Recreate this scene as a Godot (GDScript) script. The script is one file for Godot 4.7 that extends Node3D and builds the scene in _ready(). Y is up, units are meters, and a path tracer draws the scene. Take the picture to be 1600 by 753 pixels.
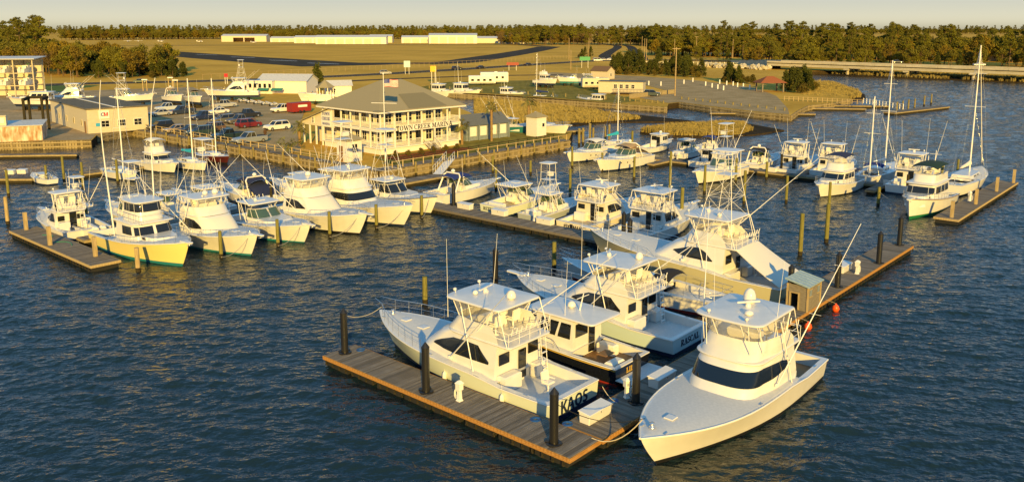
extends Node3D
# A marina at golden hour seen from the air. y up, metres; water level is y = 0.
# The docks lie square to one another: mar(u, v, y) is a point in the marina's own axes, whose origin is the outer dock corner.
const U := Vector3(-0.75126, 0.0, -0.66)
const V := Vector3(0.66, 0.0, -0.75126)
const ORIGIN := Vector3(2.64, 0.0, -35.73)
const LAND := 1.3
const DECK := 0.6
var M := {}
var used := {}
var rng := RandomNumberGenerator.new()

func mar(u: float, v: float, y := 0.0) -> Vector3:
	return ORIGIN + U * u + V * v + Vector3(0, y, 0)

func _ready() -> void:
	rng.seed = 11
	set_camera_and_light()
	make_materials()
	build_water()
	build_land()
	build_docks()
	build_buildings()
	build_boats()
	build_vehicles()
	build_details()
	build_trees()

func set_camera_and_light() -> void:
	var cam := Camera3D.new()
	cam.name = "camera"
	cam.position = Vector3(0, 20, 0)
	cam.rotation_degrees = Vector3(-9.963, 0, 0)
	cam.projection = Camera3D.PROJECTION_FRUSTUM
	cam.near = 0.5
	cam.far = 9000.0
	cam.size = 0.28631
	cam.frustum_offset = Vector2(0, -0.03859)
	cam.current = true
	add_child(cam)
	var sky := ProceduralSkyMaterial.new()
	sky.sky_top_color = lin(.095, .245, .43)
	sky.sky_horizon_color = lin(.58, .53, .36)
	sky.sky_curve = 0.055
	sky.ground_bottom_color = Color(0.2, 0.2, 0.17)
	sky.ground_horizon_color = Color(0.5, 0.48, 0.4)
	sky.sun_angle_max = 18.0
	sky.sun_curve = 0.12
	var env := Environment.new()
	env.background_mode = Environment.BG_SKY
	env.sky = Sky.new()
	env.sky.sky_material = sky
	env.background_energy_multiplier = 1.0
	env.tonemap_mode = Environment.TONE_MAPPER_LINEAR
	env.tonemap_exposure = 1.42
	env.sdfgi_enabled = true
	env.ssao_enabled = true
	env.ssil_enabled = true
	var we := WorldEnvironment.new()
	we.name = "world"
	we.environment = env
	add_child(we)
	var sun := DirectionalLight3D.new()
	sun.name = "sun"
	sun.light_color = Color(1.0, 0.83, 0.44)
	sun.light_energy = 1.6
	sun.light_angular_distance = 0.6
	sun.shadow_enabled = true
	add_child(sun)
	sun.look_at_from_position(Vector3.ZERO, Vector3(-0.14, -0.245, -0.96), Vector3.UP)

# ---------------------------------------------------------------- shapes
class Sh:
	var v := PackedVector3Array()
	var n := PackedVector3Array()
	var ix := PackedInt32Array()
	func quad(a: Vector3, b: Vector3, c: Vector3, d: Vector3) -> void:
		var m := (c - a).cross(b - a)
		if m.length_squared() < 1e-14:
			m = (d - a).cross(c - a)
		m = m.normalized()
		var k := v.size()
		v.append_array([a, b, c, d])
		n.append_array([m, m, m, m])
		ix.append_array([k, k + 1, k + 2, k, k + 2, k + 3])
	func tri(a: Vector3, b: Vector3, c: Vector3) -> void:
		var m := (c - a).cross(b - a).normalized()
		var k := v.size()
		v.append_array([a, b, c])
		n.append_array([m, m, m])
		ix.append_array([k, k + 1, k + 2])
	# rows of points; smooth, or flat with crisp edges
	func grid(rows: Array, smooth := true) -> void:
		var w: int = rows[0].size()
		if not smooth:
			for i in rows.size() - 1:
				for j in w - 1:
					quad(rows[i][j], rows[i][j + 1], rows[i + 1][j + 1], rows[i + 1][j])
			return
		var k := v.size()
		var acc := PackedVector3Array()
		acc.resize(rows.size() * w)
		for i in rows.size() - 1:
			for j in w - 1:
				var a: Vector3 = rows[i][j]
				var b: Vector3 = rows[i][j + 1]
				var c: Vector3 = rows[i + 1][j + 1]
				var d: Vector3 = rows[i + 1][j]
				var m := (c - a).cross(b - d)
				acc[i * w + j] += m
				acc[i * w + j + 1] += m
				acc[(i + 1) * w + j] += m
				acc[(i + 1) * w + j + 1] += m
				var o := k + i * w + j
				ix.append_array([o, o + 1, o + w + 1, o, o + w + 1, o + w])
		for i in rows.size():
			for j in w:
				v.append(rows[i][j])
				var m2 := acc[i * w + j]
				# seams of closed rings share a normal
				if rows[i][0].is_equal_approx(rows[i][w - 1]) and (j == 0 or j == w - 1):
					m2 = acc[i * w] + acc[i * w + w - 1]
				n.append(m2.normalized() if m2.length_squared() > 1e-16 else Vector3.UP)
	func box(c: Vector3, s: Vector3, b := Basis.IDENTITY, bev := 0.0) -> void:
		var h := s * 0.5
		if bev <= 0.0:
			var p := []
			for k in 8:
				p.append(c + b * Vector3(h.x * (1 if k & 1 else -1), h.y * (1 if k & 2 else -1), h.z * (1 if k & 4 else -1)))
			quad(p[0], p[2], p[3], p[1])
			quad(p[5], p[7], p[6], p[4])
			quad(p[4], p[6], p[2], p[0])
			quad(p[1], p[3], p[7], p[5])
			quad(p[2], p[6], p[7], p[3])
			quad(p[4], p[0], p[1], p[5])
			return
		var o := PackedVector2Array([Vector2(-h.x, -h.z), Vector2(h.x, -h.z), Vector2(h.x, h.z), Vector2(-h.x, h.z)])
		slab(o, -h.y, h.y, bev, Transform3D(b, c))
	# polygon in x,z pushed up from y0 to y1 with chamfered rims
	func slab(o: PackedVector2Array, y0: float, y1: float, bev := 0.0, x := Transform3D.IDENTITY, under := true) -> void:
		var top := o
		if bev > 0.0:
			var q := Geometry2D.offset_polygon(o, -bev, Geometry2D.JOIN_MITER)
			if q.size() == 1 and q[0].size() == o.size():
				top = shifted(q[0], o)
			else:
				bev = 0.0
		var m := o.size()
		for i in m:
			var a := o[i]
			var d := o[(i + 1) % m]
			var yb := y0 + (bev if under else 0.0)
			quad(x * Vector3(a.x, yb, a.y), x * Vector3(d.x, yb, d.y), x * Vector3(d.x, y1 - bev, d.y), x * Vector3(a.x, y1 - bev, a.y))
			if bev > 0.0:
				var e := top[i]
				var f := top[(i + 1) % m]
				quad(x * Vector3(a.x, y1 - bev, a.y), x * Vector3(d.x, y1 - bev, d.y), x * Vector3(f.x, y1, f.y), x * Vector3(e.x, y1, e.y))
				if under:
					quad(x * Vector3(e.x, y0, e.y), x * Vector3(f.x, y0, f.y), x * Vector3(d.x, yb, d.y), x * Vector3(a.x, yb, a.y))
		var t := Geometry2D.triangulate_polygon(top)
		for i in range(0, t.size(), 3):
			var a := top[t[i]]
			var b := top[t[i + 1]]
			var c := top[t[i + 2]]
			tri(x * Vector3(a.x, y1, a.y), x * Vector3(b.x, y1, b.y), x * Vector3(c.x, y1, c.y))
			if under:
				tri(x * Vector3(a.x, y0, a.y), x * Vector3(c.x, y0, c.y), x * Vector3(b.x, y0, b.y))
	func shifted(q: PackedVector2Array, o: PackedVector2Array) -> PackedVector2Array:
		var best := 0
		var bd := 1e9
		for k in q.size():
			var d := q[k].distance_squared_to(o[0])
			if d < bd:
				bd = d
				best = k
		var sgn := 1
		if Geometry2D.is_polygon_clockwise(q) != Geometry2D.is_polygon_clockwise(o):
			sgn = -1
		var r := PackedVector2Array()
		for k in q.size():
			r.append(q[posmod(best + sgn * k, q.size())])
		return r
	func tube(pts: Array, r: float, sides := 6, r2 := -1.0) -> void:
		var rows := []
		var m := pts.size()
		var side := Vector3.ZERO
		for i in m:
			var t: Vector3 = (pts[mini(i + 1, m - 1)] - pts[maxi(i - 1, 0)]).normalized()
			if side == Vector3.ZERO:
				side = t.cross(Vector3.UP if absf(t.y) < 0.9 else Vector3.RIGHT).normalized()
			else:
				side = (side - t * side.dot(t)).normalized()
			var up := side.cross(t)
			var rr := r if r2 < 0.0 else lerpf(r, r2, float(i) / (m - 1))
			var ring := PackedVector3Array()
			for k in sides + 1:
				var a := TAU * (k % sides) / sides
				ring.append(pts[i] + (side * cos(a) + up * sin(a)) * rr)
			rows.append(ring)
		grid(rows)
		for e in [0, m - 1]:
			for k in range(1, sides - 1):
				tri(rows[e][0], rows[e][k], rows[e][k + 1])
	# profile of (radius, y) pairs turned round the y axis
	func lathe(prof: Array, c := Vector3.ZERO, sides := 12, b := Basis.IDENTITY, smooth := true) -> void:
		var rows := []
		for p in prof:
			var ring := PackedVector3Array()
			for k in sides + 1:
				var a := TAU * (k % sides) / sides
				ring.append(c + b * Vector3(cos(a) * p[0], p[1], sin(a) * p[0]))
			rows.append(ring)
		grid(rows, smooth)
	# side profile in (z, y) given thickness along x
	func profile(o: PackedVector2Array, x0: float, x1: float, x := Transform3D.IDENTITY, bev := 0.0) -> void:
		slab(o, x0, x1, bev, x * Transform3D(Basis(Vector3(0, 0, 1), Vector3(1, 0, 0), Vector3(0, 1, 0)), Vector3.ZERO))
	func mesh() -> ArrayMesh:
		var a := []
		a.resize(Mesh.ARRAY_MAX)
		a[Mesh.ARRAY_VERTEX] = v
		a[Mesh.ARRAY_NORMAL] = n
		a[Mesh.ARRAY_INDEX] = ix
		var m := ArrayMesh.new()
		m.add_surface_from_arrays(Mesh.PRIMITIVE_TRIANGLES, a)
		return m

func V3(x: float, y: float, z: float) -> Vector3:
	return Vector3(x, y, z)

# ---------------------------------------------------------------- nodes
func numbered(called: String) -> String:
	used[called] = used.get(called, -1) + 1
	return called if used[called] == 0 else "%s_%03d" % [called, used[called]]

func tag(o: Node, label: String, category: String, group := "") -> void:
	o.set_meta("label", label)
	o.set_meta("category", category)
	if group != "":
		o.set_meta("group", group)

func thing(called: String, label: String, category: String, at := Vector3.ZERO, turn := 0.0, group := "") -> Node3D:
	var o := Node3D.new()
	o.name = numbered(called)
	add_child(o)
	o.position = at
	o.rotation.y = turn
	tag(o, label, category, group)
	return o

func part(called: String, sh: Sh, m: Material, parent: Node, at := Vector3.ZERO) -> MeshInstance3D:
	var o := MeshInstance3D.new()
	if sh.v.size() > 0:
		o.mesh = sh.mesh()
	o.material_override = m
	o.position = at
	if parent == self:
		o.name = numbered(called)
		add_child(o)
	else:
		o.name = called
		parent.add_child(o, true)
	return o

func mesh_part(called: String, mesh: Mesh, m: Material, parent: Node, x: Transform3D) -> MeshInstance3D:
	var o := MeshInstance3D.new()
	o.mesh = mesh
	o.material_override = m
	o.transform = x
	o.name = called
	parent.add_child(o, true)
	return o

func ground(called: String, sh: Sh, m: Material) -> MeshInstance3D:
	var o := part(called, sh, m, self)
	o.set_meta("kind", "structure")
	return o

func copy(o: Node3D, label: String, at: Vector3, turn: float, group := "") -> Node3D:
	var c: Node3D = o.duplicate()
	var base: String = o.get_meta("kindname", o.name)
	c.name = numbered(base)
	add_child(c)
	c.position = at
	c.rotation.y = turn
	c.set_meta("label", label)
	if group != "":
		c.set_meta("group", group)
	return c

func turn_to(d: Vector3) -> float:   # so that local -z points along d
	return atan2(-d.x, -d.z)

func lettering(text: String, height: float, m: Material, parent: Node, x: Transform3D, serif := false, italic := false) -> MeshInstance3D:
	var t := TextMesh.new()
	var f := SystemFont.new()
	f.font_names = PackedStringArray(["Droid Serif" if serif else "Droid Sans"])
	f.font_weight = 700
	f.font_italic = italic
	t.font = f
	t.font_size = 32
	t.pixel_size = height / 24.0
	t.depth = 0.02
	t.curve_step = 2.0
	t.text = text
	return mesh_part("lettering", t, m, parent, x)

# ---------------------------------------------------------------- materials
func lin(r: float, g: float, b: float, a := 1.0) -> Color:
	var c := Color(r, g, b).linear_to_srgb()
	c.a = a
	return c

func noise_tex(f: float, c0: Color, c1: Color, oct := 4, size := 256, sd := 1, contrast := 0.25, kind := FastNoiseLite.TYPE_SIMPLEX_SMOOTH) -> NoiseTexture2D:
	var fn := FastNoiseLite.new()
	fn.seed = sd
	fn.noise_type = kind
	fn.frequency = f
	fn.fractal_octaves = oct
	var g := Gradient.new()
	g.offsets = PackedFloat32Array([0.5 - contrast, 0.5 + contrast])
	g.colors = PackedColorArray([c0, c1])
	var t := NoiseTexture2D.new()
	t.width = size
	t.height = size
	t.seamless = true
	t.noise = fn
	t.color_ramp = g
	t.normalize = true
	return t

func mat(called: String, c: Color, rough := 0.5, metal := 0.0, spec := 0.5) -> StandardMaterial3D:
	var m := StandardMaterial3D.new()
	m.resource_name = called
	m.albedo_color = c
	m.roughness = rough
	m.metallic = metal
	m.metallic_specular = spec
	M[called] = m
	return m

# a surface whose colour wanders between two tones (linear values), scale = tiles per metre
func mottled(called: String, a: Color, b: Color, rough: float, scale: float, f := 0.02, sd := 1, bump := 0.0, contrast := 0.25, stretch := Vector3.ONE) -> StandardMaterial3D:
	var m := mat(called, Color.WHITE, rough)
	m.albedo_texture = noise_tex(f, a, b, 5, 256, sd, contrast)
	m.uv1_triplanar = true
	m.uv1_world_triplanar = true
	m.uv1_scale = stretch * scale
	if rough > .7:
		m.metallic_specular = .15
	if bump > 0.0:
		m.heightmap_enabled = true
		m.heightmap_texture = noise_tex(f * 3.0, Color.BLACK, Color.WHITE, 4, 256, sd + 5, 0.5)
		m.heightmap_scale = bump
	return m

func make_materials() -> void:
	mottled("gelcoat", lin(.67, .66, .63), lin(.75, .74, .71), 0.2, 0.35, 0.012, 3, 0.0, 0.5).clearcoat_enabled = true
	mottled("cream", lin(.66, .61, .49), lin(.72, .67, .55), 0.3, 0.35, 0.012, 4, 0.0, 0.5)
	mottled("nonskid", lin(.56, .57, .57), lin(.66, .66, .65), 0.75, 0.9, 0.02, 5, 0.0, 0.45)
	mottled("tan_deck", lin(.46, .40, .29), lin(.56, .49, .37), 0.8, 0.9, 0.02, 6, 0.0, 0.45)
	mat("seafoam", lin(.60, .66, .55), 0.2)
	mat("ice_blue", lin(.52, .66, .70), 0.2)
	mat("pale_yellow", lin(.78, .66, .24), 0.25)
	mat("navy_hull", lin(.008, .010, .018), 0.08, 0.0, 0.6)
	mat("olive_hull", lin(.50, .47, .30), 0.2)
	mat("grey_hull", lin(.34, .38, .40), 0.25)
	mat("navy_paint", lin(.012, .022, .06), 0.4)
	mat("teal_paint", lin(.02, .18, .22), 0.5)
	mat("green_paint", lin(.01, .14, .06), 0.5)
	mat("red_paint", lin(.25, .02, .012), 0.5)
	mat("black_paint", lin(.012, .012, .014), 0.45)
	mat("gold", lin(.55, .36, .06), 0.35)
	mat("glass", lin(.012, .013, .013), 0.04, 0.0, 0.6)
	mat("blue_glass", lin(.006, .010, .020), 0.05, 0.0, 0.6)
	mat("green_glass", lin(.05, .09, .07), 0.06, 0.0, 0.6)
	var vin := mat("vinyl", lin(.75, .72, .62, 0.16), 0.10, 0.0, 0.5)
	vin.transparency = BaseMaterial3D.TRANSPARENCY_ALPHA
	mat("steel", lin(.72, .72, .72), 0.22, 0.9)
	mat("alu", lin(.78, .77, .75), 0.3, 0.0)
	mat("white_vinyl", lin(.78, .75, .68), 0.5)
	mat("blue_canvas", lin(.012, .03, .16), 0.9)
	mat("navy_canvas", lin(.014, .022, .07), 0.9)
	mat("turquoise_canvas", lin(.02, .36, .52), 0.85)
	mat("black_canvas", lin(.012, .012, .016), 0.9)
	mat("green_canvas", lin(.006, .03, .016), 0.9)
	mat("tan_canvas", lin(.40, .27, .13), 0.9)
	mat("white_canvas", lin(.70, .67, .60), 0.85)
	mat("teak", lin(.22, .12, .05), 0.6)
	mat("maroon", lin(.07, .014, .012), .3)
	mat("orange", lin(.85, .10, .015), 0.4)
	mat("rope", lin(.55, .47, .33), 0.9)
	mat("blue_rope", lin(.02, .12, .40), 0.9)
	mat("green_rope", lin(.03, .30, .20), 0.9)
	mat("rubber", lin(.015, .015, .015), 0.8)
	mat("sleeve", lin(.014, .013, .011), 0.3, 0.0, .8)
	mat("dark_letter", lin(.01, .012, .03), 0.4)
	mat("red_letter", lin(.5, .01, .02), 0.4)
	mat("blue_letter", lin(.02, .04, .25), 0.4)
	mat("white_paint", lin(.76, .75, .72), 0.45)
	mat("yellow_paint", lin(.75, .42, .01), 0.5)
	mottled("shake", lin(.15, .13, .10), lin(.28, .25, .20), .9, .9, .03, 70, 0.0, .4, V3(.5, 3.0, .5))
	mottled("shed_roof", lin(.26, .36, .40), lin(.36, .46, .50), .45, .5, .02, 71)

# ---------------------------------------------------------------- water
func build_water() -> void:
	var r := RandomNumberGenerator.new()
	r.seed = 5
	var waves := []
	for i in 30:
		var wl := 0.46 * pow(9.0, float(i) / 29.0) * r.randf_range(0.93, 1.07)
		var a := deg_to_rad(-100.0 + r.randfn(0.0, 30.0))
		var k := TAU / wl
		var e := log(wl / 1.1) / 0.85
		waves.append([cos(a) * k, sin(a) * k, r.randf() * TAU, 0.066 * exp(-.5 * e * e) * wl / TAU])
	var kx := PackedFloat32Array()
	var kz := PackedFloat32Array()
	var ph := PackedFloat32Array()
	var am := PackedFloat32Array()
	for w in waves:
		kx.append(w[0]); kz.append(w[1]); ph.append(w[2]); am.append(w[3])
	var gust := FastNoiseLite.new()
	gust.seed = 9
	gust.frequency = 0.035
	var m := mat("water", lin(.008, .019, .023), 0.04, 0.0, 0.40)
	m.normal_enabled = true
	var nt := NoiseTexture2D.new()
	var fn := FastNoiseLite.new()
	fn.seed = 21
	fn.frequency = 0.03
	fn.fractal_octaves = 4
	nt.noise = fn
	nt.width = 1024
	nt.height = 1024
	nt.seamless = true
	nt.as_normal_map = true
	nt.bump_strength = 6.0
	m.normal_texture = nt
	m.normal_scale = 0.9
	m.uv1_triplanar = true
	m.uv1_world_triplanar = true
	m.uv1_scale = Vector3(0.032, 0.032, 0.055)
	# [x0, x1, z0 (near), z1 (far), cell]
	var blocks := [[-40.0, 52.0, -14.0, -62.0, 0.22], [-66.0, 84.0, -62.0, -118.0, 0.4], [-110.0, 210.0, -118.0, -330.0, 1.0]]
	var root := Node3D.new()
	root.name = "water"
	add_child(root)
	root.set_meta("kind", "structure")
	for b in blocks:
		var cols := int((b[1] - b[0]) / b[4]) + 1
		var rows := int((b[2] - b[3]) / b[4]) + 1
		var sx: float = (b[1] - b[0]) / (cols - 1)
		var sz: float = (b[2] - b[3]) / (rows - 1)
		var vs := PackedVector3Array()
		var ns := PackedVector3Array()
		var ids := PackedInt32Array()
		vs.resize(cols * rows)
		ns.resize(cols * rows)
		var first := 0
		while first < am.size() - 8 and TAU / sqrt(kx[first] * kx[first] + kz[first] * kz[first]) < b[4] * 2.1:
			first += 1
		for i in rows:
			var z: float = b[2] - sz * i
			var edge := 1.0
			if i == 0 or i == rows - 1:
				edge = 0.0
			for j in cols:
				var x: float = b[0] + sx * j
				var g := (0.85 + 0.45 * gust.get_noise_2d(x, z * 1.6))
				var y := 0.0
				var gx := 0.0
				var gz := 0.0
				for k in range(first, am.size()):
					var q := kx[k] * x + kz[k] * z + ph[k]
					var e := am[k] * 2.0 * exp(sin(q) - 1.0)
					y += e - am[k] * .93
					var cq := cos(q) * e
					gx += cq * kx[k]
					gz += cq * kz[k]
				var ee := edge if (j > 0 and j < cols - 1) else 0.0
				vs[i * cols + j] = Vector3(x, y * g * ee - 0.02, z)
				ns[i * cols + j] = Vector3(-gx * g, 1.0, -gz * g).normalized()
		for i in rows - 1:
			for j in cols - 1:
				var o := i * cols + j
				ids.append_array([o, o + cols + 1, o + 1, o, o + cols, o + cols + 1])
		var a := []
		a.resize(Mesh.ARRAY_MAX)
		a[Mesh.ARRAY_VERTEX] = vs
		a[Mesh.ARRAY_NORMAL] = ns
		a[Mesh.ARRAY_INDEX] = ids
		var am2 := ArrayMesh.new()
		am2.add_surface_from_arrays(Mesh.PRIMITIVE_TRIANGLES, a)
		mesh_part("water_surface", am2, m, root, Transform3D.IDENTITY)
	var fs := Sh.new()
	for q in [[-900, 900, -330, -900], [-900, -110, -118, -330], [210, 900, -118, -330], [-900, -66, -62, -118], [84, 900, -62, -118], [-900, -40, 120, -62], [52, 900, 120, -62], [-40, 52, 120, -14]]:
		fs.quad(V3(q[0], -.02, q[2]), V3(q[0], -.02, q[3]), V3(q[1], -.02, q[3]), V3(q[1], -.02, q[2]))
	part("water_surface", fs, m, root)

# ---------------------------------------------------------------- land
func poly(sh: Sh, pts: Array, y: float, skirt := 0.0) -> void:
	var o := PackedVector2Array(pts)
	var t := Geometry2D.triangulate_polygon(o)
	for i in range(0, t.size(), 3):
		var a := o[t[i]]
		var b := o[t[i + 1]]
		var c := o[t[i + 2]]
		if (b - a).cross(c - a) < 0.0:
			var q := b
			b = c
			c = q
		sh.tri(V3(a.x, y, a.y), V3(b.x, y, b.y), V3(c.x, y, c.y))
	if skirt > 0.0:
		for i in o.size():
			var a := o[i]
			var b := o[(i + 1) % o.size()]
			sh.quad(V3(a.x, y, a.y), V3(b.x, y, b.y), V3(b.x, y - skirt, b.y), V3(a.x, y - skirt, a.y))

func ribbon(sh: Sh, pts: Array, w: float, y: float, off := 0.0) -> void:
	var rows := []
	for i in pts.size():
		var t: Vector2 = (pts[mini(i + 1, pts.size() - 1)] - pts[maxi(i - 1, 0)]).normalized()
		var s := Vector2(-t.y, t.x)
		var c: Vector2 = pts[i] + s * off
		rows.append(PackedVector3Array([V3(c.x - s.x * w * .5, y, c.y - s.y * w * .5), V3(c.x + s.x * w * .5, y, c.y + s.y * w * .5)]))
	sh.grid(rows)

func smooth_path(pts: Array, n := 6) -> Array:
	var r := []
	for i in pts.size() - 1:
		var p0: Vector2 = pts[maxi(i - 1, 0)]
		var p1: Vector2 = pts[i]
		var p2: Vector2 = pts[i + 1]
		var p3: Vector2 = pts[mini(i + 2, pts.size() - 1)]
		for k in n:
			r.append(p1.cubic_interpolate(p2, p0, p3, float(k) / n))
	r.append(pts[-1])
	return r

func m2(u: float, v: float) -> Vector2:
	var q := mar(u, v)
	return Vector2(q.x, q.z)

func area_mat(called: String, a: Color, b: Color, c0: Color, c1: Color, fine: float, coarse: float, rough := 0.95) -> void:
	var m := mottled(called, a, b, rough, fine, 0.02, hash(called) % 50 + 2, 0.0, 0.4)
	m.detail_enabled = true
	m.detail_blend_mode = BaseMaterial3D.BLEND_MODE_MUL
	m.detail_uv_layer = BaseMaterial3D.DETAIL_UV_2
	m.detail_albedo = noise_tex(0.012, c0, c1, 5, 256, hash(called) % 31 + 40, 0.35)
	m.uv2_triplanar = true
	m.uv2_world_triplanar = true
	m.uv2_scale = Vector3.ONE * coarse

func build_land() -> void:
	area_mat("field", lin(.60, .345, .05), lin(.72, .43, .075), Color(.88, .88, .85), Color(1, 1, 1), .05, .0045)  # straw tone lifted above dry grass, painting in grazing sun caught by upright blades
	area_mat("lawn", lin(.19, .16, .03), lin(.34, .26, .055), Color(.88, .88, .85), Color(1, 1, 1), .12, .03)
	area_mat("gravel", lin(.37, .27, .15), lin(.50, .38, .23), Color(.88, .88, .85), Color(1, 1, 1), .25, .035)
	area_mat("lot", lin(.38, .275, .14), lin(.50, .365, .19), Color(.88, .88, .85), Color(1, 1, 1), .3, .04)
	area_mat("asphalt", lin(.055, .048, .038), lin(.085, .074, .06), Color(.88, .88, .85), Color(1, 1, 1), .2, .03)
	area_mat("mud", lin(.035, .025, .014), lin(.075, .055, .03), Color(.88, .88, .85), Color(1, 1, 1), .3, .05)
	area_mat("concrete", lin(.50, .45, .35), lin(.62, .57, .46), Color(.88, .88, .85), Color(1, 1, 1), .2, .05)
	area_mat("mulch", lin(.22, .065, .02), lin(.33, .11, .04), Color(.88, .88, .85), Color(1, 1, 1), .3, .1)
	var sh := Sh.new()
	# dry land: shoreline first, then out to the horizon
	var shore := [Vector2(-107.05, -131.55), Vector2(-85.33, -139.13), Vector2(-71.39, -141.57), Vector2(-73.90, -148.51), m2(136, 42.6), m2(64.5, 42.6), m2(64.5, 84), Vector2(11.20, -154.16), Vector2(0.00, -153.19), Vector2(-6.74, -160.26), Vector2(-9.21, -188.76), Vector2(-18.32, -219.08), Vector2(-25.97, -235.86), Vector2(-31.64, -260.77), Vector2(-25.89, -252.77), Vector2(-10.24, -245.24), Vector2(10.40, -228.22), Vector2(26.55, -211.54), Vector2(37.36, -201.97), Vector2(39.42, -211.54), Vector2(42.88, -215.24), Vector2(48.16, -202.81), Vector2(55.07, -190.22), Vector2(60.87, -183.11), Vector2(65.64, -193.22), Vector2(72.49, -206.21), Vector2(81.14, -213.38), Vector2(90.66, -225.09), Vector2(99.73, -252.77), Vector2(104.20, -291.47), Vector2(110.96, -325.93), Vector2(129.95, -372.26), Vector2(152.47, -380.80), Vector2(173.11, -369.50), Vector2(202.52, -334.71), Vector2(242.85, -291.47)]
	var outline := shore + [Vector2(900, -330), Vector2(5200, -900), Vector2(5200, -7000), Vector2(-5200, -7000), Vector2(-5200, -400), Vector2(-600, -135)]
	poly(sh, outline, LAND)
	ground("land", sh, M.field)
	var bank := Sh.new()
	for i in shore.size() - 1:
		var a: Vector2 = shore[i]
		var b: Vector2 = shore[i + 1]
		bank.quad(V3(a.x, LAND, a.y), V3(b.x, LAND, b.y), V3(b.x, LAND - 2.2, b.y), V3(a.x, LAND - 2.2, a.y))
	ground("shore_bank", bank, M.mud)

	var z := Sh.new()
	poly(z, [Vector2(-111.68, -132.27), Vector2(-85.62, -139.61), Vector2(-71.74, -142.07), Vector2(-74.23, -148.96), Vector2(-70.88, -157.66), Vector2(-65.02, -170.34), Vector2(-83.29, -235.86), Vector2(-103.19, -272.25), Vector2(-148.91, -245.24), Vector2(-197.03, -235.86)], LAND + .02)
	ground("yard", z, M.gravel)
	z = Sh.new()
	poly(z, [Vector2(-69.72, -156.65), Vector2(-77.38, -188.76), Vector2(-83.29, -235.86), Vector2(-66.62, -219.08), Vector2(-55.52, -209.73), Vector2(-47.69, -193.22), Vector2(-39.74, -154.16), Vector2(-32.63, -128.74), Vector2(-34.10, -126.05), Vector2(-51.58, -143.24)], LAND + .05)
	ground("parking_lot", z, M.lot)
	z = Sh.new()
	poly(z, [m2(66.5, 47), m2(66.5, 83), Vector2(10.87, -152.71), Vector2(0.00, -151.76), Vector2(-6.33, -159.21), m2(73, 66), m2(75, 50)], LAND + .03)
	ground("lawn", z, M.lawn)
	z = Sh.new()
	poly(z, [m2(68.6, 50), m2(68.6, 66), m2(72, 66), m2(73.5, 50)], LAND + .06)
	ground("flower_bed", z, M.mulch)
	z = Sh.new()
	poly(z, [Vector2(17.06, -364.10), Vector2(50.63, -334.71), Vector2(67.15, -305.85), Vector2(77.58, -269.29), Vector2(74.15, -235.86), Vector2(65.10, -197.90), Vector2(61.04, -184.49), Vector2(55.50, -191.71), Vector2(48.56, -204.50), Vector2(43.07, -216.19), Vector2(39.76, -213.38), Vector2(34.84, -229.28), Vector2(39.87, -250.21), Vector2(46.98, -258.05), Vector2(42.32, -302.13), Vector2(12.83, -339.27)], LAND + .04)
	ground("boat_ramp_lot", z, M.lot)
	# creek side grass
	z = Sh.new()
	poly(z, [Vector2(-31.31, -266.39), Vector2(-10.34, -247.70), Vector2(10.50, -230.35), Vector2(26.78, -213.38), Vector2(33.31, -219.08), Vector2(27.12, -255.38), Vector2(11.72, -309.67), Vector2(-22.60, -298.49)], LAND + .025)
	ground("creek_bank", z, M.lawn)

	# runway, taxiways and highway
	z = Sh.new()
	poly(z, [Vector2(-295.64, -720.98), Vector2(-249.82, -663.80), Vector2(-156.84, -547.79), Vector2(-84.38, -466.15), Vector2(-35.16, -466.15), Vector2(-34.52, -457.61), Vector2(-84.38, -430.04), Vector2(-104.42, -419.20), Vector2(-144.16, -466.15), Vector2(-201.98, -536.06), Vector2(-272.93, -630.45)], LAND + .05)
	ground("runway", z, M.asphalt)
	z = Sh.new()
	ribbon(z, smooth_path([Vector2(-48.33, -457.61), Vector2(-31.52, -475.00), Vector2(-16.51, -547.79), Vector2(0.00, -630.45), Vector2(23.01, -764.88), Vector2(37.97, -870.83)]), 24.0, LAND + .06)
	ribbon(z, [Vector2(38.50, -883.05), Vector2(4.47, -990.81), Vector2(-175.26, -971.69), Vector2(-471.14, -935.58)], 16.0, LAND + .07)
	ground("taxiway", z, M.asphalt)
	z = Sh.new()
	for k in 4:
		var a: Vector2 = [Vector2(-228.76, -614.99), Vector2(-185.64, -560.03), Vector2(-144.30, -503.70), Vector2(-111.48, -461.84)][k]
		ribbon(z, [a, a + Vector2(20, 14)], 1.6, LAND + .08)
	ground("runway_marking", z, M.white_paint)
	var hw := smooth_path([Vector2(-181.95, -260.77), Vector2(-148.40, -288.09), Vector2(-122.05, -298.49), Vector2(-96.70, -311.61), Vector2(-62.00, -341.60), Vector2(-28.99, -383.73), Vector2(10.33, -441.44), Vector2(46.26, -490.85), Vector2(76.71, -508.82), Vector2(106.32, -503.70), Vector2(127.79, -484.20)])
	z = Sh.new()
	ribbon(z, hw, 11.0, LAND + .06)
	ribbon(z, smooth_path([Vector2(61.37, -508.82), Vector2(62.57, -572.84), Vector2(81.75, -700.86), Vector2(104.42, -841.69), Vector2(114.63, -953.29), Vector2(100.99, -1075.41), Vector2(69.04, -1148.96)]), 8.5, LAND + .05)
	ribbon(z, smooth_path([Vector2(78.27, -514.05), Vector2(90.41, -600.27), Vector2(106.10, -742.28), Vector2(124.09, -902.05), Vector2(125.31, -1010.69)]), 8.5, LAND + .045)
	ribbon(z, smooth_path([Vector2(-72.02, -288.09), Vector2(-47.47, -313.58), Vector2(-10.19, -336.97), Vector2(20.81, -343.97)]), 5.0, LAND + .055)
	ground("highway", z, M.asphalt)
	z = Sh.new()
	ribbon(z, hw, .25, LAND + .10, 5.0)
	ribbon(z, hw, .25, LAND + .10, -5.0)
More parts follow.
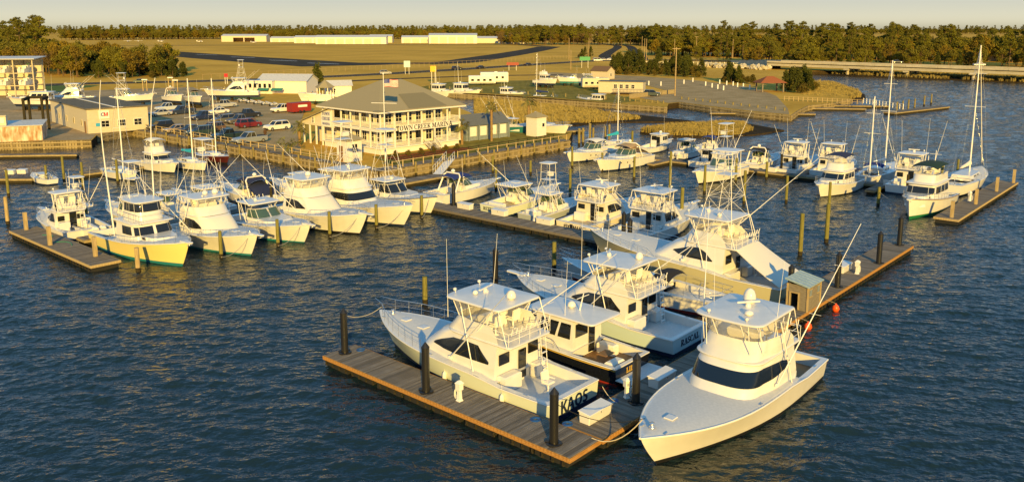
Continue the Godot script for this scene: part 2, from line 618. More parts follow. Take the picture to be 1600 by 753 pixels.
	ground("lane_line", z, M.white_paint)
	z = Sh.new()
	ribbon(z, hw, .45, LAND + .10)
	ground("centre_line", z, M.yellow_paint)

	# mud banks and reed beds
	var mud := Sh.new()
	poly(mud, [Vector2(-10.80, -245.04), Vector2(10.22, -223.98), Vector2(24.55, -201.41), Vector2(34.46, -188.24), Vector2(39.65, -181.63), Vector2(33.05, -180.36), Vector2(22.64, -179.73), Vector2(17.21, -180.36), Vector2(13.98, -174.27), Vector2(6.48, -169.69), Vector2(-1.32, -173.10), Vector2(-8.21, -185.54)], .22, 1.0)
	ground("marsh_bank", mud, M.mud)
	mud = Sh.new()
	poly(mud, [Vector2(24.82, -162.20), Vector2(31.33, -170.81), Vector2(43.03, -176.06), Vector2(49.92, -176.66), Vector2(53.86, -165.33), Vector2(46.02, -158.21), Vector2(36.66, -154.41), Vector2(28.72, -156.29)], .2, 1.0)
	ground("marsh_island", mud, M.mud)
	mud = Sh.new()
	poly(mud, [Vector2(111.72, -322.21), Vector2(117.25, -303.49), Vector2(107.19, -255.81), Vector2(101.66, -241.54), Vector2(90.36, -230.79), Vector2(81.09, -237.12)], .3, 1.0)
	ground("marsh_point", mud, M.mud)
	mud = Sh.new()
	poly(mud, [Vector2(137.51, -367.44), Vector2(143.26, -357.42), Vector2(160.01, -341.12), Vector2(189.36, -312.57), Vector2(217.41, -286.81), Vector2(262.52, -330.35), Vector2(217.70, -359.87), Vector2(163.65, -401.16)], .3, 1.0)
	ground("bridge_marsh", mud, M.mud)
	reeds("tall tan marsh reeds on the bank behind the palms", [Vector2(-10.41, -236.17), Vector2(9.97, -218.34), Vector2(22.50, -196.82), Vector2(28.31, -185.54), Vector2(14.17, -176.66), Vector2(6.61, -173.10), Vector2(-1.35, -176.66), Vector2(-8.39, -189.62)], 7500, 1.0, .24)
	reeds("tall tan reeds on the small island in the channel", [Vector2(25.07, -162.20), Vector2(31.78, -169.69), Vector2(42.74, -174.86), Vector2(48.25, -175.46), Vector2(47.54, -165.33), Vector2(42.99, -158.21), Vector2(35.90, -156.29), Vector2(28.89, -157.24)], 5200, 1.1, .22)
	reeds("tan reeds on the point beside the boardwalk", [Vector2(109.53, -314.45), Vector2(114.78, -300.00), Vector2(105.83, -255.81), Vector2(100.01, -241.54), Vector2(91.16, -232.87), Vector2(82.73, -239.31)], 3500, 1.5, .3)
	reeds("strip of tan reeds under the road bridge", [Vector2(140.86, -372.66), Vector2(161.05, -343.36), Vector2(190.49, -314.45), Vector2(217.80, -293.26), Vector2(250.02, -330.35), Vector2(216.23, -357.42), Vector2(161.21, -395.12)], 6500, 1.6, .3)

func reeds(label: String, pts: Array, count: int, tall: float, y: float) -> void:
	if not M.has("reed"):
		var rm := mottled("reed", lin(.26, .21, .07), lin(.43, .335, .12), .9, .2, .02, 8, 0.0, .4)
		rm.backlight_enabled = true
		rm.backlight = lin(.1, .07, .02)
	var b := Sh.new()
	var r := RandomNumberGenerator.new()
	r.seed = 3
	for k in 16:
		var a := r.randf() * TAU
		var o := V3(cos(a), 0, sin(a)) * r.randf() * .42
		var l := V3(r.randf_range(-.25, .25), r.randf_range(.55, 1.05), r.randf_range(-.25, .25))
		var s := V3(cos(a + 1.5), 0, sin(a + 1.5)) * .05
		b.quad(o - s, o + l * .6 - s * .8, o + l * .6 + s * .8, o + s)
		b.tri(o + l * .6 - s * .8, o + l * 1.0, o + l * .6 + s * .8)
	var o := PackedVector2Array(pts)
	var lo := o[0]
	var hi := o[0]
	for q in o:
		lo = lo.min(q)
		hi = hi.max(q)
	var mm := MultiMesh.new()
	mm.transform_format = MultiMesh.TRANSFORM_3D
	mm.mesh = b.mesh()
	mm.instance_count = count
	var i := 0
	var patch := FastNoiseLite.new()
	patch.frequency = .08
	while i < count:
		var q := Vector2(r.randf_range(lo.x, hi.x), r.randf_range(lo.y, hi.y))
		if not Geometry2D.is_point_in_polygon(q, o) or patch.get_noise_2d(q.x, q.y) < -.3:
			continue
		var s := tall * r.randf_range(.45, 1.15) * (1.0 + .35 * patch.get_noise_2d(q.x * 2.0, q.y * 2.0))
		mm.set_instance_transform(i, Transform3D(Basis(Vector3.UP, r.randf() * TAU).scaled(V3(1.1, s, 1.1)), V3(q.x, y - .03, q.y)))
		i += 1
	var n := MultiMeshInstance3D.new()
	n.multimesh = mm
	n.material_override = M.reed
	n.name = numbered("marsh_reeds")
	add_child(n)
	tag(n, label, "reeds")
	n.set_meta("kind", "stuff")

# ---------------------------------------------------------------- docks
func wood(called: String, a: Color, b: Color, rough := 0.8) -> StandardMaterial3D:
	var m := mottled(called, a, b, rough, 0.6, 0.012, hash(called) % 97, 0.25, 0.4, Vector3(1, 1, 1))
	m.uv1_world_triplanar = false
	m.uv1_scale = Vector3(2.2, 2.2, .35)
	return m

# o: corner, d: along, e: across (unit vectors), l: length, w: width. Planks lie across.
func floating_dock(label: String, o: Vector3, d: Vector3, e: Vector3, l: float, w: float, pitch := 0.15, edge := "fascia") -> Node3D:
	var root := thing("floating_dock", label, "dock", o, turn_to(-e))
	# local frame: z runs along e, x along +-d
	var sx := 1.0 if root.basis.x.dot(d) > 0.0 else -1.0
	var n := int(l / pitch)
	var step := l / n
	var shp := Sh.new()
	shp.box(Vector3.ZERO, V3(step - .011, .04, w - .02), Basis.IDENTITY, .006)
	var me := shp.mesh()
	var r := RandomNumberGenerator.new()
	r.seed = int(l * 100)
	for i in n:
		var t := Transform3D(Basis(Vector3.FORWARD, r.randf_range(-.006, .006)), V3(sx * (i + .5) * step, DECK - .02 + r.randf_range(-.004, .004), w * .5 + r.randf_range(-.012, .012)))
		mesh_part("plank", me, M["plank%d" % r.randi_range(0, 4)], root, t)
	var fs := Sh.new()
	fs.box(V3(sx * l * .5, DECK - .13, -.03), V3(l + .12, .24, .06), Basis.IDENTITY, .015)
	fs.box(V3(sx * l * .5, DECK - .13, w + .03), V3(l + .12, .24, .06), Basis.IDENTITY, .015)
	fs.box(V3(-sx * .03, DECK - .13, w * .5), V3(.06, .235, w - .01), Basis.IDENTITY, .015)
	fs.box(V3(sx * (l + .03), DECK - .13, w * .5), V3(.06, .235, w - .01), Basis.IDENTITY, .015)
	part("fascia_board", fs, M[edge], root)
	var fl := Sh.new()
	var k := int(l / 2.2)
	for i in k:
		fl.box(V3(sx * (i + .5) * l / k, .1, w * .5), V3(l / k - .35, .62, w - .16), Basis.IDENTITY, .05)
	part("float", fl, M.rubber, root)
	var wl := Sh.new()
	var q := int(l / .62)
	for i in q:
		for z in [-.075, w + .075]:
			wl.box(V3(sx * (i + .5) * l / q, DECK - .36, z), V3(.12, .26, .06))
	part("rub_block", wl, M.wet_wood, root).set_meta("kind", "stuff")
	return root

func sleeve_piling(label: String, at: Vector3, top := 3.5, r := 0.215) -> void:
	var root := thing("sleeved_piling", label, "piling", V3(at.x, 0, at.z))
	var sh := Sh.new()
	sh.lathe([[r, -1.0], [r, top - .32]], Vector3.ZERO, 18)
	part("shaft", sh, M.sleeve, root)
	var cp := Sh.new()
	cp.lathe([[r * 1.06, top - .36], [r * 1.08, top - .3], [.01, top]], Vector3.ZERO, 18, Basis.IDENTITY, false)
	part("cone_cap", cp, M.black_paint, root)
	var co := Sh.new()
	for k in 4:
		var a := TAU * k / 4 + .4
		co.box(V3(cos(a) * (r + .1), DECK + .05, sin(a) * (r + .1)), V3(.2, .1, .2), Basis(Vector3.UP, -a), .02)
	co.lathe([[r + .02, DECK + .01], [r + .16, DECK + .01], [r + .16, DECK + .05], [r + .02, DECK + .05]], Vector3.ZERO, 16)
	part("pile_guide", co, M.black_paint, root)

func timber_piling(label: String, at: Vector3, top := 2.2, r := 0.16, m := "piling", group := "", lean := 0.0) -> Node3D:
	var root := thing("timber_piling", label, "piling", V3(at.x, 0, at.z), rng.randf() * TAU, group)
	var sh := Sh.new()
	var d := V3(lean, 0, 0)
	sh.tube([V3(0, .32, 0), d * .5 + V3(0, (top + .32) * .5, 0), d + V3(0, top, 0)], r, 10, r * .92)
	part("shaft", sh, M[m], root)
	var wt := Sh.new()
	wt.tube([V3(0, -1.2, 0), V3(0, .33, 0)], r * 1.03, 10)
	part("waterline_growth", wt, M.wet_wood, root)
	return root

func power_pedestal(label: String, at: Vector3, turn := 0.0) -> void:
	var root := thing("power_pedestal", label, "pedestal", at, turn, "white dock power pedestals")
	var sh := Sh.new()
	sh.lathe([[.2, 0], [.2, .04], [.15, .1], [.12, .55], [.13, .6]], Vector3.ZERO, 4, Basis(Vector3.UP, PI / 4), false)
	sh.box(V3(0, .78, 0), V3(.3, .36, .3), Basis.IDENTITY, .03)
	part("post", sh, M.white_paint, root)
	var cp := Sh.new()
	cp.lathe([[.25, .96], [.25, 1.0], [.1, 1.12], [.02, 1.16]], Vector3.ZERO, 4, Basis(Vector3.UP, PI / 4), false)
	part("cap", cp, M.white_paint, root)
	var so := Sh.new()
	so.box(V3(0, .8, .16), V3(.16, .16, .05), Basis.IDENTITY, .02)
	part("socket", so, M.grey_hull, root)
	var ho := Sh.new()
	for k in 3:
		var pts := []
		for i in 13:
			var a := TAU * i / 12
			pts.append(V3(.28 + cos(a) * .12, .3 + k * .02 + sin(a) * .26, .05 * k))
		ho.tube(pts, .018, 5)
	part("cable_coil", ho, M.white_paint, root)

func dock_box(label: String, at: Vector3, turn: float, l := 1.9) -> void:
	var root := thing("dock_box", label, "dock box", at, turn, "white fibreglass dock boxes")
	var sh := Sh.new()
	sh.profile(PackedVector2Array([Vector2(-.3, 0), Vector2(.3, 0), Vector2(.34, .48), Vector2(-.34, .56)]), -l * .5, l * .5, Transform3D.IDENTITY, .03)
	part("body", sh, M.gelcoat, root)
	var li := Sh.new()
	li.box(V3(0, .56, 0), V3(l + .06, .08, .76), Basis(Vector3.RIGHT, .12), .025)
	part("lid", li, M.gelcoat, root)
	var la := Sh.new()
	la.box(V3(0, .44, .345), V3(.06, .14, .03), Basis.IDENTITY, .01)
	part("latch", la, M.steel, root)

func rope(called: String, label: String, a: Vector3, b: Vector3, sag: float, m := "rope", r := 0.02) -> void:
	var sh := Sh.new()
	var pts := []
	for i in 9:
		var k := i / 8.0
		pts.append(a.lerp(b, k) - V3(0, sag * 4.0 * k * (1.0 - k), 0))
	sh.tube(pts, r, 5)
	tag(part(called, sh, M[m], self), label, "rope")

func build_docks() -> void:
	for i in 5:
		var g: float = [.20, .165, .23, .185, .14][i]
		wood("plank%d" % i, lin(g * .80, g * .70, g * .58), lin(g * 1.12, g * 1.0, g * .86))
	wood("fascia", lin(.30, .15, .045), lin(.46, .25, .085))
	wood("wet_wood", lin(.025, .022, .014), lin(.06, .05, .03))
	var pm := wood("piling", lin(.17, .14, .06), lin(.30, .25, .11))
	pm.uv1_scale = Vector3(2.0, .3, 2.0)
	var gm := wood("green_piling", lin(.13, .125, .035), lin(.24, .22, .07))
	gm.uv1_scale = Vector3(2.0, .3, 2.0)
	var sm := wood("square_post", lin(.32, .24, .12), lin(.46, .36, .2))
	sm.uv1_scale = Vector3(2.0, .3, 2.0)

	floating_dock("weathered plank T-head dock along the port side of the KAOS yacht", mar(0, 0), U, V, 18.6, 2.35)
	floating_dock("long plank dock behind the transoms with the small shed on it", mar(-.1, 2.5), V, U, 48.5, 2.35, .178)
	floating_dock("dark plank dock with the row of sterns tied along its far side", mar(3.4, 33.5), U, V, 43.0, 2.4, .178, "plank1")
	floating_dock("small grey floating dock beside the yellow hulled workboat", mar(49.2, -1.0), U, V, 18.6, 2.4, .15, "square_post")
	floating_dock("grey floating dock at far right beside the white trawler", mar(-.4, 65.2), V, U, 28.6, 2.3, .17, "square_post")

	var sp := [["black sleeved piling on the free left end of the T-head dock", 18.0, 1.1, 3.45], ["black sleeved piling beside the KAOS yacht's foredeck", 10.2, .55, 3.45], ["black sleeved piling at the near corner of the T-head dock", 1.4, .6, 3.45],
		["black sleeved piling by the foreground yacht's bow, beside a dock box", .9, 6.9, 3.4], ["black sleeved piling just left of the wooden shed", 1.75, 28.4, 3.4], ["black sleeved piling right of the wooden shed", .45, 34.1, 3.4], ["black sleeved piling behind the lone power pedestal near the dock's far end", .3, 43.0, 3.4],
		["black sleeved piling at the far end of the long dock", .9, 50.4, 3.4], ["black sleeved piling in front of the tower yacht's bow", 18.8, 33.4, 3.4], ["black sleeved piling at the left end of the dark plank dock", 43.8, 36.0, 3.2], ["black sleeved piling in front of the white convertible's stern", 21.2, 36.0, 3.2],
		["black sleeved piling on the open water behind the KAOS yacht's hardtop", 21.5, 18.5, 3.2]]
	for s in sp:
		sleeve_piling(s[0], mar(s[1], s[2]), s[3])

	power_pedestal("white power pedestal with coiled cable beside the KAOS yacht", mar(8.05, .95, DECK), 2.4)
	power_pedestal("white power pedestal at the foreground yacht's bow piling", mar(1.6, 7.1, DECK), .4)
	power_pedestal("lone white power pedestal toward the far end of the long dock", mar(.55, 38.6, DECK), .8)
	power_pedestal("white power pedestal behind the wooden shed", mar(1.6, 31.2, DECK), .8)
	power_pedestal("white power pedestal between the small centre console and its dock box", mar(32.1, 36.0, DECK), .4)
	power_pedestal("white power pedestal on the far right dock by the trawler's stern", mar(1.2, 76.5, DECK), .4)
	var tu := turn_to(-U)
	var tv := turn_to(V)
	dock_box("white dock box behind the KAOS yacht's transom", mar(1.5, 4.1, DECK), turn_to(U))
	dock_box("white dock box behind the navy cruiser's swim platform", mar(1.2, 10.0, DECK), turn_to(U))
	dock_box("white dock box near the far end of the long dock", mar(1.7, 38.8, DECK), turn_to(U))
	dock_box("white dock box behind the RETRIEVER boat's transom", mar(41.6, 35.6, DECK), tv)
	dock_box("white dock box left of the small centre console's stern", mar(36.6, 35.7, DECK), tv)
	dock_box("white dock box beside the MAG yacht's transom", mar(30.4, 35.7, DECK), tv)

# ---------------------------------------------------------------- boats: local -z is the bow, y = 0 the waterline
func lerp_list(a: Array, k: float) -> float:
	var f := clampf(k, 0.0, 1.0) * (a.size() - 1)
	var i := mini(int(f), a.size() - 2)
	return lerpf(a[i], a[i + 1], f - i)

func sheer(p: Dictionary, t: float) -> float:
	return p.ss + (p.sb - p.ss) * pow(t, p.get("sheerp", 1.7)) + p.get("step", 0.0) * smoothstep(p.get("step_at", 0.3) - 0.05, p.get("step_at", 0.3) + 0.05, t)

func deck_half(p: Dictionary, t: float) -> float:
	var m: float = p.get("mid", 0.45)
	if t < m:
		return p.B * 0.5 * lerpf(p.get("sternb", 0.9), 1.0, sin(t / m * PI * 0.5))
	return p.B * 0.5 * (1.0 - pow((t - m) / (1.0 - m), p.get("bowp", 2.4)))

func hull_at(p: Dictionary, t: float, y: float, side: float) -> Vector3:
	var s := sheer(p, t)
	var q := clampf((y + 0.4) / (s + 0.4), 0.0, 1.0)
	var wl: float = p.B * 0.5 * p.get("wlk", 0.88)
	var m := 0.35
	if t < m:
		wl *= lerpf(p.get("sternw", p.get("sternb", 0.9)), 1.0, sin(t / m * PI * 0.5))
	else:
		wl *= 1.0 - pow((t - m) / (1.0 - m), p.get("wlp", 1.7))
	var x := lerpf(wl, deck_half(p, t), pow(q, lerpf(0.8, p.get("flare", 1.7), t)))
	var rk: float = p.get("rake", p.L * 0.11)
	var z: float = p.L * 0.5 - t * (p.L - rk * pow(1.0 - q, 1.25)) - p.get("counter", 0.0) * (1.0 - q) * (1.0 - t)
	return Vector3(side * x, y, z)

func deck_at(p: Dictionary, t: float, f: float, inset := 0.0, dy := 0.0) -> Vector3:
	var w := maxf(deck_half(p, t) - inset, 0.0)
	return Vector3(w * f, sheer(p, t) + dy + p.get("crown", 0.1) * (1.0 - f * f) * minf(1.0, w / (p.B * 0.3)), p.L * 0.5 - t * p.L + (inset * 1.5 if t > 0.97 else 0.0))

func stations(a: float, b: float, n: int) -> Array:
	var r := []
	for i in n + 1:
		r.append(lerpf(a, b, float(i) / n))
	return r

func make_hull(p: Dictionary, root: Node3D) -> void:
	var ts := stations(0.0, 0.62, 9) + stations(0.67, 0.94, 7) + [0.965, 0.985, 0.995, 1.0]
	var boot: float = p.get("boot", 0.16)
	var up := Sh.new()
	var low := Sh.new()
	for side in [-1.0, 1.0]:
		var rows := []
		for k in 8:
			var r := PackedVector3Array()
			for t in ts:
				r.append(hull_at(p, t, lerpf(boot, sheer(p, t), k / 7.0), side))
			rows.append(r)
		up.grid(rows)
		rows = []
		for y in [-0.4, -0.15, boot]:
			var r := PackedVector3Array()
			for t in ts:
				r.append(hull_at(p, t, y, side))
			rows.append(r)
		low.grid(rows)
	for k in 6:
		var y0 := lerpf(boot, p.ss, k / 6.0)
		var y1 := lerpf(boot, p.ss, (k + 1) / 6.0)
		up.quad(hull_at(p, 0, y0, -1), hull_at(p, 0, y0, 1), hull_at(p, 0, y1, 1), hull_at(p, 0, y1, -1))
	low.quad(hull_at(p, 0, -.4, -1), hull_at(p, 0, -.4, 1), hull_at(p, 0, boot, 1), hull_at(p, 0, boot, -1))
	part("hull", up, M[p.get("hull", "gelcoat")], root)
	part("bottom_paint", low, M[p.get("bottom", "navy_paint")], root)
	var rub := Sh.new()
	for side in [-1.0, 1.0]:
		var pts := []
		for t in ts:
			pts.append(deck_at(p, t, side, -0.015, -0.03))
		rub.tube(pts, p.get("rub_r", 0.045), 5)
	rub.tube([deck_at(p, 0, -1, -.015, -.03), deck_at(p, 0, 1, -.015, -.03)], p.get("rub_r", 0.045), 5)
	part("rub_rail", rub, M[p.get("rub", "gelcoat")], root)

# foredeck from t0 to the bow: a white margin round a grippy field
func make_deck(p: Dictionary, root: Node3D, t0: float, m := "nonskid", margin := 0.16) -> void:
	var ts := stations(t0, 0.9, 9) + [0.94, 0.97, 0.99, 1.0]
	var edge := Sh.new()
	var field := Sh.new()
	for side in [-1.0, 1.0]:
		var r0 := PackedVector3Array()
		var r1 := PackedVector3Array()
		for t in ts:
			r0.append(deck_at(p, t, side, 0.0))
			r1.append(deck_at(p, t, side, margin, 0.012))
		edge.grid([r0, r1])
	var rows := []
	for t in ts:
		var r := PackedVector3Array()
		for k in 9:
			r.append(deck_at(p, t, k / 4.0 - 1.0, margin, 0.012))
		rows.append(r)
	field.grid(rows)
	part("deck_margin", edge, M.gelcoat, root)
	part("foredeck", field, M[m], root)

# open cockpit from the transom to t0, with coamings, side walls and a sole
func make_cockpit(p: Dictionary, root: Node3D, t0: float, sole: float, m := "nonskid", gun := 0.3, liner := "gelcoat") -> void:
	var ts := stations(0.0, t0, 8)
	var cap := Sh.new()
	var wall := Sh.new()
	var te: float = gun / p.L
	for side in [-1.0, 1.0]:
		var r0 := PackedVector3Array()
		var r1 := PackedVector3Array()
		var r2 := PackedVector3Array()
		for t in ts:
			r0.append(Vector3(side * deck_half(p, t), sheer(p, t) + .02, p.L * .5 - t * p.L))
			r1.append(Vector3(side * (deck_half(p, t) - gun), sheer(p, t) + .02, p.L * .5 - t * p.L))
			var tt := maxf(t, te)
			r2.append(Vector3(side * (deck_half(p, t) - gun - .03), sole, p.L * .5 - tt * p.L))
		cap.grid([r0, r1])
		wall.grid([r1, r2])
	var w := deck_half(p, 0.0)
	var wi := w - gun
	var z0: float = p.L * .5
	cap.quad(V3(-w, p.ss + .021, z0), V3(w, p.ss + .021, z0), V3(w - .02, p.ss + .024, z0 - gun), V3(-w + .02, p.ss + .024, z0 - gun))
	wall.quad(V3(-wi, p.ss + .02, z0 - gun), V3(wi, p.ss + .02, z0 - gun), V3(wi, sole, z0 - gun), V3(-wi, sole, z0 - gun))
	part("coaming", cap, M[liner], root)
	part("cockpit_liner", wall, M[liner], root)
	var so := Sh.new()
	var rows := []
	for t in ts:
		rows.append(PackedVector3Array([V3(-deck_half(p, t) + gun, sole, z0 - t * p.L), V3(deck_half(p, t) - gun, sole, z0 - t * p.L)]))
	so.grid(rows)
	part("cockpit_sole", so, M[m], root)

# a house is a list of levels [y, z front, z back, half width, length of the rounded front]
func house_at(h: Array, s: float, y: float) -> Vector3:
	var i := 0
	while i < h.size() - 2 and y > h[i + 1][0]:
		i += 1
	var k: float = (y - h[i][0]) / maxf(h[i + 1][0] - h[i][0], 1e-4)
	var zf := lerpf(h[i][1], h[i + 1][1], k)
	var zb := lerpf(h[i][2], h[i + 1][2], k)
	var w := lerpf(h[i][3], h[i + 1][3], k)
	var fr := lerpf(h[i][4], h[i + 1][4], k)
	var a := absf(s)
	var sg := -1.0 if s < 0.0 else 1.0
	if a < 0.5:
		var th := a * PI
		return Vector3(sg * w * .9 * pow(sin(th), 0.72), y, zf + fr * (1.0 - pow(cos(th), 0.72)))
	var q := (a - .5) * 2.0
	return Vector3(sg * w * lerpf(0.9, 1.0, sin(minf(q * 2.2, 1.0) * PI * .5)), y, lerpf(zf + fr, zb, q))

const RING := [-1.0, -.9, -.8, -.7, -.6, -.55, -.5, -.46, -.42, -.36, -.28, -.18, -.09, 0.0, .09, .18, .28, .36, .42, .46, .5, .55, .6, .7, .8, .9, 1.0]

func house_ring(h: Array, y: float, grow := 0.0) -> PackedVector3Array:
	var r := PackedVector3Array()
	for s in RING:
		var q := house_at(h, s, y)
		if grow != 0.0:
			q += house_out(h, s, y) * grow
		r.append(q)
	return r

func house_out(h: Array, s: float, y: float) -> Vector3:
	var e := 0.012
	var d := house_at(h, minf(s + e, 1.0), y) - house_at(h, maxf(s - e, -1.0), y)
	var o := Vector3(d.z, 0, -d.x).normalized()
	var up := house_at(h, s, y + .05) - house_at(h, s, y - .05)
	var c := d.cross(up).normalized()
	return c if c.dot(o) > 0.0 else -c

func house_shell(h: Array, called: String, m: Material, root: Node3D, roof := true, back := true) -> MeshInstance3D:
	var sh := Sh.new()
	for i in h.size() - 1:
		var rows := []
		for k in 4:
			rows.append(house_ring(h, lerpf(h[i][0] + (1e-4 if i > 0 else 0.0), h[i + 1][0], k / 3.0)))
		sh.grid(rows)
		if back:
			sh.quad(rows[0][0], rows[0][RING.size() - 1], rows[3][RING.size() - 1], rows[3][0])
	if roof:
		var top := house_ring(h, h[-1][0])
		for k in range(1, top.size() - 1):
			sh.tri(top[0], top[k], top[k + 1])
	return part(called, sh, m, root)

# a pane lying 15 mm proud of the house, its rim turned in; lo and hi are heights along s
func pane(h: Array, called: String, m: Material, root: Node3D, s0: float, s1: float, lo: Array, hi: Array, n := 8, proud := 0.016) -> MeshInstance3D:
	var sh := Sh.new()
	var rows := []
	for k in 6:
		var f := clampf((k - 1) / 3.0, 0.0, 1.0)
		var rim := k == 0 or k == 5
		var r := PackedVector3Array()
		for i in n + 3:
			var q := clampf(float(i - 1) / n, 0.0, 1.0)
			var s := lerpf(s0, s1, q)
			var y := lerpf(lerp_list(lo, q), lerp_list(hi, q), f)
			var o := -0.01 if rim or i == 0 or i == n + 2 else proud
			r.append(house_at(h, s, y) + house_out(h, s, y) * o)
		rows.append(r)
	sh.grid(rows)
	return part(called, sh, m, root)

func rounded(zf: float, zb: float, w: float, fr: float, br := 0.3, n := 6) -> PackedVector2Array:
	var o := PackedVector2Array()
	for k in n + 1:
		var a := PI * .5 * k / n
		o.append(Vector2(w * pow(sin(a), .6) if k > 0 else 0.0, zf + fr * (1.0 - pow(cos(a), .6))))
	for k in 4:
		var a := PI * .5 * k / 3.0
		o.append(Vector2(w - br + br * cos(a), zb - br + br * sin(a)))
	var full := PackedVector2Array(o)
	for k in range(o.size() - 1, 0, -1):
		full.append(Vector2(-o[k].x, o[k].y))
	return full

# a crowned top with a rolled rim
func top_slab(called: String, zf: float, zb: float, w: float, fr: float, y: float, th: float, m: Material, root: Node3D, crown := 0.08, tilt := 0.0, br := 0.3) -> MeshInstance3D:
	var o := rounded(zf, zb, w, fr, br)
	var zc := (zf + zb) * .5
	var hl := (zb - zf) * .5
	var sh := Sh.new()
	var rows := []
	for g in [[0.90, 0.0], [0.985, .03], [1.0, .5], [0.985, .9], [.93, 1.0], [.7, 1.0], [.4, 1.0], [0.0, 1.0]]:
		var r := PackedVector3Array()
		for i in o.size() + 1:
			var q := o[i % o.size()]
			var a := Vector2(q.x * g[0], zc + (q.y - zc) * g[0])
			var cr: float = crown * (1.0 - g[0] * g[0]) if g[1] >= 1.0 else 0.0
			r.append(Vector3(a.x, y + th * (g[1] - 1.0) + cr + tilt * (a.y - zc) / hl, a.y))
		rows.append(r)
	sh.grid(rows)
	var un := Sh.new()
	for i in range(1, o.size() - 1):
		sh.tri(rows[0][0], rows[0][i], rows[0][i + 1])
	return part(called, sh, m, root)

func radar_dome(root: Node3D, at: Vector3, r := 0.28, tall := 1.0, m := "gelcoat") -> void:
	var sh := Sh.new()
	sh.lathe([[r * .55, 0], [r * .6, .05], [r, .09], [r * 1.02, r * .5 * tall], [r * .96, r * .95 * tall], [r * .7, r * 1.35 * tall], [r * .35, r * 1.55 * tall], [0.001, r * 1.6 * tall]], at, 14)
	part("radar_dome", sh, M[m], root)

func radar_bar(root: Node3D, at: Vector3, turn := 0.4, len := 1.3) -> void:
	var sh := Sh.new()
	sh.lathe([[.16, 0], [.17, .12], [.12, .22], [.06, .26]], at, 10)
	sh.box(at + V3(0, .31, 0), V3(len, .1, .14), Basis(Vector3.UP, turn), .03)
	part("radar_array", sh, M.gelcoat, root)

func whip(root: Node3D, a: Vector3, b: Vector3, r := 0.022, called := "antenna") -> void:
	var sh := Sh.new()
	sh.tube([a, a.lerp(b, .25), b], r, 5, r * .4)
	part(called, sh, M.alu, root)

func outrigger(root: Node3D, a: Vector3, b: Vector3) -> void:
	var sh := Sh.new()
	sh.tube([a, b], .045, 5, .015)
	for k in 2:
		var c := a.lerp(b, .45 + .3 * k)
		sh.tube([c - V3(.32, .12, 0), c + V3(.32, -.12, 0)], .012, 4)
	sh.box(a, V3(.14, .2, .2), Basis.IDENTITY, .03)
	part("outrigger", sh, M.alu, root)

func rail(root: Node3D, p: Dictionary, t0: float, h: float, n := 7, r := 0.018, over := 0.25, mid := true) -> void:
	var sh := Sh.new()
	var top := []
	var low := []
	for side in [-1.0, 1.0]:
		var seq := stations(t0, 0.995, n)
		if side > 0.0:
			seq.reverse()
		for t in seq:
			var b := deck_at(p, t, side, .08)
			if t > .97:
				b = deck_at(p, t, side, .0) + V3(side * .18, 0, -over)
			var rise: float = h * (0.75 + .35 * t)
			top.append(b + V3(0, rise, 0))
			low.append(b + V3(0, rise * .5, 0))
			if t <= .97:
				sh.tube([b, b + V3(0, rise, 0)], r * .8, 4)
	sh.tube([deck_at(p, t0 - .04, -1, .08)] + top + [deck_at(p, t0 - .04, 1, .08)], r, 5)
	if mid:
		sh.tube(low, r * .5, 4)
	part("bow_rail", sh, M.steel, root)

func hatch(root: Node3D, p: Dictionary, t: float, s := 0.6, m := "gelcoat", x := 0.0) -> void:
	var sh := Sh.new()
	sh.box(deck_at(p, t, 0) + V3(x, .04, 0), V3(s, .07, s), Basis.IDENTITY, .025)
	part("hatch", sh, M[m], root)

func pulpit(root: Node3D, p: Dictionary, out := 0.9) -> void:
	var sh := Sh.new()
	var b := deck_at(p, 1.0, 0)
	var o := PackedVector2Array([Vector2(-.32, b.z + .9), Vector2(-.2, b.z - out + .1), Vector2(-.1, b.z - out), Vector2(.1, b.z - out), Vector2(.2, b.z - out + .1), Vector2(.32, b.z + .9)])
	sh.slab(o, b.y - .06, b.y + .05, .02)
	part("bow_pulpit", sh, M.gelcoat, root)
	var an := Sh.new()
	an.tube([V3(0, b.y - .05, b.z + .2), V3(0, b.y - .1, b.z - out - .05)], .03, 5)
	an.tube([V3(-.25, b.y - .22, b.z - out + .35), V3(0, b.y - .12, b.z - out - .08), V3(.25, b.y - .22, b.z - out + .35)], .035, 5)
	part("anchor", an, M.steel, root)

func cleats(root: Node3D, p: Dictionary, ts: Array) -> void:
	var sh := Sh.new()
	for t in ts:
		for side in [-1.0, 1.0]:
			var c := deck_at(p, t, side, .14) + V3(0, .05, 0)
			sh.box(c, V3(.05, .05, .28), Basis.IDENTITY, .012)
			sh.box(c - V3(0, .03, 0), V3(.05, .05, .1))
	part("cleat", sh, M.steel, root)

func chair(root: Node3D, at: Vector3, m := "white_vinyl", called := "helm_chair", turn := 0.0) -> void:
	var sh := Sh.new()
	var b := Basis(Vector3.UP, turn)
	sh.lathe([[.22, 0], [.2, .04], [.05, .08], [.05, .5]], at, 8)
	sh.box(at + V3(0, .56, 0), V3(.55, .14, .5), b, .05)
	sh.box(at + b * V3(0, .88, .24), V3(.55, .6, .12), b * Basis(Vector3.RIGHT, .12), .05)
	for x in [-.3, .3]:
		sh.box(at + b * V3(x, .74, 0), V3(.07, .06, .42), b, .02)
	part(called, sh, M[m], root)

func ladder(root: Node3D, a: Vector3, b: Vector3, w := 0.42, n := 6, m := "alu") -> void:
	var sh := Sh.new()
	for x in [-w * .5, w * .5]:
		sh.tube([a + V3(x, 0, 0), b + V3(x, 0, 0), b + V3(x, .7, -.15)], .022, 5)
	for k in n:
		var c := a.lerp(b, (k + .5) / n)
		sh.box(c, V3(w, .03, .12))
	part("ladder", sh, M[m], root)

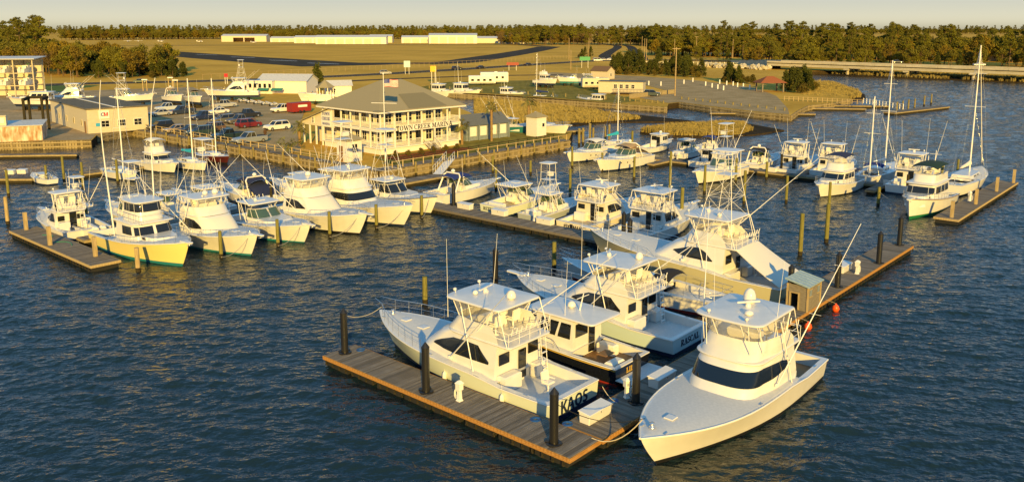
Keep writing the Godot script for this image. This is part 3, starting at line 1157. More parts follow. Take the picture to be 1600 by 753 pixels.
func rod_holders(root: Node3D, a: Vector3, b: Vector3, n := 8) -> void:
	var sh := Sh.new()
	for k in n:
		var c := a.lerp(b, k / (n - 1.0))
		sh.tube([c, c + V3(0, .36, .1)], .03, 5)
	sh.tube([a, b], .02, 5)
	part("rod_holder_rack", sh, M.alu, root)

# a frame tower of pipes between two rectangles
func tower(root: Node3D, z0: float, z1: float, w0: float, y0: float, zt0: float, zt1: float, wt: float, yt: float, y_shade: float, mids := [0.45]) -> void:
	var sh := Sh.new()
	var leg := func(k: float, sx: float, fz: bool) -> Vector3:
		return Vector3(sx * lerpf(w0, wt, k), lerpf(y0, yt, k), lerpf(z0 if fz else z1, zt0 if fz else zt1, k))
	for sx in [-1.0, 1.0]:
		for fz in [true, false]:
			sh.tube([leg.call(0.0, sx, fz), leg.call(1.0, sx, fz), Vector3(sx * wt * .9, y_shade, (zt0 if fz else zt1))], .026, 5)
		var ks := [0.0] + mids + [1.0]
		for i in ks.size() - 1:
			sh.tube([leg.call(ks[i], sx, true), leg.call(ks[i + 1], sx, false)], .013, 4)
			sh.tube([leg.call(ks[i], sx, false), leg.call(ks[i + 1], sx, true)], .013, 4)
	for k in mids + [1.0, 1.0 + .35]:
		var kk: float = minf(k, 1.0)
		var lift := Vector3(0, .75 if k > 1.0 else 0.0, 0)
		var c := [leg.call(kk, -1.0, true) + lift, leg.call(kk, 1.0, true) + lift, leg.call(kk, 1.0, false) + lift, leg.call(kk, -1.0, false) + lift]
		for i in 4:
			sh.tube([c[i], c[(i + 1) % 4]], .017, 4)
	part("tower_frame", sh, M.alu, root)
	var fl := Sh.new()
	fl.box(V3(0, yt, (zt0 + zt1) * .5), V3(wt * 2.0, .05, zt1 - zt0), Basis.IDENTITY, .015)
	fl.box(V3(0, yt + .55, zt0 + .15), V3(wt * 1.1, .5, .3), Basis.IDENTITY, .06)
	part("tower_platform", fl, M.gelcoat, root)
	top_slab("tower_shade", zt0 - .35, zt1 + .3, wt * 1.25, .5, y_shade, .08, M.gelcoat, root)

func fender(root: Node3D, at: Vector3, m := "white_paint") -> void:
	var sh := Sh.new()
	sh.lathe([[.001, -.36], [.1, -.32], [.13, -.2], [.13, .2], [.1, .32], [.03, .37], [.03, .42]], at, 8)
	sh.tube([at + V3(0, .4, 0), at + V3(0, .9, 0)], .012, 4)
	part("fender", sh, M[m], root)

func name_on_transom(root: Node3D, p: Dictionary, text: String, h: float, m: String, x := 0.0, y := 0.0, serif := false, italic := false) -> void:
	var yy: float = p.ss * .56 + y
	var zt: float = hull_at(p, 0, yy, 1).z
	var zu: float = hull_at(p, 0, yy + .3, 1).z
	var b := Basis(Vector3.RIGHT, atan2(zu - zt, .3))
	lettering(text, h, M[m], root, Transform3D(b, V3(x, yy, zt + .014)), serif, italic)

func canvas(called: String, pts: Array, m: String, root: Node3D) -> void:   # rows of points with a little thickness
	var sh := Sh.new()
	sh.grid(pts)
	var inner := []
	for r in pts:
		var q := PackedVector3Array()
		for a in r:
			q.append(a + V3(0, -.03, 0))
		inner.append(q)
	sh.grid(inner)
	part(called, sh, M[m], root)

# arched cloth top between z0 and z1
func bimini(root: Node3D, z0: float, z1: float, w: float, y: float, m: String, drop := 0.25, feet := 1.2, called := "bimini_top") -> void:
	var rows := []
	for i in 6:
		var k := i / 5.0
		var r := PackedVector3Array()
		for j in 9:
			var a := j / 4.0 - 1.0
			r.append(V3(w * a, y - drop * pow(absf(a), 2.5) - drop * .6 * pow(absf(k * 2 - 1), 3), lerpf(z0, z1, k)))
		rows.append(r)
	canvas(called, rows, m, root)
	var fr := Sh.new()
	for k in [0.0, .5, 1.0]:
		var pts := []
		for j in 9:
			var a := j / 4.0 - 1.0
			pts.append(V3(w * a, y - .04 - drop * pow(absf(a), 2.5) - drop * .6 * pow(absf(k * 2 - 1), 3), lerpf(z0, z1, k)))
		var zf := (z0 + z1) * .5
		fr.tube([V3(-w, y - drop - feet, zf)] + pts + [V3(w, y - drop - feet, zf)], .018, 5)
	part("bimini_frame", fr, M.steel, root)

func place_boat(called: String, label: String, category: String, p: Dictionary, group := "") -> Node3D:
	return thing(called, label, category, p.at, turn_to(p.dir), group)

# flybridge fishing yacht
func sportfisher(label: String, p: Dictionary) -> Node3D:
	var L: float = p.L
	var B: float = p.B
	var hk: float = p.get("hk", L / 15.5)
	var root := place_boat("sport_fishing_yacht", label, "boat", p)
	if not p.has("bowp"):
		p.bowp = 2.9
	make_hull(p, root)
	var ck: float = p.get("cock", 0.25)
	var zb := L * .5 - ck * L
	var zf: float = zb - p.get("house", 0.38) * L
	var sole: float = p.get("sole", 0.62)
	make_deck(p, root, ck - .015, p.get("deckm", "nonskid"))
	make_cockpit(p, root, ck, sole, p.get("solem", p.get("deckm", "nonskid")))
	var y0: float = sheer(p, ck + .1) - .25
	var yr: float = p.get("roof", 3.15 * hk)         # flybridge deck
	var yc := yr + .92 * hk                           # coaming top
	var yt: float = yc + p.get("open", 1.05) * hk           # hard top
	var slope: float = p.get("slope", 1.0)
	var w0 := B * .5 * .82
	var w1 := B * .5 * .74
	var hm: Material = M[p.get("housem", "gelcoat")]
	var h := [[y0, zf - .35 * hk * slope, zb, w0, 1.7 * hk], [lerpf(y0, yr, .35), zf + .35 * hk * slope, zb, w0, 1.5 * hk], [yr - .25, zf + 1.35 * hk * slope, zb + .02, lerpf(w0, w1, .85), 1.25 * hk], [yr, zf + 1.75 * hk * slope, zb + .05, w1, 1.15 * hk]]
	house_shell(h, "deckhouse", hm, root)
	# aft bulkhead reaching down to the cockpit sole, with door and windows
	var bk := Sh.new()
	bk.box(V3(0, (sole + y0) * .5 + .05, zb - .05), V3(w0 * 1.98, y0 - sole + .1, .1))
	part("bulkhead", bk, hm, root)
	var dr := Sh.new()
	dr.box(V3(w0 * .15, sole + 1.0, zb + .05), V3(.62, 1.7, .05), Basis.IDENTITY, .02)
	part("saloon_door", dr, M[p.get("glass", "glass")], root)
	for x in [-.62, .62]:
		var wd := Sh.new()
		wd.box(V3(w0 * x, yr - .85 * hk, zb + .055), V3(w0 * .42, .62 * hk, .05), Basis.IDENTITY, .02)
		part("aft_window", wd, M[p.get("glass", "glass")], root)
	var mz := Sh.new()
	mz.box(V3(-w0 * .55, sole + .45, zb + .32), V3(w0 * .7, .9, .6), Basis.IDENTITY, .06)
	part("mezzanine_seat", mz, M.gelcoat, root)
	bx("bait_freezer", root, "gelcoat", V3(w0 * .72, sole + .4, zb + .28), V3(w0 * .42, .8, .5), Basis.IDENTITY, .06)
	# windows
	var ylo := lerpf(y0, yr, .42)
	var yhi := lerpf(y0, yr, .86)
	var gl: Material = M[p.get("glass", "glass")]
	var mask: String = p.get("mask", "side")
	if mask == "wrap":
		ylo = lerpf(y0, yr, .47)
		yhi = lerpf(y0, yr, .80)
	if mask == "wrap":
		pane(h, "windscreen", gl, root, -.47, .47, [ylo - .06, ylo - .04, ylo - .02, ylo - .04, ylo - .06], [yhi + .05, yhi + .05, yhi + .05, yhi + .05, yhi + .05], 28)
	for sd in [-1.0, 1.0]:
		if mask == "wrap":
			pane(h, "side_window", gl, root, sd * .475, sd * .90, [ylo - .06, ylo, ylo + .1, ylo + .2], [yhi + .05, yhi + .06, yhi + .02, ylo + .42], 18)
		elif mask == "eye":
			pane(h, "side_window", gl, root, sd * .48, sd * .90, [lerpf(ylo, yhi, .35), ylo + .08, ylo + .02, ylo, ylo + .02], [lerpf(ylo, yhi, .45), yhi - .05, yhi + .02, lerpf(ylo, yhi, .75), ylo + .1], 18)
		elif mask == "split":
			pane(h, "side_window", gl, root, sd * .5, sd * .70, [lerpf(ylo, yhi, .1), ylo], [lerpf(ylo, yhi, .2), yhi - .1, yhi], 8)
			pane(h, "side_window", gl, root, sd * .715, sd * .93, [ylo, ylo], [yhi, yhi, yhi - .06], 8)
		else:
			pane(h, "side_window", gl, root, sd * .43, sd * .95, [lerpf(ylo, yhi, .15), ylo + .02, ylo, ylo, ylo + .02], [lerpf(ylo, yhi, .3), yhi - .05, yhi + .03, yhi, ylo + .16], 20)
	if p.has("front_cover"):
		pane(h, "windscreen_cover", M[p.front_cover], root, -.36, .36, [ylo - .3, ylo - .3], [yhi + .1, yhi + .1], 12, .03)
	# flybridge
	var fa: float = zb + p.get("over", .95) * hk        # aft edge of bridge deck
	top_slab("bridge_deck", zf + (1.62 if mask == "wrap" else 2.0) * hk * slope, fa, w1 + .04, 1.3 * hk, yr + .1, .12, M.gelcoat, root, .02)
	var w2 := w1 * .985
	var fz := zf + (2.15 * slope if mask == "wrap" else 1.75 * slope + .36) * hk
	var f := [[yr + .05, fz - .35 * hk, zb + .1, w2, 1.15 * hk], [yr + .5 * hk, fz + .1 * hk, zb - .05, w2, 1.1 * hk], [yc, fz + .45 * hk, zb - .5 * hk, w2 * .97, 1.05 * hk]]
	house_shell(f, "flybridge", hm, root, false, false)
	var lip := Sh.new()
	lip.tube(Array(house_ring(f, yc)), .035, 5)
	part("coaming_cap", lip, M.gelcoat, root)
	var cs := Sh.new()
	cs.box(V3(0, yr + .55, zb - 1.9 * hk), V3(w2 * 1.0, .95, .6), Basis(Vector3.RIGHT, -.12), .08)
	cs.box(V3(0, yr + .35, fz + 1.25 * hk), V3(w2 * 1.3, .5, .6), Basis.IDENTITY, .08)
	part("helm_console", cs, M.gelcoat, root)
	for x in [-.42, .42]:
		chair(root, V3(x * w2, yr + .1, zb - 1.0 * hk))
	# hard top, its posts and clear curtains
	if p.get("hardtop", true):
		var tz0: float = fz + p.get("top_fwd", -.1) * hk
		var tz1: float = zb + p.get("top_aft", .2) * hk
		var wt := w2 * 1.04
		top_slab("hardtop", tz0, tz1, wt, .8 * hk, yt, .12, M[p.get("topm", "gelcoat")], root, .1, p.get("top_tilt", 0.0))
		var tr := [[yt - .14, tz0 + .12, tz1 - .15, wt - .12, .8 * hk], [yt - .1, tz0 + .12, tz1 - .15, wt - .12, .8 * hk]]
		var posts := Sh.new()
		var br: Array = p.get("breaks", [-.93, -.66, -.36, -.12, .12, .36, .66, .93])
		for s in br:
			posts.tube([house_at(f, s, yc), house_at(tr, s, yt - .12)], .028, 5)
		for sd in [-1.0, 1.0]:
			posts.tube([V3(sd * w2, yr + .1, fa - .25), V3(sd * (wt - .1), yt - .1, tz1 - .1)], .03, 5)
			posts.tube([house_at(f, sd * .75, yr + .45 * hk), house_at(tr, sd * .95, yt - .12)], .028, 5)
		if mask == "wrap":        # slanting braces before the bridge front
			for s in [-.42, -.22, .22, .42]:
				posts.tube([house_at(tr, s, yt - .12), house_at(f, s, yr + .38 * hk) + house_out(f, s, yr + .38 * hk) * .03], .026, 5)
		posts.tube(Array(house_ring(tr, yt - .12)), .03, 5)
		part("hardtop_frame", posts, M.alu, root)
		if p.get("curtains", true):
			for i in br.size() - 1:
				var sh := Sh.new()
				var rows := []
				for k in 3:
					var r := PackedVector3Array()
					for j in 5:
						var s := lerpf(br[i], br[i + 1], j / 4.0)
						r.append(house_at(f, s, yc).lerp(house_at(tr, s, yt - .12), k / 2.0))
					rows.append(r)
				sh.grid(rows)
				part("clear_curtain", sh, M.vinyl, root)
		var bx := Sh.new()
		bx.box(V3(0, yt - .35, fz + 1.4 * hk), V3(w2 * 1.2, .34, .5), Basis.IDENTITY, .06)
		part("overhead_locker", bx, M.gelcoat, root)
		for k in p.get("domes", []):
			radar_dome(root, V3(k[0] * wt, yt + .06, lerpf(tz0, tz1, k[1])), k[2], k[3] if k.size() > 3 else 1.0)
		for k in p.get("bars", []):
			radar_bar(root, V3(k[0] * wt, yt + .06, lerpf(tz0, tz1, k[1])), k[2])
		for x in [-.55, .55]:
			var sp := Sh.new()
			sp.tube([V3(x * wt, yt, tz0 + .35), V3(x * wt, yt + .14, tz0 + .3)], .02, 5)
			sp.lathe([[.001, -.1], [.09, -.08], [.11, .05], [.001, .08]], V3(x * wt, yt + .2, tz0 + .3), 8, Basis(Vector3.RIGHT, PI * .5))
			part("spotlight", sp, M.gelcoat, root)
		for k in p.get("whips", [[-.9, .5, 4.2], [.9, .5, 4.2]]):
			var a := V3(k[0] * wt, yt - 1.2 * hk, lerpf(tz0, tz1, k[1]))
			whip(root, a, a + V3(k[0] * .25, k[2], .2))
	# rails and cockpit gear
	var br2 := Sh.new()
	for yy in [.45, .85]:
		br2.tube([V3(-w2, yr + yy, zb - .3), V3(-w2, yr + yy, fa - .12), V3(w2, yr + yy, fa - .12), V3(w2, yr + yy, zb - .3)], .02, 5)
	for x in [-1.0, -.5, 0.0, .5, 1.0]:
		br2.tube([V3(x * w2, yr + .1, fa - .12), V3(x * w2, yr + .85, fa - .12)], .018, 4)
	part("bridge_rail", br2, M.alu, root)
	rod_holders(root, V3(-w2 * .9, yr + .75, fa - .08), V3(w2 * .9, yr + .75, fa - .08), 9)
	ladder(root, V3(w0 * .62, sole + .05, zb + 1.0 * hk), V3(w0 * .62, yr + .1, zb + .75 * hk))
	if p.get("chair", false):
		chair(root, V3(0, sole, L * .5 - ck * L * .45), "white_vinyl", "fighting_chair", PI)
	if p.get("bow_rail", true):
		rail(root, p, .60, p.get("rail_h", .62), 8)
	if p.get("pulpit", true):
		pulpit(root, p)
	hatch(root, p, .84, .5)
	var wl := Sh.new()
	wl.lathe([[.16, 0], [.16, .08], [.09, .12], [.09, .22], [.13, .26], [.001, .28]], deck_at(p, .93, 0) + V3(.12, .01, 0), 10)
	part("windlass", wl, M.steel, root)
	if mask != "wrap":
		hatch(root, p, .74, .55)
	cleats(root, p, [.93, .55, .1])
	if p.get("riggers", true):
		for sd in [-1.0, 1.0]:
			var a := V3(sd * (w0 + .12), lerpf(y0, yr, .3), lerpf(zf, zb, p.get("rig_at", .52)))
			var d := Vector3(sd * p.get("rig_out", .26), p.get("rig_up", .62), p.get("rig_aft", .70)).normalized()
			outrigger(root, a, a + d * p.get("rig_len", L * .58))
			var st := Sh.new()
			st.tube([V3(sd * (B * .5 - .2), sheer(p, .45), lerpf(zf, zb, .8)), V3(sd * (w1 + .1), yt - .3, lerpf(zf, zb, .62))], .035, 5)
			part("outrigger_strut", st, M.alu, root)
	if p.get("awning", false):
		var rows := []
		for i in 7:
			var k := i / 6.0
			var r := PackedVector3Array()
			for j in 9:
				var a := j / 4.0 - 1.0
				r.append(V3(lerpf(w1, B * .44, k) * a, lerpf(yr + .15, p.ss + .25, k) - .35 * k * (1.0 - k) - .12 * pow(absf(a), 3), lerpf(fa - .1, L * .5 - .1, k)))
			rows.append(r)
		canvas("cockpit_awning", rows, "white_canvas", root)
	if p.get("tower", 0.0) > 0.0:
		var ht: float = p.tower
		tower(root, zb - 2.6 * hk, zb + .5 * hk, w2, yr + .1, zb - 1.5 * hk, zb - .3 * hk, .75, ht, ht + 1.9, [.35, .68])
	if p.has("text"):
		name_on_transom(root, p, p.text, p.get("text_h", .5), p.get("text_m", "dark_letter"), 0.0, 0.0, p.get("text_serif", false), p.get("text_italic", false))
	for k in p.get("fenders", []):
		fender(root, hull_at(p, k[0], .55, k[1]) + V3(k[1] * .14, 0, 0))
	return root

# open fishing boat with a low cabin, windscreen and hard top
func express(label: String, p: Dictionary, called := "express_fishing_boat") -> Node3D:
	var L: float = p.L
	var B: float = p.B
	var root := place_boat(called, label, "boat", p)
	make_hull(p, root)
	var ck: float = p.get("cock", 0.42)
	var zb := L * .5 - ck * L
	var sole: float = p.get("sole", 0.55)
	make_deck(p, root, ck - .01, p.get("deckm", "nonskid"))
	make_cockpit(p, root, ck, sole, p.get("solem", "nonskid"), .26)
	var y0: float = sheer(p, ck + .1) - .2
	var hh: float = p.get("trunk", .42)
	var zf: float = zb - p.get("house", .3) * L
	var w0 := B * .5 * .76
	var h := [[y0, zf - .5, zb + .4, w0 * .98, 1.9], [y0 + .2 + hh, zf + .45, zb + .4, w0 * .92, 1.7]]
	house_shell(h, "cabin_trunk", M.gelcoat, root)
	var bk := Sh.new()
	bk.box(V3(0, (sole + y0) * .5, zb + .35), V3(w0 * 1.98, y0 - sole, .1))
	part("bulkhead", bk, M.gelcoat, root)
	var yb: float = h[1][0] - .02
	# windscreen panes with frame
	var ws: float = p.get("screen", .75)
	var zw: float = zb - p.get("screen_fwd", 1.3)
	var g := [[yb, zw, zb + .9, w0 * .93, .75], [yb + ws, zw + p.get("screen_rake", .75), zb + .75, w0 * .84, .7]]
	var gm: Material = M[p.get("glass", "green_glass")]
	var cuts: Array = p.get("cuts", [-.9, -.55, -.3, 0.0, .3, .55, .9])
	for i in cuts.size() - 1:
		pane(g, "windscreen_pane", gm, root, cuts[i] + .01, cuts[i + 1] - .01, [yb + .04, yb + .04], [yb + ws - .04, yb + ws - .04], 5)
	var fr := Sh.new()
	for s in cuts:
		fr.tube([house_at(g, s, yb), house_at(g, s, yb + ws)], .03, 5)
	fr.tube(Array(house_ring(g, yb + ws)), .032, 5)
	part("windscreen_frame", fr, M.gelcoat, root)
	# helm deck inside
	var he := Sh.new()
	he.box(V3(w0 * .35, sole + 1.0, zb - .35), V3(w0 * .8, .7, .6), Basis.IDENTITY, .08)
	he.box(V3(-w0 * .5, sole + .5, zb + .5), V3(w0 * .6, .6, 1.2), Basis.IDENTITY, .08)
	part("helm_console", he, M.white_vinyl, root)
	chair(root, V3(w0 * .4, sole, zb + .5))
	chair(root, V3(-w0 * .2, sole, zb + .5))
	var yt: float = yb + ws + p.get("open", .55)
	if p.get("hardtop", true):
		var tz0: float = zw + p.get("screen_rake", .75) - .1
		var tz1: float = tz0 + p.get("top_len", 3.0)
		top_slab("hardtop", tz0, tz1, w0 * .95, .5, yt, .11, M[p.get("topm", "gelcoat")], root, .08)
		var po := Sh.new()
		for sd in [-1.0, 1.0]:
			po.tube([house_at(g, sd * .5, yb + ws), V3(sd * w0 * .82, yt - .1, tz0 + .3)], .032, 5)
			po.tube([V3(sd * w0 * 1.02, y0 + .1, zb + .6), V3(sd * w0 * .85, yt - .1, tz1 - .7)], .035, 5)
			po.tube([V3(sd * w0 * 1.04, y0 + .1, zb + 1.5), V3(sd * w0 * .85, yt - .1, tz1 - .25)], .035, 5)
			po.tube([V3(sd * w0 * 1.02, y0 + .1, zb + .6), V3(sd * w0 * .85, yt - .1, tz1 - .25)], .022, 5)
		for q in [tz0 + .3, tz1 - .25]:
			po.tube([V3(-w0 * .85, yt - .1, q), V3(w0 * .85, yt - .1, q)], .025, 5)
		part("hardtop_frame", po, M.alu, root)
		for k in p.get("domes", []):
			radar_dome(root, V3(k[0] * w0, yt + .05, lerpf(tz0, tz1, k[1])), k[2])
		for k in p.get("bars", []):
			radar_bar(root, V3(k[0] * w0, yt + .05, lerpf(tz0, tz1, k[1])), k[2], 1.1)
		if p.get("tophatch", true):
			var th := Sh.new()
			th.box(V3(0, yt + .1, lerpf(tz0, tz1, .45)), V3(.9, .06, .7), Basis.IDENTITY, .02)
			part("roof_hatch", th, M.gelcoat, root)
		rod_holders(root, V3(-w0 * .85, yt - .12, tz1 + .03), V3(w0 * .85, yt - .12, tz1 + .03), 8)
		if p.get("tower", 0.0) > 0.0:
			tower(root, tz0 + .2, tz1 + .2, w0 * .98, y0 + .2, tz0 + .9, tz1 - .5, .62, p.tower, p.tower + 1.8, [.5])
	if p.has("bimini"):
		bimini(root, zw + .5, zb + 2.2, w0 * .95, yb + ws + .7, p.bimini, .3, .9)
	if p.has("cover"):           # canvas closing the cockpit aft of the screen
		var rows := []
		for i in 5:
			var k := i / 4.0
			var r := PackedVector3Array()
			for j in 9:
				var a := j / 4.0 - 1.0
				r.append(V3(w0 * a, lerpf(yb + ws + .45, y0 + .35, k * k) - .25 * pow(absf(a), 3), lerpf(zw + .6, L * .5 - .6, k)))
			rows.append(r)
		canvas("cockpit_cover", rows, p.cover, root)
	if p.get("arch", false):
		var ar := Sh.new()
		var za := zb + 1.2
		ar.tube([V3(-w0, y0, za + 1.0), V3(-w0 * .92, yb + 1.2, za + .1), V3(-w0 * .7, yb + 1.5, za - .1), V3(w0 * .7, yb + 1.5, za - .1), V3(w0 * .92, yb + 1.2, za + .1), V3(w0, y0, za + 1.0)], .11, 6)
		part("radar_arch", ar, M.gelcoat, root)
		radar_dome(root, V3(0, yb + 1.58, za - .1), .25)
	for k in p.get("whips", [[-.9, .3, 4.0], [.9, .3, 4.0]]):
		var a := V3(k[0] * w0, y0 + .3, zb + 1.0 - k[1])
		whip(root, a, a + V3(k[0] * .2, k[2], .4))
	if p.get("riggers", false):
		for sd in [-1.0, 1.0]:
			var a := V3(sd * w0 * .9, yt - .1, zb + .3)
			var d := Vector3(sd * p.get("rig_out", .25), p.get("rig_up", .65), p.get("rig_aft", .65)).normalized()
			outrigger(root, a, a + d * p.get("rig_len", L * .5))
	for k in p.get("ports", []):
		for sd in [-1.0, 1.0]:
			var sh := Sh.new()
			var c := hull_at(p, k, sheer(p, k) * .68, sd)
			var o := Basis(Vector3.UP, 0.0)
			sh.lathe([[.001, .03], [.1, .03], [.12, 0], [.12, -.04]], c, 8, o * Basis(Vector3.BACK, -sd * PI * .5))
			part("porthole", sh, M.glass, root)
	if p.get("bow_rail", true):
		rail(root, p, .58, p.get("rail_h", .5), 8)
	if p.get("pulpit", true):
		pulpit(root, p, .7)
	hatch(root, p, .82, .5)
	cleats(root, p, [.92, .5, .08])
	if p.get("platform", false):
		var sw := Sh.new()
		sw.box(V3(0, .38, L * .5 + .45), V3(B * .85, .1, .95), Basis.IDENTITY, .04)
		part("swim_platform", sw, M.gelcoat, root)
	for k in p.get("motors", 0):
		outboard(root, V3((k - (p.motors - 1) * .5) * .75, .1, L * .5 + .25))
	if p.get("seat", true):
		var st := Sh.new()
		st.box(V3(0, sole + .35, L * .5 - .75), V3(B * .5, .7, .55), Basis.IDENTITY, .08)
		part("bait_station", st, M.gelcoat, root)
	if p.has("text"):
		name_on_transom(root, p, p.text, p.get("text_h", .4), p.get("text_m", "dark_letter"), 0.0, 0.0, true)
	return root

func outboard(root: Node3D, at: Vector3, m := "white_paint") -> void:
	var sh := Sh.new()
	sh.box(at + V3(0, .75, .1), V3(.42, .55, .62), Basis(Vector3.RIGHT, .08), .12)
	sh.box(at + V3(0, .2, .05), V3(.16, .8, .25), Basis.IDENTITY, .04)
	part("outboard_motor", sh, M[m], root)

# centre console with a T-top
func centre_console(label: String, p: Dictionary) -> Node3D:
	var L: float = p.L
	var B: float = p.B
	var root := place_boat("centre_console_boat", label, "boat", p)
	make_hull(p, root)
	make_cockpit(p, root, .78, .45, "nonskid", .2)
	make_deck(p, root, .77, "nonskid", .1)
	var co := Sh.new()
	co.box(V3(0, 1.0, -.1), V3(.9, 1.15, 1.1), Basis.IDENTITY, .1)
	part("console", co, M.gelcoat, root)
	var ws := Sh.new()
	ws.box(V3(0, 1.8, -.5), V3(.85, .5, .03), Basis(Vector3.RIGHT, -.4), .01)
	part("windscreen", ws, M.green_glass, root)
	var se := Sh.new()
	se.box(V3(0, .75, 1.2), V3(1.0, .7, .5), Basis.IDENTITY, .08)
	se.box(V3(0, 1.25, 1.4), V3(1.0, .5, .12), Basis.IDENTITY, .04)
	part("leaning_post", se, M.white_vinyl, root)
	bx("forward_seat", root, "white_vinyl", V3(0, .75, -1.2), V3(.7, .5, .6), Basis.IDENTITY, .08)
	if p.get("ttop", true):
		top_slab("t_top", -1.2, 1.5, .95, .4, 2.65, .08, M[p.get("topm", "gelcoat")], root)
		var po := Sh.new()
		for sd in [-1.0, 1.0]:
			po.tube([V3(sd * .5, .45, -.6), V3(sd * .7, 2.6, -.7)], .03, 5)
			po.tube([V3(sd * .5, .45, .5), V3(sd * .7, 2.6, .9)], .03, 5)
			po.tube([V3(sd * .5, 1.5, -.65), V3(sd * .7, 2.6, .9)], .02, 5)
		part("t_top_frame", po, M.alu, root)
		rod_holders(root, V3(-.8, 2.55, 1.52), V3(.8, 2.55, 1.52), 6)
		if p.get("tower", 0.0) > 0.0:
			tower(root, -.7, .9, .75, 2.6, -.4, .6, .5, p.tower, p.tower + 1.5, [.5])
		if p.get("domes", false):
			radar_dome(root, V3(0, 2.7, -.4), .25)
	for k in p.get("whips", [[-.8, 0.3, 4.0], [.8, .3, 4.0]]):
		whip(root, V3(k[0], 2.5, k[1]), V3(k[0] * 1.3, 2.5 + k[2], k[1] + .8))
	if p.get("riggers", false):
		for sd in [-1.0, 1.0]:
			outrigger(root, V3(sd * .9, 2.6, .2), V3(sd * 1.9, 2.6 + L * .45, .2 + L * .3))
	rail(root, p, .7, .35, 5, .016, .1, false)
	for k in p.get("motors", 2):
		outboard(root, V3((k - (p.get("motors", 2) - 1) * .5) * .7, .1, L * .5 + .25))
	return root

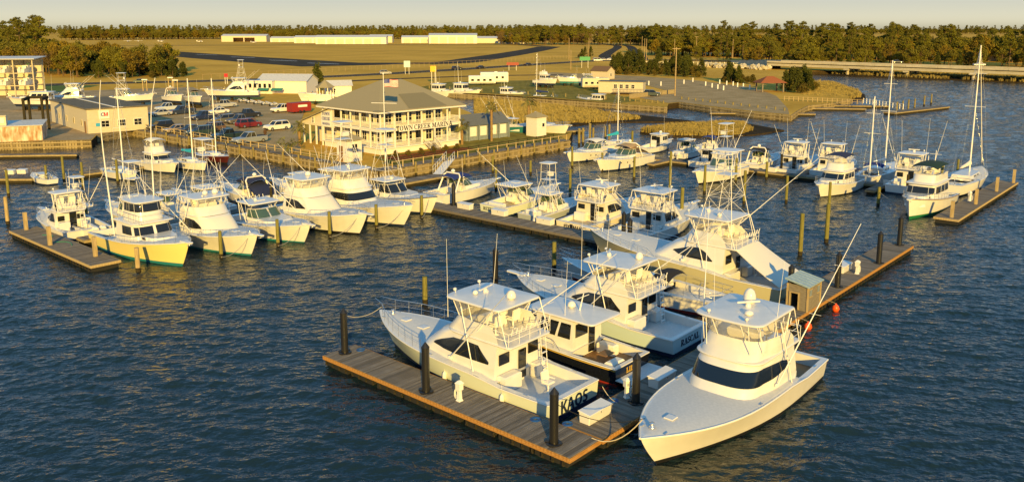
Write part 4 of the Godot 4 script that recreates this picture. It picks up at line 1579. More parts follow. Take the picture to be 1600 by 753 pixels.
# house boats of the trawler, lobster boat and pilot house kind
func cabin_boat(label: String, p: Dictionary, called := "cabin_cruiser") -> Node3D:
	var L: float = p.L
	var B: float = p.B
	var root := place_boat(called, label, "boat", p)
	make_hull(p, root)
	var ck: float = p.get("cock", .3)
	var zb := L * .5 - ck * L
	var zf: float = zb - p.get("house", .38) * L
	var sole: float = p.get("sole", .55)
	make_deck(p, root, ck - .01, p.get("deckm", "nonskid"))
	make_cockpit(p, root, ck, sole, p.get("solem", "nonskid"), .22)
	var y0: float = sheer(p, ck + .1) - .2
	var yr: float = p.get("roof", 2.9)
	var w0: float = B * .5 * p.get("hw", .76)
	var rk: float = p.get("frake", .7)
	var hm: Material = M[p.get("housem", "gelcoat")]
	var h := [[y0, zf, zb, w0, p.get("round", .6)], [lerpf(y0, yr, .45), zf + rk * .3, zb, w0 * .98, p.get("round", .6)], [yr, zf + rk, zb, w0 * .93, p.get("round", .6)]]
	if p.get("trunk", true):
		var tk := [[y0 - .1, zf - L * .17, zf + .4, w0 * .75, 1.2], [sheer(p, .7) + p.get("trunk_h", .45), zf - L * .13, zf + .4, w0 * .7, 1.1]]
		house_shell(tk, "cabin_trunk", hm, root)
		for sd in [-1.0, 1.0]:
			pane(tk, "cabin_port", M.glass, root, sd * .62, sd * .85, [sheer(p, .7) + .08, sheer(p, .7) + .08], [sheer(p, .7) + .28, sheer(p, .7) + .28], 4)
	house_shell(h, "deckhouse", hm, root)
	var bk := Sh.new()
	bk.box(V3(0, (sole + y0) * .5 + .02, zb - .06), V3(w0 * 1.98, y0 - sole, .1))
	part("bulkhead", bk, hm, root)
	var dr := Sh.new()
	dr.box(V3(w0 * .3, sole + .95, zb + .02), V3(.6, 1.7, .05), Basis.IDENTITY, .02)
	dr.box(V3(-w0 * .4, lerpf(y0, yr, .65), zb + .02), V3(w0 * .8, (yr - y0) * .4, .05), Basis.IDENTITY, .02)
	part("saloon_door", dr, M[p.get("glass", "glass")], root)
	var ylo := lerpf(y0, yr, p.get("wlo", .48))
	var yhi := lerpf(y0, yr, p.get("whi", .84))
	var gl: Material = M[p.get("glass", "glass")]
	for c in p.get("panes", [[-.46, -.17], [-.155, .155], [.17, .46], [.54, .68], [.70, .82], [.84, .96], [-.54, -.68], [-.70, -.82], [-.84, -.96]]):
		pane(h, "window_pane", gl, root, c[0], c[1], [ylo, ylo], [yhi, yhi], 6)
	top_slab("roof", zf + rk - p.get("brow", .35), zb + p.get("roof_aft", .5), w0 * .93 + .16, .45, yr + .09, .12, M[p.get("topm", "gelcoat")], root, .1)
	var ym := yr + .1
	if p.get("fly", false):
		var fz: float = zf + rk + p.get("fly_back", .6)
		var f := [[yr + .05, fz - .2, zb + .2, w0 * .82, .6], [yr + .9, fz + .15, zb + .1, w0 * .80, .6]]
		house_shell(f, "flybridge", hm, root, false, false)
		var lip := Sh.new()
		lip.tube(Array(house_ring(f, yr + .9)), .035, 5)
		part("coaming_cap", lip, M.gelcoat, root)
		chair(root, V3(.4, yr + .1, zb - 1.0))
		chair(root, V3(-.4, yr + .1, zb - 1.0))
		var cs := Sh.new()
		cs.box(V3(0, yr + .5, fz + 1.0), V3(w0, .8, .5), Basis.IDENTITY, .08)
		part("helm_console", cs, M.gelcoat, root)
		ym = yr + 1.0
		if p.has("flytop"):
			bimini(root, fz + .2, zb + .4, w0 * .85, yr + 2.1, p.flytop, .28, 1.0)
			if p.get("flycurtain", true):
				for sg in [[-.95, -.5], [-.5, 0.0], [0.0, .5], [.5, .95]]:
					var sh := Sh.new()
					var rows := []
					for k in 3:
						var r := PackedVector3Array()
						for j in 5:
							var q := house_at(f, lerpf(sg[0], sg[1], j / 4.0), yr + .9)
							r.append(q + V3(-q.x * .02 * k, .46 * k, .15 * k if q.z < fz + .8 else 0.0))
						rows.append(r)
					sh.grid(rows)
					part("clear_curtain", sh, M.vinyl, root)
		var rl := Sh.new()
		rl.tube([V3(-w0 * .8, yr + .8, zb), V3(-w0 * .8, yr + .8, zb + p.get("roof_aft", .5) - .1), V3(w0 * .8, yr + .8, zb + p.get("roof_aft", .5) - .1), V3(w0 * .8, yr + .8, zb)], .02, 5)
		part("bridge_rail", rl, M.alu, root)
		if p.get("ladder", true):
			ladder(root, V3(-w0 * .6, sole, zb + 1.0), V3(-w0 * .6, yr + .1, zb + .55))
	if p.get("mast_h", 0.0) > 0.0:
		var mp := Sh.new()
		mp.tube([V3(0, ym, zb - .6), V3(0, ym + p.mast_h, zb - .3)], .06, 6, .03)
		mp.tube([V3(-.6, ym + p.mast_h * .8, zb - .35), V3(.6, ym + p.mast_h * .8, zb - .35)], .025, 5)
		part("signal_mast", mp, M.alu, root)
	if p.get("radar", true):
		radar_dome(root, V3(0, ym + p.get("radar_up", .05), zb - 1.2), .26)
	for k in p.get("whips", [[-.8, 0.0, 3.5], [.8, .4, 4.0]]):
		whip(root, V3(k[0] * w0, yr, zb - .8 + k[1]), V3(k[0] * w0 * 1.05, yr + k[2], zb - .6 + k[1]))
	if p.has("stripe"):
		var st := Sh.new()
		for sd in [-1.0, 1.0]:
			var r0 := PackedVector3Array()
			var r1 := PackedVector3Array()
			for t in stations(0.0, 1.0, 18):
				var e := sheer(p, t)
				r0.append(hull_at(p, t, e - .1, sd) + V3(sd * .012, 0, -.01))
				r1.append(hull_at(p, t, e - .17, sd) + V3(sd * .012, 0, -.01))
			st.grid([r0, r1])
		part("cove_stripe", st, M[p.stripe], root)
	if p.get("bow_rail", true):
		rail(root, p, p.get("rail_from", .35), p.get("rail_h", .6), 10)
	if p.get("pulpit", true):
		pulpit(root, p, .5)
	cleats(root, p, [.92, .5, .08])
	if p.get("seats", false):
		bx("cockpit_seat", root, "white_vinyl", V3(-w0 * .55, sole + .3, L * .5 - .7), V3(w0 * .8, .55, .6), Basis.IDENTITY, .08)
		bx("cockpit_seat", root, "white_vinyl", V3(w0 * .6, sole + .35, zb + .9), V3(.6, .7, 1.2), Basis.IDENTITY, .08)
		bx("cockpit_table", root, "teak", V3(-w0 * .3, sole + .65, L * .5 - 1.6), V3(.9, .06, .7), Basis.IDENTITY, .02)
	if p.has("cockpit_top"):
		bimini(root, zb + .3, L * .5 - .3, w0, yr - .1, p.cockpit_top, .2, 1.0, "cockpit_awning")
	if p.get("platform", false):
		var sw := Sh.new()
		sw.box(V3(0, .35, L * .5 + .6), V3(B * .88, .12, 1.25), Basis.IDENTITY, .05)
		part("swim_platform", sw, M[p.get("platformm", "gelcoat")], root)
	if p.has("text"):
		name_on_transom(root, p, p.text, p.get("text_h", .3), p.get("text_m", "gold"), 0.0, .05, true)
	return root

func sailboat(label: String, p: Dictionary) -> Node3D:
	var L: float = p.L
	var B: float = p.B
	for k in [["sheerp", 2.2], ["bowp", 2.0], ["mid", .48], ["sternb", .62], ["wlk", .84], ["sternw", .5], ["wlp", 1.8], ["flare", 1.1], ["crown", .12], ["rub_r", .03], ["rake", L * .1]]:
		if not p.has(k[0]):
			p[k[0]] = k[1]
	var root := place_boat("sailing_boat", label, "sailboat", p)
	make_hull(p, root)
	make_deck(p, root, .32, p.get("deckm", "gelcoat"), .1)
	make_cockpit(p, root, .33, p.ss - .45, "nonskid", .45)
	var zb := L * .5 - .33 * L
	var zf: float = zb - p.get("trunk", .36) * L
	var w0 := B * .5 * .58
	var yd := sheer(p, .5)
	var h := [[yd - .25, zf - .3, zb, w0, 1.1], [yd + .42, zf + .25, zb, w0 * .88, 1.0]]
	house_shell(h, "coachroof", M.gelcoat, root)
	for sd in [-1.0, 1.0]:
		for c in [[.56, .68], [.72, .86]]:
			pane(h, "cabin_port", M[p.get("glass", "glass")], root, sd * c[0], sd * c[1], [yd + .12, yd + .12], [yd + .3, yd + .3], 5)
	hatch(root, p, .78, .5, p.get("hatchm", "gelcoat"))
	var zm: float = zf + p.get("mast_at", .28) * (zb - zf)
	if p.get("mast", 0.0) > 0.0:
		rig(root, p, zm, yd + .42, p.mast, L * p.get("boom", .36), p.get("cover", ""))
	if p.get("mizzen", 0.0) > 0.0:
		rig(root, p, L * .5 - .16 * L, p.ss + .2, p.mizzen, L * .2, p.get("cover", ""), false)
	var ll := Sh.new()
	for sd in [-1.0, 1.0]:
		var a := []
		for t in stations(.06, .94, 8):
			var b := deck_at(p, t, sd, .06)
			ll.tube([b, b + V3(0, .62, 0)], .014, 4)
			a.append(b + V3(0, .62, 0))
		ll.tube(a, .007, 4)
	var bow := deck_at(p, 1.0, 0)
	for y in [.35, .7]:
		ll.tube([deck_at(p, .9, -1, .05) + V3(0, y, 0), bow + V3(-.2, y + .05, -.15), bow + V3(.2, y + .05, -.15), deck_at(p, .9, 1, .05) + V3(0, y, 0)], .018, 4)
		ll.tube([deck_at(p, .12, -1, .05) + V3(0, y, 0), deck_at(p, 0, -1, .05) + V3(0, y, 0), deck_at(p, 0, 1, .05) + V3(0, y, 0), deck_at(p, .12, 1, .05) + V3(0, y, 0)], .018, 4)
	part("lifeline", ll, M.steel, root)
	if p.has("dodger"):
		bimini(root, zb - .5, zb + 1.0, w0 * 1.15, yd + 1.25, p.dodger, .35, .4, "spray_hood")
	if p.has("bimini"):
		bimini(root, zb + 1.3, zb + 3.2, w0 * 1.3, yd + 1.75, p.bimini, .25, 1.0)
	if p.has("text"):
		name_on_transom(root, p, p.text, .25, "dark_letter")
	var wh := Sh.new()
	for k in 12:
		var a := TAU * k / 12.0
		var b := TAU * (k + 1) / 12.0
		wh.tube([V3(cos(a) * .4, p.ss + .45 + sin(a) * .4, L * .5 - .13 * L), V3(cos(b) * .4, p.ss + .45 + sin(b) * .4, L * .5 - .13 * L)], .018, 4)
	wh.tube([V3(0, p.ss - .4, L * .5 - .14 * L), V3(0, p.ss + .5, L * .5 - .14 * L)], .06, 6)
	part("wheel", wh, M.steel, root)
	return root

func rig(root: Node3D, p: Dictionary, zm: float, ym: float, top: float, boom: float, cover: String, stays := true) -> void:
	var L: float = p.L
	var ma := Sh.new()
	ma.tube([V3(0, ym - .3, zm), V3(0, top, zm + .12)], .10, 8, .07)
	part("mast", ma, M[p.get("mastm", "alu")], root)
	var bo := Sh.new()
	bo.tube([V3(0, ym + .9, zm + .1), V3(0, ym + 1.0, zm + boom)], .07, 6)
	part("boom", bo, M[p.get("mastm", "alu")], root)
	if cover != "":
		var rows := []
		for i in 7:
			var k := i / 6.0
			var r := PackedVector3Array()
			var w := lerpf(.22, .1, k)
			var hh := lerpf(.65, .22, pow(k, .5))
			for q in [[-.6, -.12], [-1.0, .12], [-.7, .5], [0.0, 1.0], [.7, .5], [1.0, .12], [.6, -.12]]:
				r.append(V3(q[0] * w, ym + .95 + q[1] * hh, zm + .02 + k * boom * .96))
			rows.append(r)
		canvas("sail_cover", rows, cover, root)
	var sp := Sh.new()
	for k in [.52, .78] if top > 11.0 else [.55]:
		var y := lerpf(ym, top, k)
		sp.tube([V3(-p.B * .28 * (1.3 - k * .6), y, zm + .15), V3(0, y, zm + .05), V3(p.B * .28 * (1.3 - k * .6), y, zm + .15)], .03, 5)
	part("spreader", sp, M.alu, root)
	var wi := Sh.new()
	for sd in [-1.0, 1.0]:
		var t: float = (L * .5 - zm) / L
		var c := deck_at(p, t, sd, .05)
		var sw: float = p.B * .28 * .95
		wi.tube([c, V3(sd * sw, lerpf(ym, top, .52), zm + .15), V3(0, top - .2, zm + .1)], .011, 4)
		wi.tube([deck_at(p, t - .04, sd, .05), V3(0, lerpf(ym, top, .5), zm)], .009, 4)
	if stays:
		wi.tube([V3(0, top - .1, zm + .1), deck_at(p, 1.0, 0) + V3(0, .1, .1)], .013, 4)
		wi.tube([V3(0, top - .1, zm + .1), V3(0, p.ss + .1, L * .5 - .05)], .011, 4)
	wi.tube([V3(0, ym + 1.0, zm + boom), V3(0, top - .2, zm + .15)], .008, 4)
	part("rigging", wi, M.steel, root)
	if p.has("furl") and stays:
		var fu := Sh.new()
		fu.tube([deck_at(p, 1.0, 0) + V3(0, .5, .15), V3(0, top - .6, zm + .05)], .07, 6, .04)
		part("furled_jib", fu, M[p.furl], root)

# ---------------------------------------------------------------- buildings
func bx(called: String, parent: Node, m: String, c: Vector3, s: Vector3, b := Basis.IDENTITY, bev := 0.0) -> MeshInstance3D:
	var sh := Sh.new()
	sh.box(c, s, b, bev)
	return part(called, sh, M[m], parent)

# window: pane with frame and sill; n is the outward normal axis: "x-", "x+", "z-", "z+"
func window(parent: Node, c: Vector3, w: float, h: float, n: String, m := "glass", trim := "trim", bars := true) -> void:
	var b := Basis.IDENTITY
	match n:
		"z-": b = Basis(Vector3.UP, PI)
		"x+": b = Basis(Vector3.UP, PI * .5)
		"x-": b = Basis(Vector3.UP, -PI * .5)
	var g := Sh.new()
	g.box(c + b * V3(0, 0, .03), V3(w, h, .04), b)
	var win := part("window", g, M[m], parent)
	var f := Sh.new()
	for s in [-1.0, 1.0]:
		f.box(c + b * V3(s * (w * .5 + .05), 0, .05), V3(.1, h + .2, .09), b)
		f.box(c + b * V3(0, s * (h * .5 + .05), .05), V3(w, .1, .088), b)
	if bars:
		f.box(c + b * V3(0, 0, .055), V3(.045, h, .05), b)
		f.box(c + b * V3(0, 0, .05), V3(w, .045, .045), b)
	part("frame", f, M[trim], win)

func gable_house(called: String, label: String, category: String, at: Vector3, turn: float, s: Vector3, rise: float, wall: String, roof: String, over := 0.35, along_x := true, bays := 0) -> Node3D:
	var root := thing(called, label, category, at, turn)
	var w := Sh.new()
	if bays > 0:      # open bays along the front: a shell with piers and lintel
		w.box(V3(0, s.y * .5, -s.z * .5 + .2), V3(s.x, s.y, .4))
		for k in [-1.0, 1.0]:
			w.box(V3(k * (s.x * .5 - .2), s.y * .5, 0), V3(.4, s.y, s.z - .8))
		w.box(V3(0, s.y * .86, s.z * .5 - .2), V3(s.x, s.y * .28, .4))
		for k in bays + 1:
			w.box(V3((float(k) / bays - .5) * (s.x * .5), s.y * .36, s.z * .5 - .2), V3(1.4, s.y * .72, .4))
		for k in [-1.0, 1.0]:
			w.box(V3(k * s.x * .375, s.y * .36, s.z * .5 - .21), V3(s.x * .25, s.y * .72, .38))
	else:
		w.box(V3(0, s.y * .5, 0), s)
	var hx := s.x * .5
	var hz := s.z * .5
	if along_x:
		for k in [-1.0, 1.0]:
			w.tri(V3(k * hx, s.y, -hz), V3(k * hx, s.y + rise, 0), V3(k * hx, s.y, hz))
	else:
		for k in [-1.0, 1.0]:
			w.tri(V3(-hx, s.y, k * hz), V3(0, s.y + rise, k * hz), V3(hx, s.y, k * hz))
	part("wall", w, M[wall], root)
	var r := Sh.new()
	for k in [-1.0, 1.0]:
		if along_x:
			var l := Vector2(hz, rise).length() + over
			var a: float = atan2(rise, hz) * k
			r.box(V3(0, s.y + rise * .5 + .08 - over * rise / hz * .3, k * (hz + over * .6) * .5), V3(s.x + over * 2, .1, l), Basis(Vector3.RIGHT, a))
		else:
			var l := Vector2(hx, rise).length() + over
			var a: float = -atan2(rise, hx) * k
			r.box(V3(k * (hx + over * .6) * .5, s.y + rise * .5 + .08 - over * rise / hx * .3, 0), V3(l, .1, s.z + over * 2), Basis(Vector3.BACK, a))
	part("roof", r, M[roof], root)
	return root

func railing(called: String, parent: Node, a: Vector3, b: Vector3, h := .95, step := .2, m := "trim") -> void:
	var sh := Sh.new()
	var d := b - a
	var l := Vector2(d.x, d.z).length()
	var y := -atan2(d.z, d.x)
	var bs := Basis(Vector3.UP, y) * Basis(Vector3.BACK, atan2(d.y, l))
	sh.box((a + b) * .5 + V3(0, h, 0), V3(d.length(), .07, .1), bs)
	sh.box((a + b) * .5 + V3(0, .12, 0), V3(d.length(), .06, .06), bs)
	for k in int(l / step):
		sh.box(a.lerp(b, (k + .5) / int(l / step)) + V3(0, h * .5 + .04, 0), V3(.05, h - .12, .05), Basis(Vector3.UP, y))
	part(called, sh, M[m], parent)

func clubhouse() -> void:
	# local x runs along the lettered front, +z is out of the front
	var root := thing("clubhouse", "two-storey cream clubhouse with wraparound porches, hip roof and TOWN CREEK MARINA sign", "building", V3(-19.6, 0, -124.2), .80)
	var W := 16.2
	var D := 15.4
	var y1 := 2.3
	var y2 := 5.15
	var ye := 7.95
	var p := 2.1
	bx("wall", root, "cream_wall", V3(W * .5, (y1 + ye) * .5, -D * .5), V3(W - p * 2, ye - y1, D - p * 2))
	bx("skirt_wall", root, "trim", V3(W * .5, (LAND + y1) * .5 - .15, -D * .5), V3(W - .5, y1 - LAND + .3 - .2, D - .5))
	for y in [y1, y2]:
		var sh := Sh.new()
		sh.box(V3(W * .5, y - .1, -D * .5), V3(W, .2, D), Basis.IDENTITY, .03)
		part("porch_floor", sh, M.trim, root)
		var be := Sh.new()
		be.box(V3(W * .5, y + 2.55, -.12), V3(W, .3, .14))
		be.box(V3(.12, y + 2.55, -D * .5), V3(.14, .3, D - .3))
		part("porch_beam", be, M.trim, root)
	# hip roof with the steep ridge running along x
	var o := .65
	var a := V3(-o, ye - .1, o)
	var b := V3(W + o, ye - .1, o)
	var c := V3(W + o, ye - .1, -D - o)
	var d := V3(-o, ye - .1, -D - o)
	var r0 := V3(W * .5 - 2.0, 11.9, -D * .5)
	var r1 := V3(W * .5 + 2.2, 11.9, -D * .5)
	var rf := Sh.new()
	rf.quad(a, r0, r1, b)
	rf.tri(b, r1, c)
	rf.quad(c, r1, r0, d)
	rf.tri(d, r0, a)
	for e in [[a, b], [b, c], [c, d], [d, a]]:
		rf.quad(e[0], e[1], e[1] - V3(0, .08, 0), e[0] - V3(0, .08, 0))
	rf.quad(a - V3(0, .08, 0), d - V3(0, .08, 0), c - V3(0, .08, 0), b - V3(0, .08, 0))
	var roof := part("roof", rf, M.shingle, root)
	roof.set_meta("label", "olive grey shingle hip roof")
	# newer, darker patch of shingles on the front slope
	var pa := Sh.new()
	var slope := func(u: float, v: float) -> Vector3:
		return a.lerp(b, u).lerp(r0.lerp(r1, u), v) + V3(0, .03, .02)
	pa.quad(slope.call(.33, .03), slope.call(.33, .5), slope.call(.80, .5), slope.call(.78, .03))
	part("shingle_patch", pa, M.dark_shingle, roof)
	var fa := Sh.new()
	for e in [[V3(W * .5, ye - .28, o - .03), V3(W + 2 * o, .22, .06)], [V3(-o + .03, ye - .28, -D * .5), V3(.06, .22, D + 2 * o - .12)], [V3(W + o - .03, ye - .28, -D * .5), V3(.06, .22, D + 2 * o - .12)]]:
		fa.box(e[0], e[1])
	part("fascia", fa, M.trim, root)
	# porch posts, railings
	for k in 7:
		var x := lerpf(.15, W - .15, k / 6.0)
		for y in [y1, y2]:
			bx("post", root, "trim", V3(x, y + 1.25, -.15), V3(.2, 2.5, .2))
			if k < 6 and not (y == y1 and k == 3):
				railing("railing", root, V3(x + .1, y, -.15), V3(lerpf(.15, W - .15, (k + 1) / 6.0) - .1, y, -.15))
	for k in 6:
		var z := lerpf(-.15, -D + .15, k / 6.0 + 1.0 / 6.0)
		for y in [y1, y2]:
			bx("post", root, "trim", V3(.15, y + 1.25, z), V3(.2, 2.5, .2))
			railing("railing", root, V3(.15, y, z + .1), V3(.15, y, lerpf(-.15, -D + .15, k / 6.0) - .1))
	for k in 3:
		bx("post", root, "trim", V3(W - .15, y2 + 1.25, -.15 - 2.4 * (k + 1)), V3(.2, 2.5, .2))
		bx("post", root, "trim", V3(W - .15, y1 + 1.25, -.15 - 2.4 * (k + 1)), V3(.2, 2.5, .2))
		railing("railing", root, V3(W - .15, y2, -.15 - 2.4 * k), V3(W - .15, y2, -.15 - 2.4 * (k + 1)))
		railing("railing", root, V3(W - .15, y1, -.15 - 2.4 * k), V3(W - .15, y1, -.15 - 2.4 * (k + 1)))
	# windows and doors
	for k in 6:
		var x := p + 1.0 + (W - 2 * p - 2.0) * k / 5.0
		window(root, V3(x, y2 + 1.25, -p), 1.15, 1.6, "z+")
		if k == 3:
			var dr := Sh.new()
			dr.box(V3(x, y1 + 1.05, -p + .03), V3(1.3, 2.1, .06))
			part("door", dr, M.glass, root)
			bx("door_frame", root, "trim", V3(x, y1 + 2.2, -p + .06), V3(1.6, .16, .1))
		else:
			window(root, V3(x, y1 + 1.2, -p), 1.15, 1.75, "z+")
	for k in 6:
		var z := -p - .9 - (D - 2 * p - 1.8) * k / 5.0
		window(root, V3(p, y2 + 1.25, z), 1.0, 1.6, "x-")
		window(root, V3(p, y1 + 1.2, z), 1.0, 1.7, "x-")
	# sign across the front
	var sg := bx("front_sign", root, "sign_white", V3(W * .53, 5.0, .06), V3(10.2, .95, .06))
	var t := lettering("Town Creek Marina", .62, M.dark_letter, sg, Transform3D(Basis.IDENTITY, V3(W * .53, 5.0, .10)), true)
	t.mesh.text = "TOWN CREEK MARINA"
	t.mesh.pixel_size = .0305
	# stairs
	var st := Sh.new()
	for k in 6:
		st.box(V3(W * .58, y1 - .16 * (k + 1) + .06, .16 + .3 * k), V3(1.9, .06, .3))
	part("stair_tread", st, M.plank2, root)
	railing("stair_railing", root, V3(W * .58 - 1.0, y1, .1), V3(W * .58 - 1.0, LAND + .1, 2.0), .9, .3)
	railing("stair_railing", root, V3(W * .58 + 1.0, y1, .1), V3(W * .58 + 1.0, LAND + .1, 2.0), .9, .3)
	# rear wing under the lower roof, its gable with the blue-lettered sign facing the car park
	var gw := Sh.new()
	var z0 := -D + 3.4
	var z1 := -D - 6.0
	gw.quad(V3(0.1, 4.4, z0), V3(.1, 7.8, z0), V3(.1, 4.9, z1), V3(.1, 4.4, z1))
	gw.quad(V3(W, 4.4, z1), V3(W, 4.9, z1), V3(.1, 4.9, z1), V3(.1, 4.4, z1))
	part("wing_gable", gw, M.cream_wall, root)
	var wr := Sh.new()
	wr.quad(V3(-.4, 7.95, z0 + .2), V3(W, 7.95, z0 + .2), V3(W, 4.85, z1 - .4), V3(-.4, 4.85, z1 - .4))
	wr.quad(V3(-.4, 7.83, z0 + .2), V3(-.4, 7.95, z0 + .2), V3(-.4, 4.85, z1 - .4), V3(-.4, 4.7, z1 - .4))
	part("wing_roof", wr, M.shingle, root)
	bx("wing_wall", root, "cream_wall", V3(W * .5 + 1.4, (LAND + 4.4) * .5, (-D + z1) * .5), V3(W - 3.0, 4.4 - LAND, 5.6))
	for k in 4:
		bx("post", root, "trim", V3(.25, (LAND + 4.4) * .5, lerpf(-D - .3, z1 + .2, k / 3.0)), V3(.22, 4.4 - LAND, .22))
	window(root, V3(.1, 5.3, z1 + 3.3), .5, .9, "x-")
	var s2 := bx("side_sign", root, "sign_white", V3(-.0, 5.75, -D + 1.2), V3(.06, 2.5, 2.7))
	for k in 3:
		lettering(["TOWN", "CREEK", "MARINA"][k], .5 if k < 2 else .36, M.blue_letter, s2, Transform3D(Basis(Vector3.UP, -PI * .5), V3(-.05, 6.55 - .8 * k, -D + 1.2)), true)

func flagpole() -> void:
	var root := thing("flagpole", "tall white flagpole with yardarm and American flag before the clubhouse", "flagpole", Vector3(-17.73, 1.3, -116.29))
	var sh := Sh.new()
	sh.tube([V3(0, 0, 0), V3(0, 12.4, 0)], .11, 8, .05)
	sh.lathe([[.001, .2], [.1, .12], [.12, 0], [.001, -.12]], V3(0, 12.5, 0), 8)
	part("pole", sh, M.white_paint, root)
	var ya := Sh.new()
	ya.tube([V3(-1.8, 8.5, -.4), V3(1.8, 8.5, .4)], .05, 6)
	part("yardarm", ya, M.white_paint, root)
	var fx := Basis(Vector3.UP, .25)
	var wave := func(u: float, v: float, off := 0.0) -> Vector3:
		return fx * V3(.1 + u * 1.9, 11.75 - v * 1.05 + .06 * sin(u * 6.0), .10 * sin(u * 7.0 + v) * u + off)
	for k in 13:
		var st := Sh.new()
		var rows := []
		for i in 9:
			rows.append(PackedVector3Array([wave.call(i / 8.0, k / 13.0), wave.call(i / 8.0, (k + 1) / 13.0)]))
		st.grid(rows)
		part("stripe", st, M.flag_red if k % 2 == 0 else M.white_paint, root)
	var ca := Sh.new()
	var rows2 := []
	for i in 5:
		rows2.append(PackedVector3Array([wave.call(i / 10.0, -.005, .012), wave.call(i / 10.0, 7.0 / 13.0, .012)]))
	ca.grid(rows2)
	part("canton", ca, M.blue_letter, root)

func yard_buildings() -> void:
	# cream metal workshop
	var a := Vector3(-76.29, 1.3, -150.35)
	var b := Vector3(-93.63, 1.3, -170.34)
	var c := Vector3(-70.92, 1.3, -160.26)
	var root := thing("workshop", "cream metal workshop with flat grey roof and small CM sign in the boatyard", "building", a, turn_to(-(b - a).normalized()))
	# local -z runs back along the left wall... x sign found from the other wall
	var lx := root.to_local(c)
	var lz := root.to_local(b)
	var w: float = lx.x
	var l: float = lz.z
	var h := 4.3
	bx("wall", root, "metal_wall", V3(w * .5, h * .5, l * .5), V3(absf(w), h, absf(l)))
	var rf := Sh.new()
	rf.box(V3(w * .5, h + .12, l * .5), V3(absf(w) + .5, .22, absf(l) + .5), Basis.IDENTITY, .04)
	part("roof", rf, M.flat_roof, root)
	bx("ridge_cap", root, "trim", V3(w * .45, h + .27, l * .5), V3(.35, .08, absf(l)))
	var sx := signf(w)
	var sz := signf(l)
	var nx := "x-" if sx > 0 else "x+"
	var nz := "z-" if sz > 0 else "z+"
	for k in 4:
		window(root, V3(0, 1.7, l * (.15 + .2 * k)), .7, 1.0, nx, "glass", "metal_wall", false)
	var dr := bx("door", root, "teak", V3(-sx * .04, 1.05, l * .06), V3(.08, 2.1, .9))
	for k in 3:
		window(root, V3(w * (.28 + .27 * k), 1.6, 0), 1.3, 1.1, nz)
	var sg := bx("sign", root, "sign_white", V3(w * .27, 3.3, -sz * .06), V3(1.8, 1.5, .08))
	var tb := Basis(Vector3.UP, PI if sz > 0 else 0.0)
	lettering("C", .7, M.blue_letter, sg, Transform3D(tb, V3(w * .27, 3.3, -sz * .12) + tb * V3(-.3, 0, 0)))
	lettering("M", .7, M.red_letter, sg, Transform3D(tb, V3(w * .27, 3.3, -sz * .12) + tb * V3(.3, 0, 0)))
	bx("notice", root, "blue_sign", V3(w * .17, 1.5, -sz * .05), V3(.9, .6, .06))
	# corrugated shed on the quay
	var q := Vector3(-79.63, 1.3, -141.57)
	var q2 := Vector3(-91.26, 1.3, -136.77)
	root = thing("corrugated_shed", "rusty white corrugated shed on the quay at the left edge", "building", q, 0)
	root.rotation.y = -atan2((q2 - q).z, (q2 - q).x)
	var len := q.distance_to(q2)
	var n := 60
	var cw := Sh.new()
	for k in n:
		cw.box(V3(.05 + (k + .5) * len / n, 1.3, .02 * (k % 2)), V3(len / n, 2.6, .06))
	part("corrugated_wall", cw, M.rust_white, root)
	bx("wall", root, "rust_white", V3(len * .5, 1.25, 3.1), V3(len, 2.5, 6.0))
	var sr := Sh.new()
	sr.box(V3(len * .5, 2.75, 3.05), V3(len + .4, .1, 6.6), Basis(Vector3.RIGHT, -.05))
	part("roof", sr, M.tin_roof, root)
	var ac := thing("roof_vent_box", "square white vent box standing on the corrugated shed's roof", "vent", root.to_global(V3(6.2, 2.7, 1.2)), root.rotation.y)
	bx("body", ac, "cream_wall", V3(0, .75, 0), V3(1.9, 1.5, 1.6))
	bx("louvre", ac, "trim", V3(0, .85, -.84), V3(1.4, .9, .08))
	bx("lid", ac, "tin_roof", V3(0, 1.55, 0), V3(2.1, .08, 1.8), Basis(Vector3.RIGHT, .12))
	# steel rack with boats on shelves
	root = thing("boat_rack", "open steel dry-stack rack with boats on three shelves at the left edge", "rack", Vector3(-131.15, 1.3, -231.43), .12)
	var rk := Sh.new()
	for x in [0.0, -5.0, -10.0, -15.0]:
		for z in [0.0, -6.0]:
			rk.box(V3(x, 5.2, z), V3(.3, 10.4, .3))
	for y in [3.2, 6.6]:
		for z in [0.0, -6.0]:
			rk.box(V3(-7.5, y, z), V3(15.3, .25, .2))
		for x in [0.0, -5.0, -10.0, -15.0]:
			rk.box(V3(x, y + .05, -3), V3(.2, .2, 6))
	part("frame", rk, M.rack_steel, root)
	bx("back_sheet", root, "metal_wall", V3(-7.5, 5.2, -6.4), V3(15.4, 10.2, .1))
	bx("roof", root, "tin_roof", V3(-7.5, 10.7, -3), V3(17, .2, 8.2), Basis(Vector3.RIGHT, .06))
	for k in 4:
		var bt := centre_console(["small white boat on the rack's lower shelf near the open corner", "small white boat on the rack's lower shelf toward the picture edge", "small white boat on the rack's top shelf near the open corner", "small white boat on the rack's top shelf toward the picture edge"][k], {"at": root.to_global(V3(-2.5 - 5.0 * (k % 2), 3.75 + 3.4 * (k / 2), -2.6)), "dir": root.global_basis * V3(.12, 0, -1), "L": 6.4, "B": 2.2, "ss": .7, "sb": 1.0, "ttop": false, "whips": [], "motors": 1, "bottom": "gelcoat"})
		bt.set_meta("group", "boats on the dry-stack rack")
	# travel lift
	root = thing("travel_lift", "brown timber hoist frame standing on the boatyard quay", "hoist", Vector3(-87.50, 1.3, -154.16), .3)
	var tl := Sh.new()
	for x in [-1.5, 1.5]:
		for z in [-2.0, 2.0]:
			tl.box(V3(x, 3.0, z), V3(.4, 6.0, .4))
		tl.box(V3(x, 6.0, 0), V3(.4, .5, 4.6))
